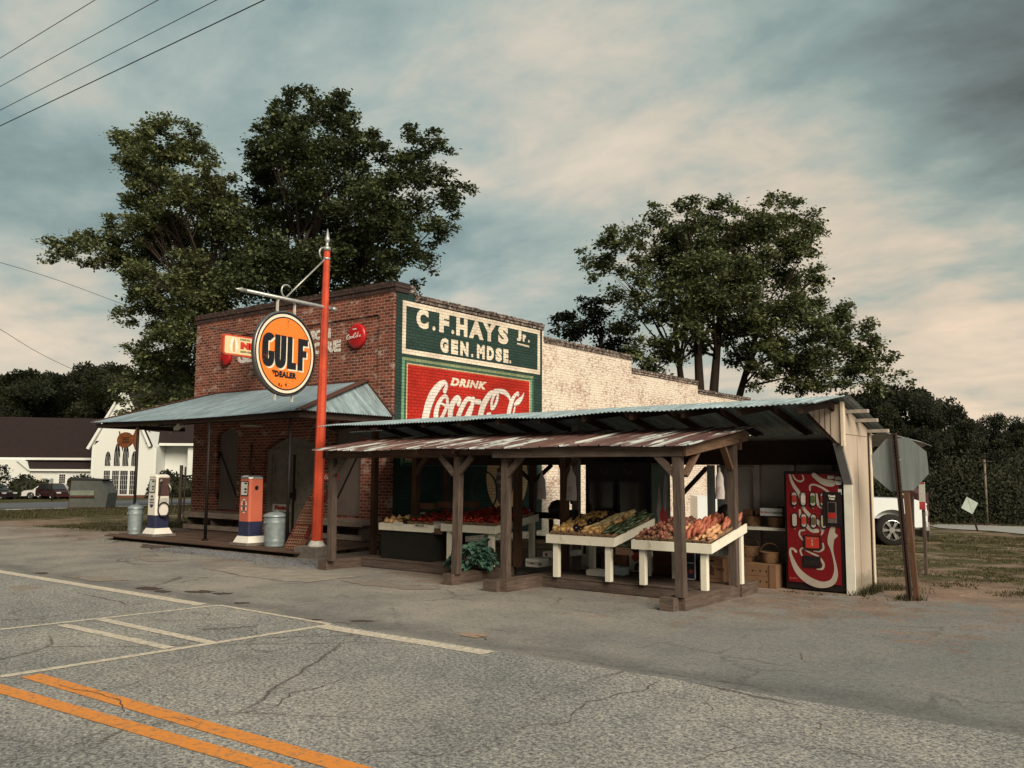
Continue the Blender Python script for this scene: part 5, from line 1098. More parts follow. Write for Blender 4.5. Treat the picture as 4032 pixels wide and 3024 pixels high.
M_egg=[veg('eggplant',[(.01,0),(.045,.015),(.05,.05),(.04,.10),(.025,.15),(.01,.17)],m_egg,.02,0,9)]; M_oni=[veg('onion',[(.01,0),(.04,.012),(.05,.038),(.042,.066),(.015,.085),(.006,.105)],m_oni,0,.002,10)]
cnt={}
def place(me,name,loc,rot,label,cat,group,s=1.):
    o=bpy.data.objects.new(name,me); COL.objects.link(o); o.location=loc; o.rotation_euler=rot; o.scale=(s,s,s); o['label']=label; o['category']=cat; o['group']=group; cnt[name]=cnt.get(name,0)+1; return o
# small chip trays, rows up the slope
m_tray=wood('chip_tray',(.20,.12,.07),(.36,.24,.15),'x',.85,1.5)
def tray_mesh(w,d_,h):
    t=MB(); b=[(-w/2*.85,0,0),(w/2*.85,0,0),(w/2*.85,d_*.93,0),(-w/2*.85,d_*.93,0)]; c=[(-w/2,-.01,h),(w/2,-.01,h),(w/2,d_,h),(-w/2,d_,h)]
    t.quad(*b[::-1]); 
    for i in range(4):
        j=(i+1)%4; t.quad(b[i],b[j],c[j],c[i]); ii=[tuple(x*.93 for x in c[i][:2])+(h,),tuple(x*.93 for x in c[j][:2])+(h,)]; bb=[tuple(x*.93 for x in b[i][:2])+(.003,),tuple(x*.93 for x in b[j][:2])+(.003,)]
        t.quad(c[i],c[j],ii[1],ii[0]); t.quad(ii[0],ii[1],bb[1],bb[0])
    return t.mesh('tray',m_tray)
TR={}
def fill(q,x0,x1,y0,y1,cols,rows,items,tag_,tl,per,heap=.07,up=0,pile=2):
    """cols x rows of chip trays, each holding a heap of produce"""
    cw=(x1-x0)/cols; rd=(y1-y0)/rows; key=(round(cw,3),round(rd,3))
    if key not in TR: TR[key]=tray_mesh(cw*.92,rd*.92,.045)
    sl=math.atan2(q(0,y1,0).z-q(0,y0,0).z,y1-y0)
    for c in range(cols):
        for r_ in range(rows):
            X=x0+cw*(c+.5); Y=y0+rd*r_; base=q(X,Y,-.006)
            o=bpy.data.objects.new('produce_tray',TR[key]); COL.objects.link(o); o.location=base; o.rotation_euler=(sl,0,random.uniform(-.04,.04)); o['label']=tl; o['category']='tray'; o['group']='chip trays of '+tag_
            it=items(c,r_)
            if it is None: continue
            meshes,name,lab,rotf,n_,s_=it
            for k in range(n_):
                fx=random.uniform(-.36,.36)*cw; fy=random.uniform(.12,.85)*rd; hh=.018+.055*(k/max(1,n_-1))*(1-abs(fx)/(cw*.7))+random.uniform(0,.01)
                p_=q(X+fx,Y+fy,-.006+hh); place(random.choice(meshes),name,p_,rotf(),lab,name.replace('_',' '),lab.split(' in ')[0].split(' on ')[0]+' '+tag_,s_*random.uniform(.88,1.12))
rs=random.uniform
lie=lambda a=0,b=.35: (lambda: (R(-78)+rs(-.2,.2)+.1,rs(-.3,.3),a+rs(-b,b)))
anyr=lambda: (rs(0,6.28),rs(0,6.28),rs(0,6.28)); uprt=lambda: (R(-18)+rs(-.25,.25),rs(-.25,.25),rs(0,6.28))
fill(q2,-10.55,-9.42,11.76,12.9,8,6,lambda c,r_:(M_tom[:2] if c<6 or r_>1 else M_tom,'tomato','ripe tomato in a chip tray on the white tomato table',uprt,5 if r_<4 else 4,1.0),'on the tomato table','chip tray of tomatoes on the second table',5)
fill(q1,-11.45,-10.82,11.72,12.7,3,4,lambda c,r_:(M_tom[:2],'tomato','ripe tomato in an open carton on the skirted table',uprt,5,.9),'on the skirted table','chip tray of tomatoes on the skirted table',5)
def it3(c,r_):
    if c<=2: return (M_sq,'yellow_squash','yellow crookneck squash on the squash table',lie(.3,.7),6,.95)
    if c==3: return (M_egg,'eggplant','dark eggplant between the squash heaps',lie(.3,.5),3,.9)
    if c in(4,5): return (M_zs if (r_>0) else M_sq,'pale_squash','long pale squash on the squash table',lie(-.5,.25),5,.9)
    if c==6: return (M_sq if r_%2 else M_oni,'yellow_squash','yellow squash beside the cucumbers',lie(.0,1.),3,.9)
    return (M_cuc,'cucumber','dark green cucumber on the squash table',lie(-.5,.3),5,.95)
fill(q3,-7.92,-6.80,11.25,12.38,9,6,it3,'on the squash table','chip tray on the squash table',5)
def it4(c,r_):
    if c<=3: return (M_pot,'potato','small reddish brown potato on the rightmost table',anyr,7,.95)
    if c==4: return (M_pot if r_>3 else [M_swp[2]],'potato' if r_>3 else 'sweet_potato','red potato at the back of the rightmost table' if r_>3 else 'pale sweet potato in the middle of the rightmost table',anyr if r_>3 else lie(.2,.6),4,.9)
    if c==7 or (c==8 and r_<3): return ([M_swp[2]],'sweet_potato','pale tan sweet potato near the right edge of the table',lie(.1,.4),3,.9)
    return (M_swp[:2],'sweet_potato','reddish sweet potato standing in a tray on the rightmost table',lambda: (R(-35)+rs(-.2,.2),rs(-.2,.2),rs(-.3,.3)),5,.9)
fill(q4,-6.42,-5.28,11.25,12.36,9,6,it4,'on the potato table','chip tray on the rightmost table',5)
for k,(x,y) in enumerate(((-11.98,11.75),(-11.86,11.73),(-11.76,11.74),(-11.90,11.85),(-11.78,11.87),(-11.66,11.80),(-11.7,11.95))): place(M_oni[0],'onion',q1(x,y,-.02+.03*(k>2)),(rs(-.4,.4),rs(-.4,.4),rs(0,6)),'golden onion at the left end of the skirted table','onion','golden onions on the skirted table',1.15)
# green beans, okra, greens: uncountable heaps
def strands(name,mat,n,box,zf,r,L_,label):
    mb=MB()
    for k in range(n):
        x=rs(box[0],box[1]); y=rs(box[2],box[3]); z=zf(x,y)+rs(0,.07); a=rs(0,6.28); l=L_*rs(.6,1.2); d_=Vector((math.cos(a),math.sin(a),rs(-.15,.3)))
        mb.path([Vector((x,y,z)),Vector((x,y,z))+d_*l*.5+Vector((0,0,.015)),Vector((x,y,z))+d_*l],[r*.6,r,r*.4],5,False)
    o=mb.build(name,mat,None,label,kind='stuff'); o['category']='vegetables'
strands('green_beans',plain('bean_green',(.045,.062,.026),.6,0,.3,30),260,(-6.71,-6.50,11.30,12.25),lambda x,y:.62+.10*(y-11.3),.006,.12,'heap of green beans in the trough between the right tables')
strands('okra',plain('okra_green',(.05,.055,.02),.6,0,.3,30),130,(-11.6,-11.3,11.8,12.6),lambda x,y:q1(x,y,-.02).z+.02,.012,.16,'bundle of long green stalks on the skirted table')
mb=MB(); rnd=random.Random(11)
def leaf(c,d_,L_,w,curl):
    d_=d_.normalized(); s_=d_.cross(Vector((0,0,1))).normalized(); u_=s_.cross(d_); n=6; b=len(mb.v)
    for i in range(n+1):
        t=i/n; ww=w*math.sin(PI*min(1,t*.85+.12))**.8
        for j in range(-2,3): mb.v.append(c+d_*L_*t+s_*(ww*j/2)+u_*(-curl*t*t+.03*math.sin(9*t+j*2.1+L_*40)+abs(j)*.02))
    for i in range(n):
        for j in range(4): mb.f.append((b+i*5+j,b+i*5+j+1,b+(i+1)*5+j+1,b+(i+1)*5+j)); mb.sm.append(True)
for k in range(74):
    a=rnd.uniform(0,6.28); hgt=rnd.uniform(.0,.30); rr0=.26*(1-hgt/.45); c=Vector((-9.55+math.cos(a)*rr0*1.25,11.35+math.sin(a)*rr0*.6,DZ+.04+hgt))
    leaf(c,Vector((math.cos(a)*1.2,math.sin(a)*.8-.3,rnd.uniform(-.1,1.0))),rnd.uniform(.14,.26),rnd.uniform(.08,.13),rnd.uniform(.05,.14))
o=mb.build('collard_greens',vegmat('collard_leaf',(.045,.105,.075),(.10,.20,.15),.5),None,'big bundle of blue green collard leaves on the sill under the tomato table',kind='stuff'); o['category']='vegetables'
mb=MB()
for k in range(14):
    a=rnd.uniform(0,6.28); leaf(Vector((-9.95+math.cos(a)*.08,12.98+math.sin(a)*.06,1.02)),Vector((math.cos(a),math.sin(a),1.2)),.16,.07,.05)
o=mb.build('leafy_greens',plain('dull_leaf',(.05,.055,.03)),None,'small bunch of dull leaves at the back of the tomato table',kind='stuff'); o['category']='vegetables'
# ------------------------------------------------------------------ cartons, baskets, bags
m_card=plain('cardboard',(.17,.095,.052),.85,0,.18,4); m_cardd=plain('cardboard_dark',(.13,.06,.035),.85,0,.25,4); m_cwh=plain('white_carton',(.58,.57,.52),.7,0,.1,5); m_cblue=plain('navy_carton',(.018,.022,.05),.6,0,.2,5); m_ink=plain('print_ink',(.06,.03,.02)); m_inkr=plain('print_ink_red',(.35,.05,.03)); m_hole=plain('hand_hole',(.01,.007,.006))
def carton(label,x,y,z,w,d_,h,mat,rz=0,open_=False,name='carton',group=None):
    c=thing(name,label,'box',(x,y,z),rz,group); t=MB(); th=.008
    if open_: t.box(-w/2,w/2,-d_/2,d_/2,0,th); t.box(-w/2,w/2,-d_/2,-d_/2+th,th,h); t.box(-w/2,w/2,d_/2-th,d_/2,th,h); t.box(-w/2,-w/2+th,-d_/2+th,d_/2-th,th,h); t.box(w/2-th,w/2,-d_/2+th,d_/2-th,th,h)
    else: t.box(-w/2,w/2,-d_/2,d_/2,0,h)
    t.build('carton_body',mat,c,local=True); c['_h']=h; c['_w']=w; c['_d']=d_; return c
def ctext(c,s,x,z,size,mat,sx=1,bold=.002,rotup=False):
    t=MB(); text_mesh(t,s,(x,-c['_d']/2,z),EZ if rotup else EX,-EX if rotup else EZ,size,sx,bold,.002)
    t.build('print',mat,c,local=True)
def holes(c,pts,r=.012):
    for x,z in pts: t=MB(); disc(t,(x,-c['_d']/2-.002,z),EX,EZ,r,r,0,10); t.build('air_hole',m_hole,c,local=True)
c=carton('brown cardboard carton printed with a radish crest under the potato table',-5.72,12.42,DZ+.006,.36,.42,.34,m_card); t=MB(); t.prism([(-.06+a,.10+b) for a,b in ((-.0,0),(.12,0),(.10,.05),(.12,.09),(.09,.12),(.06,.14),(.03,.12),(0,.09),(.02,.05))],'y',-.2125,-.2105); t.build('print',m_ink,c,local=True)
ctext(c,'VIRTS',.085,.17,.05,m_ink); part('lid_gap',m_hole,None) if False else None
t=MB(); t.box(-.05,.05,-.212,-.2105,.29,.32); t.build('hand_hole',m_hole,c,local=True); t=MB(); t.box(-.18,.18,-.2122,-.2105,.255,.26); t.box(-.18,.18,-.2122,-.2105,.055,.06); t.build('print',m_ink,c,local=True)
c=carton('navy blue produce carton with white edges and red star print under the potato table',-6.14,12.42,DZ+.006,.30,.3,.50,m_cblue); t=MB(); t.box(.13,.15,-.153,-.1505,0,.5); t.box(-.15,.15,-.153,-.1505,.0,.012); t.box(-.15,.15,-.1532,-.1508,.24,.25); t.build('print',m_cwh,c,local=True)
for (x_,z_) in ((.02,.40),(.07,.12),(.09,.41)):
    t=MB(); t.quad(*[Vector((x_+(.05 if k%2 else .025)*math.cos(k*PI/8),-.154,z_+(.045 if k%2 else .022)*math.sin(k*PI/8))) for k in range(16)]); t.build('print',m_inkr,c,local=True)
c=carton('low brown carton with two rows of small holes under the bean trough',-6.62,12.75,DZ+.006,.48,.40,.36,m_cardd); holes(c,[(-.15+.07*i,zz) for i in range(4) for zz in (.12,.26)])
c=carton('white carton with a red tomato print standing behind the squash table leg',-7.20,12.8,DZ+.006,.30,.3,.42,m_cwh); t=MB(); disc(t,(-.03,-.152,.25),EX,EZ,.075,.09,0,18); t.build('print',m_inkr,c,local=True); ctext(c,'TOMATOES',.135,.06,.065,m_ink,1,.002,True); t=MB(); t.quad(*[(a,-.153,b) for a,b in ((-.06,.02),(.0,.02),(.03,.10),(.07,.05),(.02,.16),(-.04,.12))]); t.build('print',m_ink,c,local=True)
c=carton('flat white tomato tray lying on the stand floor under the squash table',-7.42,11.86,DZ+.006,.34,.22,.085,m_cwh,0,True); 
t=MB(); text_mesh(t,'TOMATOES',(.03,-.11,.062),-EX,-EZ,.042,1,.002,-.003); t.build('print',m_inkr,c,local=True)
c=carton('grey blue carton with a cut flap behind the flat tomato tray',-7.25,12.15,DZ+.006,.26,.2,.12,plain('greyblue_card',(.30,.34,.36)),0)
c=carton('dark brown carton with oval hand hole behind the squash table',-7.60,12.72,DZ+.006,.42,.36,.30,m_cardd); t=MB(); disc(t,(.05,-.182,.12),EX,EZ,.04,.014,0,12); t.build('hand_hole',m_hole,c,local=True)
for z_,lab in ((0,'lower tomato carton'),(.16,'upper tomato carton')):
    c=carton(lab+' stacked behind the collard greens',-10.15,11.98,DZ+.006+z_,.34,.26,.155,plain('dim_carton',(.22,.19,.18),.8,0,.2,6)); ctext(c,'TOMATOES',-.15,.06 if z_ else .04,.05,m_ink,.95)
c=carton('white tomato carton behind the third post, on the floor',-8.86,12.2,DZ+.02,.26,.3,.13,m_cwh); ctext(c,'TOMATOES',-.11,.04,.06,m_ink)
c=carton('white carton half hidden below the tomato carton behind the third post',-8.9,12.0,.02,.24,.1,.165,m_cwh) if False else carton('pale printed carton on the ground behind the third post',-9.0,12.55,DZ+.006,.3,.3,.12,m_cwh)
c=carton('tilted open tomato flat propped at the right of the third post',-8.72,12.75,DZ+.16,.3,.75,.09,m_cwh,0,True); t=MB(); disc(t,(-.08,-.377,.045),EX,EZ,.03,.03,0,12); t.build('print',m_inkr,c,local=True)
c=carton('open white tomato carton sloping over the edge of the skirted table',-10.88,11.98,.80,.16,.42,.075,plain('grey_carton',(.32,.32,.31)),R(-3),True); t=MB(); disc(t,(.0,-.212,.05),EX,EZ,.03,.012,0,12); t.build('hand_hole',m_hole,c,local=True)
t=MB(); t.box(-11.72,-11.48,11.645,11.652,.795,.845); o=t.build('price_card',m_cwh,None,'left white price card on the front of the skirted table',cat='card')
t=MB(); t.box(-11.2,-10.86,11.645,11.652,.775,.825); o=t.build('price_card',m_cwh,None,'right white price card lettered in dark ink on the skirted table',cat='card'); t=MB(); text_mesh(t,'HEIRLOOM',(-11.17,11.645,.785),EX,EZ,.045,.95,.002,.002); t.build('lettering',m_ink,o)
for i,(x,y,z,rz) in enumerate(((-11.75,12.62,1.05,.2),(-11.35,12.75,1.08,-.1),(-10.95,12.85,1.10,-.05))):
    c=carton(('left','middle','right')[i]+' wooden box of the row behind the skirted table',x,y,z,.34,.28,.11,m_card if i<2 else m_cardd,rz,True); ctext(c,'TOMATOES',-.14,.03,.045,m_inkr,.9) if i<2 else None
# baskets
m_spl=plain('basket_splint',(.18,.11,.058),.8,0,.35,16,.3,.2,(.14,.075,.045))
def basket(label,x,y,z,r,h,handle=True):
    b_=thing('basket',label,'basket',(x,y,z),group='woven splint baskets'); t=MB(); t.lathe([(r*.8,0),(r*.9,h*.3),(r,h*.85),(r*1.02,h),(r*.96,h),(r*.85,h*.3),(r*.7,.02)],(0,0,0),22,caps=False); disc(t,(0,0,.004),EX,EY,r*.8,r*.8,0,22); t.build('bowl',m_spl,b_,local=True)
    t=MB(); t.lathe([(r*1.05,h*.88),(r*1.07,h*.94),(r*1.05,h*1.0)],(0,0,0),22,caps=False); t.build('rim',m_card,b_,local=True)
    t=MB()
    for k in range(11):
        a=2*PI*k/11
        for s_ in (1,-1):
            for j in range(2):
                a0=a+j*.28; z0=.15+j*.3; P=lambda t_,zz:(r*(.83+.19*zz)*1.012*math.cos(t_),r*(.83+.19*zz)*1.012*math.sin(t_),h*zz); t.quad(P(a0,z0),P(a0+.12,z0),P(a0+.12+s_*.25,z0+.28),P(a0+s_*.25,z0+.28))
    t.build('weave',m_cardd,b_,local=True)
    if handle: t=MB(); t.path([(-r*math.cos(a),0,h*.9+r*.9*math.sin(a)) for a in [PI*k/12 for k in range(13)]],.008,5); t.build('handle',m_spl,b_,local=True)
basket('splint basket with bow handle on the left perforated crate',-5.85,13.95,.42,.17,.17); basket('splint basket with bow handle on the front perforated crate',-5.42,13.75,.36,.16,.17)
basket('round woven basket at the left of the white shelf',-5.78,13.98,.906,.15,.16,False); basket('checker woven basket at the right of the white shelf',-5.36,13.9,.906,.15,.16,False)
for (x,y,w,h,lab,pts) in ((-5.95,13.92,.42,.41,'left wooden crate with drilled holes under the shelf',[(-.05,.1),(-.05,.24),(-.05,.35),(.1,.1),(.1,.24),(.1,.35)]),(-5.45,13.62,.50,.35,'front wooden crate with six drilled holes beside the vending machine',[(-.12,.09),(.0,.09),(.1,.09),(-.12,.25),(.0,.25),(.1,.25)])):
    c=carton(lab,x,y,0.003,w,.45,h,m_card,name='crate',group='wooden produce crates'); holes(c,pts,.014); t=MB(); t.box(-w/2,w/2-.1,-.2275,-.2255,h*.5,h*.5+.006); t.box(w*.28,w*.28+.02,-.235,-.2255,0,h); t.build('slat_gap',m_cardd,c,local=True)
c=carton('pale blue lettered carton lying across the shelf baskets',-5.38,13.82,1.09,.36,.2,.12,plain('paleblue_card',(.42,.46,.47))); ctext(c,'TOMATOES',.0,.035,.045,m_ink,.85); ctext(c,'Vine Ripened',-.17,.045,.038,m_inkr,.75)
t=MB()
for k in range(5): t.bevbox(-5.95+k*.19,-5.80+k*.19,13.95,14.15,1.07+.05*(k>2),1.17+.06*(k>2),.02)
o=t.build('shelf_clutter',m_cardd,None,'dark cartons heaped at the back of the white shelf',cat='box')
t=MB(); t.lathe([(.08,0),(.13,.08),(.14,.2),(.10,.30),(.03,.34)],(-6.25,13.95,.906),16,sx=1.1); o=t.build('black_sack',plain('black_plastic',(.014,.012,.013),.3,0,.3,12,.8),None,'shiny black plastic sack at the left end of the white shelf',cat='sack')
# hanging carrier bags
m_bag=plain('thin_plastic_bag',(.46,.42,.41),.45,0,.15,14,.9,.3,(.42,.30,.30))
def bag(label,x,y,zt,w,h):
    b_=thing('plastic_bag',label,'bag',(x,y,zt-h),group='plastic carrier bags'); t=MB(); n=8; prof=[(.10,1.),(.20,.93),(.25,.86),(.55,.80),(.85,.66),(.95,.45),(1.,.2),(1.,.0)]; b=0
    for (wf,zf) in prof:
        for k in range(n):
            a=2*PI*k/n; t.v.append(Vector((w/2*wf*math.cos(a)*(1+.06*math.sin(k*5+zf*9)),.035*wf*math.sin(a)+.01*math.sin(zf*13+k),zf*h)))
    for i in range(len(prof)-1):
        for k in range(n): j=(k+1)%n; t.f.append((i*n+k,i*n+j,(i+1)*n+j,(i+1)*n+k)); t.sm.append(True)
    t.build('bag_body',m_bag,b_,local=True)
    t=MB(); 
    for k in range(3): t.box(-w*.25,w*.3-.02*k,-.052,-.049,h*(.36-.06*k),h*(.375-.06*k))
    t.build('print',plain('bag_print',(.40,.16,.15)),b_,local=True)
bag('thin white carrier bag hanging on the dark back post beside the cooler',-8.02,11.98,1.87,.20,.56); bag('thin carrier bag hanging on the right back post by the white wall',-5.46,12.0,1.85,.14,.46); bag('thin carrier bag hanging in front of the green wall',-8.95,12.45,1.78,.18,.48)
# dim things in the back of the stand
t=MB(); t.box(-9.02,-8.65,13.6,13.75,.62,.80); t.box(-8.86,-8.82,13.62,13.66,.3,.62); o=t.build('scale_box',m_hbeam,None,'small brown wooden box on a stake beside the back rail',cat='box')
t=MB(); t.lathe([(.02,0),(.16,.05),(.18,.15),(.12,.26),(.02,.30)],(-8.98,12.98,.98),14); o=t.build('black_sack',plain('black_plastic',(.014,.012,.013)),None,'black sack at the right end of the tomato table',cat='sack')
t=MB(); t.path([(-12.0+.35*math.cos(a),14.6,1.35+.42*math.sin(a)) for a in [PI*.0+k*2*PI/24 for k in range(25)]],.02,6); o=t.build('coiled_hose',plain('hose_olive',(.06,.06,.035)),None,'coiled hose hanging in the dark behind the skirted table',cat='hose')
t=MB(); t.lathe([(.13,0),(.135,.2),(.13,.4),(.14,.42),(.13,.43)],(-13.6,13.3,.02),16); o=t.build('wooden_barrel',m_hbeam,None,'small brown barrel between the porch deck and the skirted table',cat='barrel')
t=MB(); t.bevbox(-8.80,-8.45,12.7,12.85,.95,1.12,.01); t.box(-8.70,-8.5,12.69,12.699,1.0,1.08); o=t.build('small_sign_box',m_cool,None,'dark little crate with a pale print left of the cooler',cat='box')
#@@BACK
# ------------------------------------------------------------------ stop sign etc on the right
m_alum=NT('sign_back_aluminium'); _p=m_alum.pos(); _n=m_alum.noise(m_alum.mapv(_p,(9,9,.5)),1.6,5,.7); m_alum=m_alum.out(m_alum.ramp(_n,[(.3,(.20,.235,.235)),(.55,(.27,.305,.30)),(.75,(.40,.44,.42))]),.5,.3)
m_steel=plain('dark_steel_post',(.055,.035,.028),.6,.3,.3,8); m_wpost2=wood('brown_square_post',(.085,.045,.028),(.17,.095,.058),'z')
lean=Matrix.Rotation(R(-3.2),4,'Y')
ss=thing('stop_sign','bare metal back of an octagonal stop sign on a leaning steel post','sign',(-3.27,13.38,-.02),tilt=lean)
t=MB(); t.prism([(.02+.405*math.cos(PI/8+k*PI/4),1.92+.405*math.sin(PI/8+k*PI/4)) for k in range(8)],'y',.058,.064); t.build('sign_plate',m_alum,ss,local=True)
t=MB(); t.box(-.035,-.012,-.02,.02,0,2.37); t.box(.012,.035,-.02,.02,0,2.37); t.box(-.012,.012,.01,.02,0,2.37); t.build('post',m_steel,ss,local=True)
t=MB(); t.box(.03,.10,.066,.14,0,1.9); t.build('wood_post',m_wpost2,ss,local=True)
for k in range(40): t=MB(); t.box(-.005,.005,.0075,.0095,.5+k*.045,.512+k*.045); t.build('post_hole',plain('hole_light',(.35,.33,.28)),ss,local=True)
t=MB(); t.tube((0.04,.04,1.98),(.04,.0,1.98),.014,n=6); t.build('bolt',m_gal,ss,local=True)
q=at(3850,2092,Z=-.30); ds=thing('warning_sign','small diamond shaped sign seen from behind on a tilted post by the far road','sign',tuple(q),tilt=Matrix.Rotation(R(-16),4,FH))
t=MB(); t.beam((0,0,0),(0,0,1.25),.06,.04,(0,1,0)); t.build('post',m_steel,ds,local=True)
t=MB(); Cn=Vector((0,0,.98))-FH*.03; pts=[Cn+RH*.33,Cn+EZ*.33,Cn-RH*.33,Cn-EZ*.33]; pb=[p_-FH*(-.012) for p_ in pts]
t.quad(*pts); t.quad(*pb[::-1]); [t.quad(pts[i],pb[i],pb[(i+1)%4],pts[(i+1)%4]) for i in range(4)]; t.build('sign_plate',plain('pale_sign_back',(.34,.40,.36),.5),ds,local=True)
q=at(3888,2062,Z=-.45); up_=thing('utility_pole','pale wooden utility pole in front of the dark woods','utility pole',tuple(q)); hgt=(at(3883,1808,D=(q-CAM).dot(FH)).z-q.z)
t=MB(); t.tube((0,0,0),(0,0,hgt),.055,.045,n=10); t.build('pole',plain('pole_grey_wood',(.17,.15,.11),.9,0,.25,4),up_,local=True)
t=MB(); t.beam(tuple(-RH*.25+EZ*(hgt-.1)),tuple(RH*.35+EZ*(hgt-.1)),.02,.02); t.build('crossarm',m_hbeam,up_,local=True)
bp=thing('banner_post','weathered posts with a white and red printed banner by the grass','banner',(-3.75,17.2,-.03)); q0=at(3632,1898,Y=17.2)
t=MB(); t.beam((q0.x+.0,17.2,-.03),(q0.x,17.2,q0.z),.05,.05,(0,1,0)); t.beam((q0.x-.28,17.5,-.03),(q0.x-.26,17.5,1.35),.06,.06,(0,1,0)); t.build('post',m_greyz,bp)
t=MB(); t.box(q0.x-.055,q0.x+.045,17.15,17.17,1.13,q0.z); t.build('banner_cloth',plain('banner_white',(.50,.50,.44),.7,0,.15,20,.1,.3,(.35,.08,.05)),bp); t=MB(); t.box(q0.x-.055,q0.x+.045,17.143,17.149,1.13,1.27); t.build('banner_band',plain('banner_red',(.38,.05,.05)),bp); t=MB(); t.box(q0.x-.055,q0.x+.045,17.143,17.149,q0.z-.03,q0.z); t.build('banner_band',plain('banner_red',(.38,.05,.05)),bp)
# rusty trailer beyond
q=at(3560,2120,Z=-.3); tr=thing('trailer','dark rust red metal trailer body half hidden behind the pickup','trailer',(-7.4,29.5,-.27))
a=at(3545,1960,D=29); b_=at(3625,2080,D=29); t=MB(); t.box(a.x+.15,b_.x,a.y+.2,a.y+1.6,.1,1.15); t.prism([(a.x+.15,1.151),(b_.x-.05,1.151),(b_.x-.3,1.3),(a.x+.15,1.4)],'y',a.y+.3,a.y+1.5); t.build('trailer_body',plain('trailer_rust',(.05,.018,.018),.7,0,.3,3),tr); t=MB(); t.tube((b_.x-.1,a.y+.1,.75),(b_.x-1.,a.y+.1,1.7),.04); t.tube((a.x-2.5,a.y,1.95),(a.x+.3,a.y,1.93),.03); t.build('pipe_rail',m_gal,tr)
# ------------------------------------------------------------------ vehicles
m_tyre=plain('tyre_black',(.014,.012,.011),.85); m_wglass=plain('car_glass',(.02,.024,.026),.08,0,.1,1,0,.7)
def wheel(parent,x,y,z,r,w,side,spokes,rimr,flip=1):
    Mw=Matrix.Translation((x,y,z))@Matrix.Rotation(R(90),4,'X')
    t=MB(); t.lathe([(rimr,-w/2),(r*.93,-w/2),(r,-w/2+.03),(r,w/2-.03),(r*.93,w/2),(rimr,w/2)],(0,0,0),32,Mw,caps=False); ty=t.build('wheel',m_tyre,parent,local=True)
    t=MB(); t.lathe([(rimr,-w/2+.02),(rimr*.96,w/2*side*.6),(rimr*.9,w/2*side*.6)],(0,0,0),28,Mw,caps=False); disc(t,(x,y-side*(w/2-.09),z),EX,EZ,rimr*.97,rimr*.97,0,24); t.build('rim',plain('rim_dark',(.05,.05,.05),.4,.5),ty,local=True)
    t=MB()
    for k in range(spokes):
        a=2*PI*k/spokes
        for da in (-.12,.12):
            c0=Vector((x+.06*math.cos(a),y-side*(w/2-.03),z+.06*math.sin(a))); c1=Vector((x+rimr*.93*math.cos(a+da),y-side*(w/2-.03),z+rimr*.93*math.sin(a+da))); t.beam(c0,c1,.035,.02,(0,1,0))
    t.lathe([(rimr*.93,0),(rimr,0),(rimr,.02),(rimr*.93,.02)],(x,y-side*(w/2-.0),z),28,Matrix.Rotation(R(90),4,'X'),caps=False); disc(t,(x,y-side*(w/2-.015),z),EX,EZ,.075,.075,0,14)
    t.build('spokes',m_chrome,ty,local=True)
def arc(cx,r,a0,a1,cz,n=10): return [(cx+r*math.cos(R(a0+(a1-a0)*k/n)),cz+r*math.sin(R(a0+(a1-a0)*k/n))) for k in range(n+1)]
q=at(3470,2143,Z=-.26); hd=YAW+R(-6)
tk=thing('pickup_truck','white pickup truck with chrome spoke wheels parked nose right behind the shed','pickup truck',(q.x,q.y,H(q.x,q.y)),hd)
m_tk=plain('truck_white',(.68,.72,.72),.22,0,.04,1,0,.5)
# local x forward, y to the far side; front wheel at x=0
for ys in (-1.0,.82):
    t=MB(); t.prism([(1.03,.50),(1.05,.85),(1.0,1.10),(.62,1.20),(-.95,1.24)]+[(-.95,.45),(-.58,.45)]+arc(0,.56,165,15,.38,12)+[(.62,.48)],'y',ys,ys+.18); t.build('fender',m_tk,tk,local=True)
t=MB(); t.prism([(1.0,.7),(1.0,1.11),(.62,1.21),(-.95,1.25),(-.95,.7)],'y',-.81,.81); t.prism([(-3.9,.5),(-.96,.5),(-.96,1.24),(-3.9,1.24)],'y',-1.0,1.0); t.prism([(-5.0,.5),(-4.55,.5)]+[(-4.5,.5),(-3.91,.5),(-3.91,1.24),(-5.0,1.24)],'y',-1.0,1.0); t.build('body',m_tk,tk,local=True)
t=MB(); t.prism([(-.9,1.252),(-1.35,1.80),(-1.7,1.88),(-2.9,1.88),(-3.1,1.252)],'y',-.88,.88); t.build('cab',m_tk,tk,local=True)
t=MB(); t.prism([(-1.05,1.28),(-1.42,1.76),(-1.72,1.82),(-2.8,1.82),(-2.95,1.28)],'y',-.885,-.882); t.build('window',m_wglass,tk,local=True)
t=MB(); t.box(1.0,1.12,-.96,.96,.40,.62); t.box(.85,1.0,-1.0,-.9,.42,.64); t.build('bumper',m_chrome,tk,local=True); part_=MB(); part_.box(.98,1.10,-.95,.95,.22,.395); part_.build('lower_bumper',m_vbk,tk,local=True)
t=MB(); t.box(1.001,1.045,-.95,.95,.66,1.06); t.build('grille',m_vbk,tk,local=True); t=MB(); t.box(.90,1.06,-1.012,-.66,.80,.92); t.build('headlight',plain('lamp_glass',(.6,.62,.6),.1,.3,.1,30,0,.6),tk,local=True); t=MB(); t.box(.90,1.06,.66,1.005,.80,.92); t.build('headlight',plain('lamp_glass',(.6,.62,.6)),tk,local=True)
t=MB(); t.prism([(.55,1.12),(1.04,1.06),(1.05,1.10),(.62,1.21)],'y',-.98,.98); t.build('hood_edge',m_tk,tk,local=True)
for x in (0,-4.0):
    for ys,sd in ((-.86,1),(.86,-1)): wheel(tk,x,ys,.405,.41,.28,sd,6,.265)
t=MB(); disc(t,(0,-.70,.42),EX,EZ,.52,.52,0,20); t.build('wheel_well',m_hole,tk,local=True)
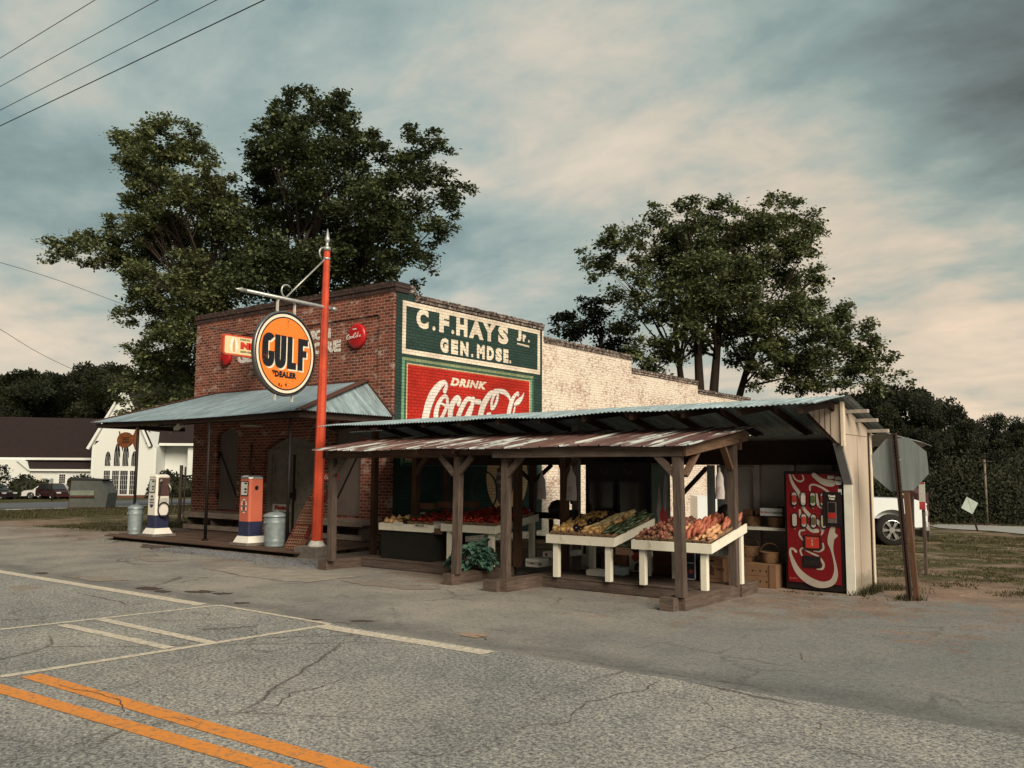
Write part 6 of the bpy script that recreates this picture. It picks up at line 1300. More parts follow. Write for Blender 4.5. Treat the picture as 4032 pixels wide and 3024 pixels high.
for o_ in tk.children:
    if o_.name.startswith('wheel') and 'well' not in o_.name: continue
    for v_ in o_.data.vertices:
        if v_.co.x>.5: v_.co.x=.5+(v_.co.x-.5)*.72
tk.scale=(1.07,1.07,1.07)
def car(label,u,v,D,heading,mat,scale=1.,cat='car'):
    q=at(u,v,D=D); c=thing('parked_suv',label,cat,(q.x,q.y,H(q.x,q.y)),heading)
    t=MB(); t.prism([(-2.3,.35),(-2.35,.8),(-2.2,1.05)]+[(1.2,1.02),(2.1,.92),(2.35,.7),(2.35,.32)]+arc(1.4,.42,0,180,.34,8)+arc(-1.4,.42,0,180,.34,8),'y',-.9,.9); t.build('body',mat,c,local=True)
    t=MB(); t.prism([(-2.2,1.051),(-1.95,1.55),(-1.4,1.68),(.1,1.68),(.5,1.6),(1.25,1.03)],'y',-.74,.74); t.build('cabin',mat,c,local=True)
    t=MB(); t.prism([(-1.95,1.09),(-1.75,1.48),(-1.3,1.6),(.05,1.6),(.40,1.53),(1.02,1.09)],'y',-.755,.755); t.prism([(.58,1.55),(1.2,1.07),(1.24,1.07),(.62,1.55)],'y',-.68,.68); t.build('window',m_wglass,c,local=True)
    for ys in (-.62,.62): t=MB(); t.box(2.2,2.36,ys-.22,ys+.22,.68,.82); t.build('headlight',plain('lamp_glass',(.6,.62,.6)),c,local=True)
    t=MB(); t.box(2.345,2.37,-.36,.36,.64,.80); t.build('grille',m_vbk,c,local=True)
    for x in (1.4,-1.4):
        for ys,sd in ((-.83,1),(.83,-1)): wheel(c,x,ys,.35,.35,.2,sd,5,.23)
    return c
m_mar=plain('car_maroon',(.03,.006,.008),.2,0,.1,1,0,.5)
car('dark red suv parked facing right before the church door',212,1966,94,YAW+R(-38),m_mar); car('very dark suv cut off by the left edge of the view',-20,1966,96,YAW+R(-25),plain('car_black',(.015,.010,.012),.2,0,.1,1,0,.5))
car('white car hidden behind the dark red suv',185,1962,99,YAW+R(185),plain('car_white',(.5,.5,.48),.3,0,.1,1,0,.5))
# ------------------------------------------------------------------ dumpster
q=at(365,1997,D=53); dp=thing('dumpster','green grey steel dumpster with a rusty pocket and black lid','dumpster',(q.x,q.y,H(q.x,q.y)),YAW+R(6))
m_dum=plain('dumpster_green',(.075,.082,.075),.6,0,.25,2.5,.1,.3,(.10,.05,.03)); t=MB(); t.prism([(-1.05,.08),(1.0,.08),(1.12,.9),(.72,1.62),(-.98,1.66)],'y',-.85,.85); t.build('body',m_dum,dp,local=True)
t=MB(); t.prism([(-1.1,1.662),(.66,1.632),(.9,1.70),(-.9,1.80),(-1.12,1.78)],'y',-.88,.88); t.build('lid',plain('lid_black',(.018,.018,.018),.7),dp,local=True)
t=MB(); t.box(-1.0,.35,-.93,-.852,.78,1.06); t.build('pocket',plain('pocket_pale',(.16,.19,.15),.6,0,.3,8),dp,local=True); t=MB(); t.box(-1.0,.36,-.94,-.853,.66,.775); t.box(-1.08,1.02,-.87,.87,.0,.078); t.box(-1.07,-1.052,-.86,.86,.1,1.6); t.build('rust_strip',plain('dump_rust',(.075,.028,.02),.9,0,.3,6),dp,local=True)
# ------------------------------------------------------------------ church (local x to the right, z up, y away from camera)
D0=105.
def cx_(u): return ((at(u,1850,D=D0))-CAM).dot(RH)
def cz_(v,u=400): return at(u,v,D=D0).z
oc=CAM+FH*D0+RH*cx_(470); gz=-1.5
ch=thing('church','white clapboard church with dark steep roofs and pointed windows','church',(oc.x,oc.y,gz),YAW)
ox=cx_(470)
def CB(*p): return p
m_clap=NT('clapboard_white'); _p=m_clap.pos(); _s=m_clap.new('ShaderNodeSeparateXYZ'); m_clap.lk(_p,_s.inputs[0]); _m=m_clap.math('FRACT',m_clap.math('MULTIPLY',_s.outputs['Z'],4.2)); m_clap=m_clap.out(m_clap.mix(m_clap.ramp(_m,[(.0,.30),(.12,0.),(.9,0.),(1.,.30)]),(.60,.62,.585),(.36,.37,.35)),.7)
m_croof=plain('church_shingle',(.018,.010,.010),.95,0,.25,2.); m_cwin=plain('church_glass',(.022,.020,.022),.25,0,.4,1.5); m_ctrim=plain('church_trim',(.64,.655,.62),.6,0,.04,2); m_cbrick=plain('church_brick',(.14,.05,.035),.9,0,.3,6)
def X(u): return cx_(u)-ox
def Z(v,u=400): return cz_(v,u)-gz
# gable front
gL,gR,gA=X(358),X(603),X(479); zE=Z(1757); zA=Z(1530)
t=MB(); t.prism([(gL,0.4),(gR,0.4),(gR,zE),(gA,zA),(gL,zE)],'y',0,9); t.build('wall',m_clap,ch,local=True)
t=MB(); t.box(gL,gR,.02,8.9,-1.0,.398); t.box(gR+.01,X(765),2.02,8.9,-1.,.398); t.build('foundation',m_cbrick,ch,local=True)
t=MB()
for a,b in (((X(340),Z(1766)),(gA,zA+.35)),((X(596),Z(1755)),(gA,zA+.35))):
    s_=1 if a[0]<b[0] else -1; t.prism([a,b,(b[0],b[1]-.42),(a[0]+.3*s_,a[1]-.12)] if s_>0 else [b,a,(a[0]-.3,a[1]-.12),(b[0],b[1]-.42)],'y',-.4,-.05)
t.build('rake_board',m_ctrim,ch,local=True)
t=MB()
for a in ((X(338),Z(1768)),(X(598),Z(1757))): 
    s_=1 if a[0]<gA else -1
    t.quad((a[0],-.42,a[1]),(gA,-.42,zA+.37),(gA,9.1,zA+.37),(a[0],9.1,a[1])); t.quad((a[0],-.42,a[1]+.12),(gA,-.42,zA+.49),(gA,9.1,zA+.49),(a[0],9.1,a[1]+.12))
rf=t.build('roof',m_croof,ch,local=True)
# long nave to the left
t=MB(); t.box(X(-420),gL-.02,3,12,0,Z(1802)); t.box(X(100),gL-.02,1.2,2.98,0,Z(1850)); t.prism([(X(0)-30,0),(X(100)-.02,0),(X(100)-.02,Z(1850)),(X(49),Z(1810)),(X(0)-30,Z(1810))],'y',1.0,2.98); t.build('wall',m_clap,ch,local=True)
t=MB(); r0=(X(-420),2.5,Z(1803)); t.quad(r0,(gL+.3,2.5,Z(1804)),(X(374),5.,Z(1704)),(X(345),8.5,Z(1634)),(X(-420),8.5,Z(1622))); t.quad((gL+.3,2.5,Z(1804)+.0),(gL+.3,14.,Z(1804)),(X(345),8.5,Z(1634))); t.quad((X(-420),14.,Z(1803)),(X(-420),8.5,Z(1622)),(X(345),8.5,Z(1634)),(gL+.3,14.,Z(1804))); t.build('roof',m_croof,ch,local=True)
t=MB(); t.quad((X(100),.9,Z(1850)+.05),(X(357),.9,Z(1848)+.05),(X(357),3.0,Z(1815)),(X(49),3.0,Z(1812))); t.build('roof',m_croof,ch,local=True)
t=MB(); t.box(X(100),X(358),.85,.98,Z(1856),Z(1848)); t.box(X(-420),X(360),2.35,2.5,Z(1811),Z(1802)); t.beam((X(49),.9,Z(1812)),(X(100),.9,Z(1852)),.15,.25,(0,1,0)); t.build('gutter',m_ctrim,ch,local=True)
# wing on the right
t=MB(); t.box(gR+.01,X(712),3.5,9,.4,Z(1745)); t.box(X(712)+.01,X(765),2,9,.4,Z(1745)); t.box(X(765)+.01,X(1000),2.2,9,.4,Z(1745)); t.build('wall',m_clap,ch,local=True)
t=MB(); t.quad((gR-.3,1.6,Z(1745)),(X(1000),1.6,Z(1745)),(X(1000),7.5,Z(1600)),(X(530),7.5,Z(1620))); t.build('roof',m_croof,ch,local=True)
t=MB(); t.box(gR,X(1000),1.45,1.6,Z(1752),Z(1742)); t.build('gutter',m_ctrim,ch,local=True)
t=MB(); t.box(gR-.0,gR+.3,-.03,.0,.4,Z(1760)); t.box(gL-.0,gL+.18,-.03,.0,.4,Z(1768)); t.build('corner_board',m_ctrim,ch,local=True)
for (a,b,c_) in (((X(366),Z(1752)),(X(386),Z(1736)),(X(372),Z(1736))),((X(567),Z(1745)),(X(585),Z(1745)),(X(581),Z(1730)))): t=MB(); t.prism([a,b,c_],'y',-.02,-.005); t.build('vent',m_cwin,ch,local=True)
def window(x0,x1,z0,z1,cols,rows,y=-.03,point=None):
    t=MB()
    if point:
        n=6; xm=(x0+x1)/2; L_=[(x0+(xm-x0)*(1-math.cos(k/n*PI/2))**1.0*1.0,z1+(point-z1)*math.sin(k/n*PI/2)) for k in range(n)]; Rr=[(2*xm-a,b) for a,b in L_][::-1]
        t.prism([(x0,z0),(x1,z0)]+Rr+[(xm,point)]+L_[::-1],'y',y,y+.025)
    else: t.box(x0,x1,y,y+.025,z0,z1)
    w_=t.build('window',m_cwin,ch,local=True); t=MB()
    if point:
        for k in range(1,cols): xx=x0+(x1-x0)*k/cols; t.box(xx-.009,xx+.009,y-.012,y-.001,z0,z1+(point-z1)*(.45 if abs(k-cols/2)>.3 else .9))
    else:
        for k in range(1,cols): xx=x0+(x1-x0)*k/cols; t.box(xx-.011,xx+.011,y-.012,y-.001,z0,z1)
        for k in range(1,rows): zz=z0+(z1-z0)*k/rows; t.box(x0,x1,y-.018,y-.0125,zz-.012,zz+.012)
    t.build('muntins',m_ctrim,w_,local=True)
    if not point: t=MB(); t.box(x0-.12,x0-.002,y-.01,y+.02,z0-.12,z1+.12); t.box(x1+.002,x1+.12,y-.01,y+.02,z0-.12,z1+.12); t.box(x0,x1,y-.01,y+.02,z1+.002,z1+.12); t.box(x0,x1,y-.01,y+.02,z0-.12,z0-.002); t.build('frame',m_ctrim,w_,local=True)
for (a,b,top) in ((412,434,1777),(447,471,1745),(481,505,1747),(516,539,1775)): window(X(a),X(b),Z(1834),Z(1834)+(Z(top)-Z(1834))*.35,4,1,point=Z(top))
t=MB(); t.prism([(X(474)-.02,Z(1752)),(X(484),Z(1752)),(X(479),Z(1778))],'y',-.04,-.02); t.build('window',m_cwin,ch,local=True)
for (a,b) in ((410,434),(443,469),(475,504),(513,540)): window(X(a),X(b),Z(1946),Z(1853),4,5)
window(X(215),X(239),Z(1904),Z(1869),3,4,1.17); window(X(77),X(86),Z(1904),Z(1869),2,3,.97); window(X(739),X(762),Z(1847),Z(1801),3,4,1.97); window(X(735),X(760),Z(1948),Z(1861),3,5,1.97); window(X(2),X(10),Z(1860),Z(1830),2,2,.97)
t=MB(); t.box(X(120),X(146),1.15,1.19,0,Z(1869)); t.build('door',plain('church_door',(.62,.60,.52),.6),ch,local=True)
def shrub(label,u,v,D,rx,rz,seed,mat):
    q=at(u,v,D=D); b=MB(); rnd=random.Random(seed); n=900
    for k in range(n):
        a=rnd.uniform(0,2*PI); c=rnd.uniform(-.15,1); s_=math.sqrt(max(0,1-c*c)); rr_=rnd.uniform(.8,1.05); p_=Vector((rx*s_*math.cos(a)*rr_,rx*s_*math.sin(a)*rr_,rz*max(0,c)*rr_)); d_=Vector((rnd.uniform(-1,1),rnd.uniform(-1,1),rnd.uniform(-.6,1))).normalized(); e=d_.orthogonal().normalized(); sz=rx*.10
        b.quad(p_-e*sz*.5,p_+d_*sz,p_+e*sz*.5,p_-d_*sz)
    s=thing('shrub',label,'shrub',(q.x,q.y,H(q.x,q.y))); b.lathe([(rx*.75,0),(rx*.85,rz*.4),(rx*.6,rz*.75),(.01,rz*.9)],(0,0,0),12); b.build('foliage',mat,s,local=True)
def leafmat(name,c1,c2,c3):
    t=NT(name); g=t.new('ShaderNodeNewGeometry'); p=t.pos(); n=t.noise(p,.55,3,.6); s=t.math('ADD',t.math('MULTIPLY',g.outputs['Random Per Island'],.50),t.math('MULTIPLY',n,.50)); oi=t.new('ShaderNodeObjectInfo'); s=t.math('ADD',s,t.math('MULTIPLY',t.math('SUBTRACT',oi.outputs['Random'],.5),.28))
    col=t.ramp(s,[(.25,c1),(.5,c2),(.78,c3)]); t.lk(col,t.b.inputs['Base Color']); t.b.inputs['Roughness'].default_value=.6; t.b.inputs['Specular IOR Level'].default_value=.25
    tr_=t.new('ShaderNodeBsdfTranslucent'); t.lk(col,tr_.inputs[0]); mx=t.new('ShaderNodeMixShader'); mx.inputs[0].default_value=.30; t.lk(t.b.outputs[0],mx.inputs[1]); t.lk(tr_.outputs[0],mx.inputs[2]); t.lk(mx.outputs[0],t.n['Material Output'].inputs[0]); return t.m
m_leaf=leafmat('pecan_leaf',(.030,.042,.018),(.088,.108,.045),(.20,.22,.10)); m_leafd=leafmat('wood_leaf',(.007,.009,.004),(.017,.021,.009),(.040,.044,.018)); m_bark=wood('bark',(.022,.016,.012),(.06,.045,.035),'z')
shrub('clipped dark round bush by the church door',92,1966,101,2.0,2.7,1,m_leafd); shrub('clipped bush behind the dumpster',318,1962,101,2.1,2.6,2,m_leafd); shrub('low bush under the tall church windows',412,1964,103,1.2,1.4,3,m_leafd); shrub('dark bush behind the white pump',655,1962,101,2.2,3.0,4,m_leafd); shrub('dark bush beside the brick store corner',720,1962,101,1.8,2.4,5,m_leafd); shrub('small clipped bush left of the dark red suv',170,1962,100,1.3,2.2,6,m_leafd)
# chain link remnant beside the store
q=at(700,2060,Z=-.05); fe=thing('fence_gate','leaning grey gate posts with torn wire beside the store','fence',(q.x,q.y,H(q.x,q.y)))
def fpt(u,v,D=29.5): return at(u,v,D=D)
t=MB(); t.beam(fpt(704,2075),fpt(715,1832),.085,.085,tuple(FH)); t.beam(fpt(722,2040),fpt(731,1838),.045,.045,tuple(FH)); t.beam(fpt(760,2010),fpt(763,1850),.07,.07,tuple(FH)); t.build('post',m_greyz,fe)
t=MB(); t.tube(fpt(712,1877),fpt(760,1872),.025); t.tube(fpt(706,1902),fpt(730,1898),.02)
for k in range(5): t.tube(fpt(715,1843+k*9),fpt(731,1845+k*9),.008,n=4)
t.build('wire',m_iron,fe)
q=at(204,1965,D=82); sp=thing('street_sign','small pale sign on a dark post standing before the dark red suv','sign',(q.x,q.y,H(q.x,q.y)))
t=MB(); t.beam((q.x,q.y,H(q.x,q.y)),tuple(at(204,1888,D=82)),.1,.1,tuple(FH)); t.build('post',m_iron,sp); a=at(197,1884,D=81.9);b=at(210,1903,D=81.9); t=MB(); t.quad(a,a+RH*.33,b,b-RH*.33) ; t.build('sign_plate',m_alum,sp)
# ------------------------------------------------------------------ trees
def blob_tree(name,label,D,base,blobs,mat,density,leaf,seed,trunks,spread=3.2,group=None,core=.55):
    """blobs: (x,y,r) lobes of the crown in the 2212 px view at depth D; each gets its own depth offset"""
    rnd=random.Random(seed); bu,bv=base; g=at(bu*1.8228,bv*1.8228,D=D); g.z=H(g.x,g.y)
    tr_=thing(name,label,'tree',tuple(g),group=group); mb=MB(); V=mb.v; centers=[]
    for (x,y,r) in blobs:
        c0=at(x*1.8228,y*1.8228,D=D); off=rnd.uniform(-spread,spread); rad=r*1.8228*D/F_PX*1.02; c=CAM+(c0-CAM)*(1+off*min(1.,rad/1.2+.25)/D); k=(D+off)/D; centers.append((c,rad))
    for c,rad in centers:
        nsub=max(3,int(2.6*(rad/.8)**2)+4); N=int(density*2.7*rad*rad/nsub)+1
        for s_ in range(nsub):
            d_=Vector((rnd.gauss(0,1),rnd.gauss(0,1),rnd.gauss(0,1))).normalized(); spray=s_%3==0; rr_=rad*(rnd.uniform(.9,1.18) if spray else (rnd.random()**.5)*.95); sc=c+Vector((d_.x,d_.y,d_.z*.88))*rr_; sr=(rad*.10+.12) if spray else rad*rnd.uniform(.15,.28)+.10
            ax=(sc-c).normalized() if (sc-c).length>0 else EZ
            for k in range(N):
                p_=sc+Vector((rnd.gauss(0,sr),rnd.gauss(0,sr),rnd.gauss(0,sr*.55)))
                dr=(Vector((rnd.gauss(0,1),rnd.gauss(0,1),rnd.gauss(-.15,.55)))+ax*.5).normalized(); e=dr.cross(Vector((rnd.gauss(0,.5),rnd.gauss(0,.5),1))).normalized(); L_=leaf*.70*rnd.uniform(.45,1.6); w_=L_*rnd.uniform(.24,.40)
                b=len(V); V.append(p_); V.append(p_+dr*L_*.5+e*w_); V.append(p_+dr*L_); V.append(p_+dr*L_*.5-e*w_); mb.f.append((b,b+1,b+2,b+3)); mb.sm.append(False)
    mb.build('crown',mat,tr_)
    # trunk and limbs reaching the lobes
    t=MB()
    for (tu,tv,r0) in trunks:
        top=at(tu*1.8228,tv*1.8228,D=D); mid=g.lerp(top,.5)+Vector((rnd.uniform(-.3,.3),rnd.uniform(-.3,.3),0)); t.path([g+Vector((rnd.uniform(-.3,.3),rnd.uniform(-.2,.2),-.3)),g.lerp(mid,.5),mid,top],[r0,r0*.8,r0*.6,r0*.3],9)
        near=sorted(centers,key=lambda q_:(q_[0]-top).length)[:max(6,len(centers)//max(1,len(trunks)))]
        for c,rad in near:
            if rad<.5: continue
            s0=mid.lerp(top,rnd.uniform(.25,1.)); L_=(c-s0).length
            if L_<.4: continue
            m1=s0.lerp(c,.45)+Vector((rnd.uniform(-.3,.3),rnd.uniform(-.3,.3),rnd.uniform(-.1,.5))); t.path([s0,m1,c],[r0*.20,r0*.13,r0*.05],6,False)
            for j in range(4):
                e=c+Vector((rnd.gauss(0,1),rnd.gauss(0,1),rnd.gauss(0,.8))).normalized()*rad*rnd.uniform(.6,.95); t.path([m1.lerp(c,rnd.uniform(.2,.8)),m1.lerp(e,.6)+Vector((0,0,.1)),e],[r0*.08,r0*.05,r0*.02],4,False)
    t.build('trunk',m_bark,tr_); return tr_
T1=[(300,370,34),(335,400,36),(295,330,30),(325,310,34),(380,310,34),(380,420,40),(130,530,26),(500,430,40),(520,470,40),(480,470,44),(370,470,40),(350,480,40),(240,540,34),(200,545,30),(300,540,44),(390,590,50),(460,590,50),(350,680,36),(440,680,50),(330,650,34),(420,770,46),(380,740,44),(330,790,34),(410,830,44),(360,900,36),(400,640,50),(320,560,40),(520,700,40),(300,430,26),(300,395,24),(350,385,34),(290,285,38),(330,270,32),(398,275,22),(265,300,22),(355,335,48),(425,330,45),(465,375,32),(310,345,26),(268,350,14),(395,395,30),(455,400,25),(330,440,42),(290,450,28),(405,440,48),(460,440,40),(290,490,38),(235,505,35),(180,520,28),(140,545,22),(105,555,13),(250,560,30),(340,520,60),(430,530,66),(500,560,50),(310,590,34),(285,625,30),(270,685,24),(295,660,22),(350,620,46),(420,620,56),(490,640,56),(360,700,38),(300,755,28),(345,760,42),(420,720,50),(385,800,48),(310,810,34),(280,850,26),(340,860,38),(400,870,32),(265,890,18),(330,900,18)]
T2=[(590,330,36),(600,270,28),(620,280,40),(590,370,40),(740,290,40),(830,340,30),(810,440,50),(655,195,20),(622,225,26),(600,240,16),(660,250,40),(720,235,38),(750,250,18),(575,285,28),(560,320,28),(548,350,20),(630,310,62),(705,320,62),(770,330,42),(575,400,44),(640,400,60),(710,410,70),(780,400,56),(800,285,16),(815,310,20),(900,285,18),(925,305,24),(960,320,16),(870,330,32),(850,380,50),(915,370,42),(965,370,20),(960,420,34),(1000,405,16),(1022,410,8),(985,450,16),(975,485,10),(560,440,44),(600,480,62),(680,490,70),(760,480,70),(835,470,56),(900,460,44),(930,500,28),(560,540,60),(640,570,70),(720,570,64),(800,560,60),(870,550,44),(915,545,22),(935,575,12),(600,640,58),(680,640,58),(760,620,52),(830,600,34),(855,570,24),(905,620,13),(895,630,10),(520,500,50),(520,600,56)]
blob_tree('pecan_tree','broad dark pecan tree spreading left behind the porch roof',47,(560,1070),T1,m_leaf,560,.26,3,((450,600,.45),(400,540,.3)),3.2)
blob_tree('pecan_tree','tallest pecan tree rising behind the orange pole and brick front',44,(650,1080),T2,m_leaf,620,.25,5,((680,480,.6),(610,560,.5),(790,470,.42)),3.4)
T3=[(1740,510,26),(1700,500,34),(1650,470,30),(1610,500,30),(1760,600,26),(1730,560,30),(1760,660,26),(1720,640,30),(1800,720,34),(1870,770,34),(1800,760,36),(1730,780,40),(1660,700,50),(1560,600,60),(1480,620,60),(1900,830,24),(1600,620,60),(1500,560,50),(1570,500,40),(1640,500,38),(1460,520,34),(1790,820,30),(1415,465,20),(1440,475,24),(1480,460,32),(1560,450,30),(1600,475,26),(1530,465,24),(1680,432,18),(1705,450,22),(1690,475,26),(1760,465,16),(1768,500,16),(1745,490,24),(1318,505,16),(1345,530,38),(1385,510,32),(1268,548,14),(1290,575,24),(1320,570,26),(1430,530,52),(1510,520,56),(1590,530,54),(1660,530,48),(1720,520,36),(1290,600,16),(1370,600,40),(1450,610,60),(1540,610,64),(1630,610,62),(1700,590,44),(1745,590,22),(1760,620,12),(1340,635,28),(1400,670,42),(1480,690,54),(1560,690,58),(1640,690,60),(1710,670,44),(1745,680,28),(1350,700,26),(1790,680,32),(1830,690,28),(1860,710,22),(1780,730,40),(1840,740,34),(1895,745,24),(1920,775,18),(1900,800,20),(1850,790,36),(1945,815,14),(1965,825,8),(1720,750,46),(1650,760,50),(1590,760,30),(1690,800,40),(1760,800,40),(1820,820,30),(1440,760,44),(1390,760,30),(1500,750,26),(1420,800,26),(1650,810,30),(1880,830,20),(1720,830,24)]
blob_tree('pecan_tree','wide pecan tree with several trunks behind the low end of the white wall',46,(1515,1080),T3,m_leaf,520,.25,8,((1500,600,.42),(1560,620,.42),(1640,700,.35),(1450,640,.32)),3.0)
T4=[(1290,650,16),(1270,665,26),(1230,690,26),(1205,705,16),(1250,705,28),(1300,700,38),(1335,730,30),(1360,760,20),(1300,750,26)]
blob_tree('pecan_tree','small dark tree just above the white brick wall left of the wide pecan',52,(1290,1080),T4,m_leafd,520,.27,12,((1300,720,.3),),2.0)
# woods: individual trees sharing a few crowns
def wood_tree_proto(seed,h,w,conifer=False):
    rnd=random.Random(seed); cr=MB(); tk_=MB(); tk_.path([(0,0,-.5),(0,0,h*.5),(.2,.1,h*.85)],[.22,.16,.06],6)
    lobes=[(Vector((rnd.uniform(-.5,.5)*w,rnd.uniform(-.5,.5)*w,h*(.18+.72*k/11+rnd.uniform(-.04,.04)))),w*rnd.uniform(.22,.34)*(1.15-.45*k/11)) for k in range(12)]
    lobes.append((Vector((0,0,h*.93)),w*.18))
    for c,rad in lobes:
        for k in range(1300):
            d_=Vector((rnd.gauss(0,1),rnd.gauss(0,1),rnd.gauss(0,1))).normalized(); p_=c+Vector((d_.x,d_.y,d_.z*.8))*rad*(rnd.random()**.4)*(1+.25*noise.noise(d_*3+Vector((seed,0,0)))); dr=(d_+Vector((rnd.gauss(0,.6),rnd.gauss(0,.6),rnd.gauss(0,.6)))).normalized(); e=dr.orthogonal().normalized(); L_=rnd.uniform(.11,.24)*(w/5); w_=L_*.34
            b=len(cr.v); cr.v+=[p_,p_+dr*L_*.5+e*w_,p_+dr*L_,p_+dr*L_*.5-e*w_]; cr.f.append((b,b+1,b+2,b+3)); cr.sm.append(False)
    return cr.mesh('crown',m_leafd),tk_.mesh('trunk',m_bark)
PROT=[wood_tree_proto(20+i,10,6.0) for i in range(4)]
def wood_tree(x,y,h,label,group,i,w=1.):
    o=bpy.data.objects.new('forest_tree',None); COL.objects.link(o); o.location=(x,y,H(x,y)); o.rotation_euler=(0,0,rs(0,6.28)); s=h/10; o.scale=(s*w,s*w,s); o['label']=label; o['category']='tree'; o['group']=group
    for me,nm in zip(PROT[i%4],('crown','trunk')): c=bpy.data.objects.new(nm,me); COL.objects.link(c); c.parent=o
random.seed(31)
def interp(L,u):
    u=max(L[0][0],min(L[-1][0],u))
    for (u0,v0),(u1,v1) in zip(L,L[1:]):
        if u0<=u<=u1: return v0+(v1-v0)*(u-u0)/(u1-u0)
lab='dark leafy tree in the thick wood beyond the church roof'; grp='trees beyond the church'
skyL=[(-150,1500),(0,1480),(60,1462),(110,1450),(180,1475),(250,1480),(300,1465),(370,1440),(430,1430),(480,1445),(560,1460),(640,1470),(760,1480),(900,1500)]
for row,(D_,dv) in enumerate(((138,60),(146,20),(155,0))):
    for k in range(15):
        u=-140+k*72+rs(-22,22)+row*25; vt=interp(skyL,u)
        p_=at(u,vt+dv+rs(-16,34),D=D_+rs(-3,3)); wood_tree(p_.x,p_.y,p_.z-H(p_.x,p_.y),lab,grp,k+row,rs(.75,1.1))
lab='dark tree in the wood beyond the far road'; grp='trees beyond the far road'
skyR=[(2300,1620),(3100,1600),(3300,1560),(3420,1530),(3560,1530),(3640,1560),(3700,1585),(3780,1590),(3850,1625),(3940,1630),(4032,1645),(4300,1680),(4700,1700)]
for row,(D_,dv) in enumerate(((44,120),(49,35),(55,0))):
    for k in range(18):
        u=2700+k*105+rs(-30,30)+row*35
        vt=interp(skyR,u)
        p_=at(u,vt+dv+rs(-22,55),D=D_+rs(-2,2)); hh=p_.z-H(p_.x,p_.y); wood_tree(p_.x,p_.y,hh,lab,grp,k+row,rs(.7,1.05))
# undergrowth that closes the foot of both woods
def undergrowth(pts,mat,label,h,n,seed,wd_=3.):
    rnd=random.Random(seed); mb=MB()
    for k in range(n):
        i=rnd.randrange(len(pts)-1); a,b=Vector(pts[i]),Vector(pts[i+1]); p_=a.lerp(b,rnd.random())+Vector((rnd.gauss(0,wd_),rnd.gauss(0,wd_))); z=H(p_.x,p_.y)+h*rnd.random()**1.4*(.7+.5*noise.noise(Vector((p_.x*.3,p_.y*.3,2))))
        d_=Vector((rnd.gauss(0,1),rnd.gauss(0,1),rnd.gauss(.4,1))).normalized(); e=d_.orthogonal().normalized(); L_=rnd.uniform(.3,.8)*h*.06; P=Vector((p_.x,p_.y,z)); mb.quad(P,P+d_*L_*.5+e*L_*.35,P+d_*L_,P+d_*L_*.5-e*L_*.35)
    o=mb.build('undergrowth',mat,None,label,kind='stuff'); o['category']='undergrowth'
def gxy(u,D_): p_=at(u,1900,D=D_); return (p_.x,p_.y)
undergrowth([gxy(2500,47),gxy(3200,45),gxy(3700,44),gxy(4032,43),gxy(4500,43)],m_leafd,'dark brush along the foot of the right hand wood',3.4,90000,2,1.6)
undergrowth([gxy(-250,132),gxy(300,132),gxy(900,132)],m_leafd,'dark brush along the foot of the wood behind the church',9.,45000,3,2.5)
# small tree at the left edge
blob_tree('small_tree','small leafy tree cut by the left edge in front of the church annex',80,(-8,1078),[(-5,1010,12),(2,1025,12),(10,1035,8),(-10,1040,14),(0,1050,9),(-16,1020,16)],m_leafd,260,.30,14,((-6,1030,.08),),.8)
# grass and weeds ------------------------------------------------------------------
def tufts(name,mat,areas,label,seed,hb=.10,wb=.012):
    rnd=random.Random(seed); mb=MB()
    for (x0,x1,y0,y1,n,h) in areas:
        for k in range(n):
            x=rnd.uniform(x0,x1); y=rnd.uniform(y0,y1)
            if noise.noise(Vector((x*.9,y*.9,seed)))<-.22+rnd.random()*.4: continue
            z=H(x,y)
            for j in range(4):
                a=rnd.uniform(0,6.28); l=h*rnd.uniform(.4,1.2); d_=Vector((math.cos(a)*.5,math.sin(a)*.5,1)).normalized(); s_=Vector((-math.sin(a+.7),math.cos(a+.7),0))*wb*rnd.uniform(.4,1.2); P=Vector((x+rnd.gauss(0,.03),y+rnd.gauss(0,.03),z-.005)); mb.quad(P-s_,P+s_,P+d_*l)
    o=mb.build(name,mat,None,label,kind='stuff'); o['category']='grass'
m_grass=leafmat('grass_blade',(.025,.028,.010),(.055,.052,.020),(.12,.10,.05))
tufts('grass',m_grass,[(-9,8,16.2,30,30000,.045),(-7,3,28,34,3500,.12),(-4.0,-1.5,14.6,16.,700,.06)],'rough thin grass on the lot behind the stop sign',1)
tufts('grass',m_grass,[(-52,-37.5,10,36,15000,.13)],'band of grass beside the side street',2,wb=.02)
tufts('grass',m_grass,[(-29.5,-25,13.2,17,3200,.10),(-31,-23,15.5,22,2500,.12)],'weedy patch left of the porch deck',3,wb=.015)
tufts('weeds',m_grass,[(-4.2,-3.85,13.3,14.4,260,.14),(-3.45,-3.1,13.2,13.6,120,.10),(-4.1,-3.0,14.3,15.0,260,.12),(-14.2,-12.6,11.0,11.9,380,.05),(-24,-14.5,11.35,11.72,260,.05),(-5.0,-3.6,13.05,13.3,60,.04)],'weeds at the foot of the shed corner, sign post and deck edge',4,wb=.008)
rnd=random.Random(6); mb=MB()
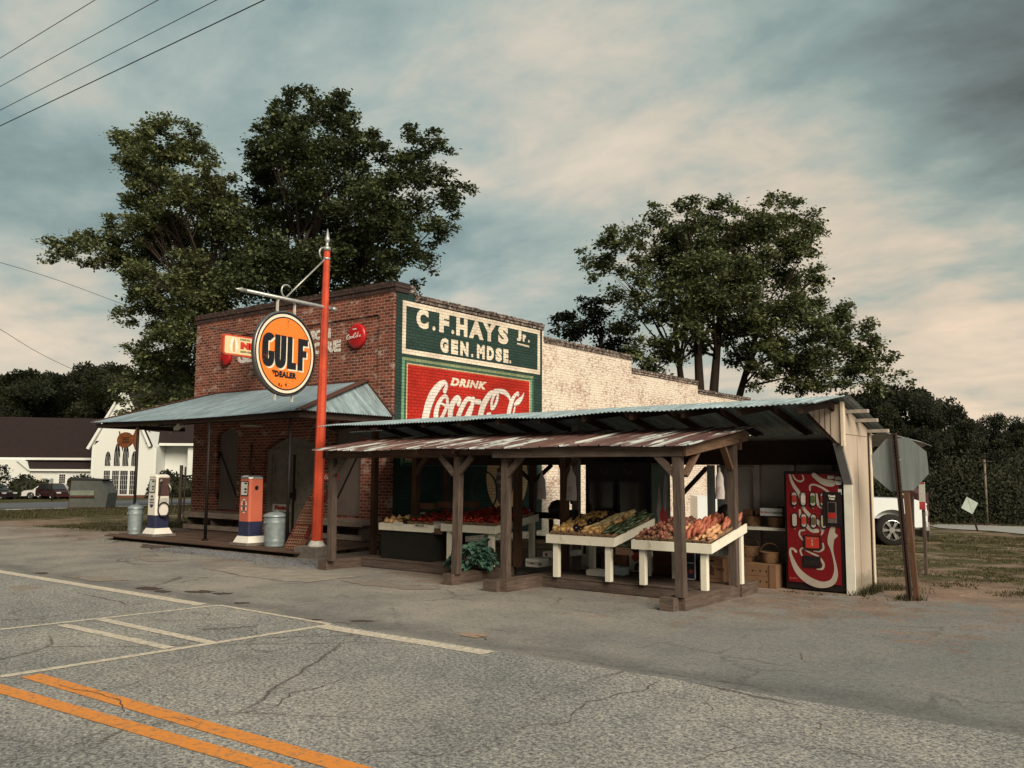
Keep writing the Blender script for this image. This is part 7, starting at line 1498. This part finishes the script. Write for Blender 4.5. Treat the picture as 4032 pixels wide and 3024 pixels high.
for k in range(5200):
    x=rnd.uniform(-18.6,-12.7); y=11.58+rnd.gauss(-.28,.22)+.25*(x+18)/6*-1; 
    if y>11.72: y=11.72-rnd.random()*.3
    r=rnd.uniform(.010,.024); z=.004; P=Vector((x,y,z)); a=rnd.uniform(0,6.28); q=[P+Vector((r*math.cos(a+k_*2.1)*rnd.uniform(.7,1.2),r*math.sin(a+k_*2.1)*rnd.uniform(.7,1.2),0)) for k_ in range(3)]; ap=P+Vector((0,0,r*.9)); b=len(mb.v); mb.v+=q+[ap]; mb.f+=[(b,b+1,b+3),(b+1,b+2,b+3),(b+2,b,b+3)]; mb.sm+=[False]*3
for k in range(900):   # stray stones over the lot
    x=rnd.uniform(-24,3); y=rnd.uniform(7.6,13.2); r=rnd.uniform(.006,.018); P=Vector((x,y,.002)); q=[P+Vector((r*math.cos(k_*2.1),r*math.sin(k_*2.1),0)) for k_ in range(3)]; b=len(mb.v); mb.v+=q+[P+Vector((0,0,r*.8))]; mb.f+=[(b,b+1,b+3),(b+1,b+2,b+3),(b+2,b,b+3)]; mb.sm+=[False]*3
o=mb.build('gravel',plain('blue_gravel',(.13,.135,.145),.9,0,.5,40),None,'loose blue grey gravel in front of the porch deck',kind='stuff'); o['category']='gravel'
# ------------------------------------------------------------------ overhead wires
m_wire=plain('cable',(.02,.022,.022),.6)
def wire(label,pts,r):
    t=MB(); t.path(pts,r,5); t.build('power_line',m_wire,None,label,cat='wire',group='overhead wires')
for i,((u0,v0),(u1,v1)) in enumerate((((0,229),(374,0)),((0,341),(622,0)),((0,434),(853,0)),((0,496),(1040,0)))):
    zc=(9.2,9.0,8.3,7.9)[i]; a=at(u0,v0,Z=zc); b=at(u1,v1,Z=zc); y=(a.y+b.y)/2; d_=(b-a).normalized(); P=[]
    for k in range(-26,17): P.append(a+(b-a)*(k*.5))
    P=[Vector((p_.x,p_.y,zc+.0)) for p_ in P if -130<p_.x<60]
    wire(('highest','second','third','lowest')[i]+' of the four wires crossing the top left sky',P,(.006,.006,.006,.008)[i])
def sagw(label,pix,Ds,r):
    P=[at(u*1.8228,v*1.8228,D=d_) for (u,v),d_ in zip(pix,Ds)]; Q=smooth_pts([tuple(p_) for p_ in P],6); wire(label,Q,r)
sagw('wire sloping from the left edge into the left pecan tree',[(-120,540),(0,567),(130,607),(260,655),(355,687)],[30,33,37,41,44],.010)
sagw('lower wire sloping from the left edge past the church',[(-120,640),(0,711),(80,760),(165,801),(260,838),(400,880)],[38,42,46,50,55,62],.012)
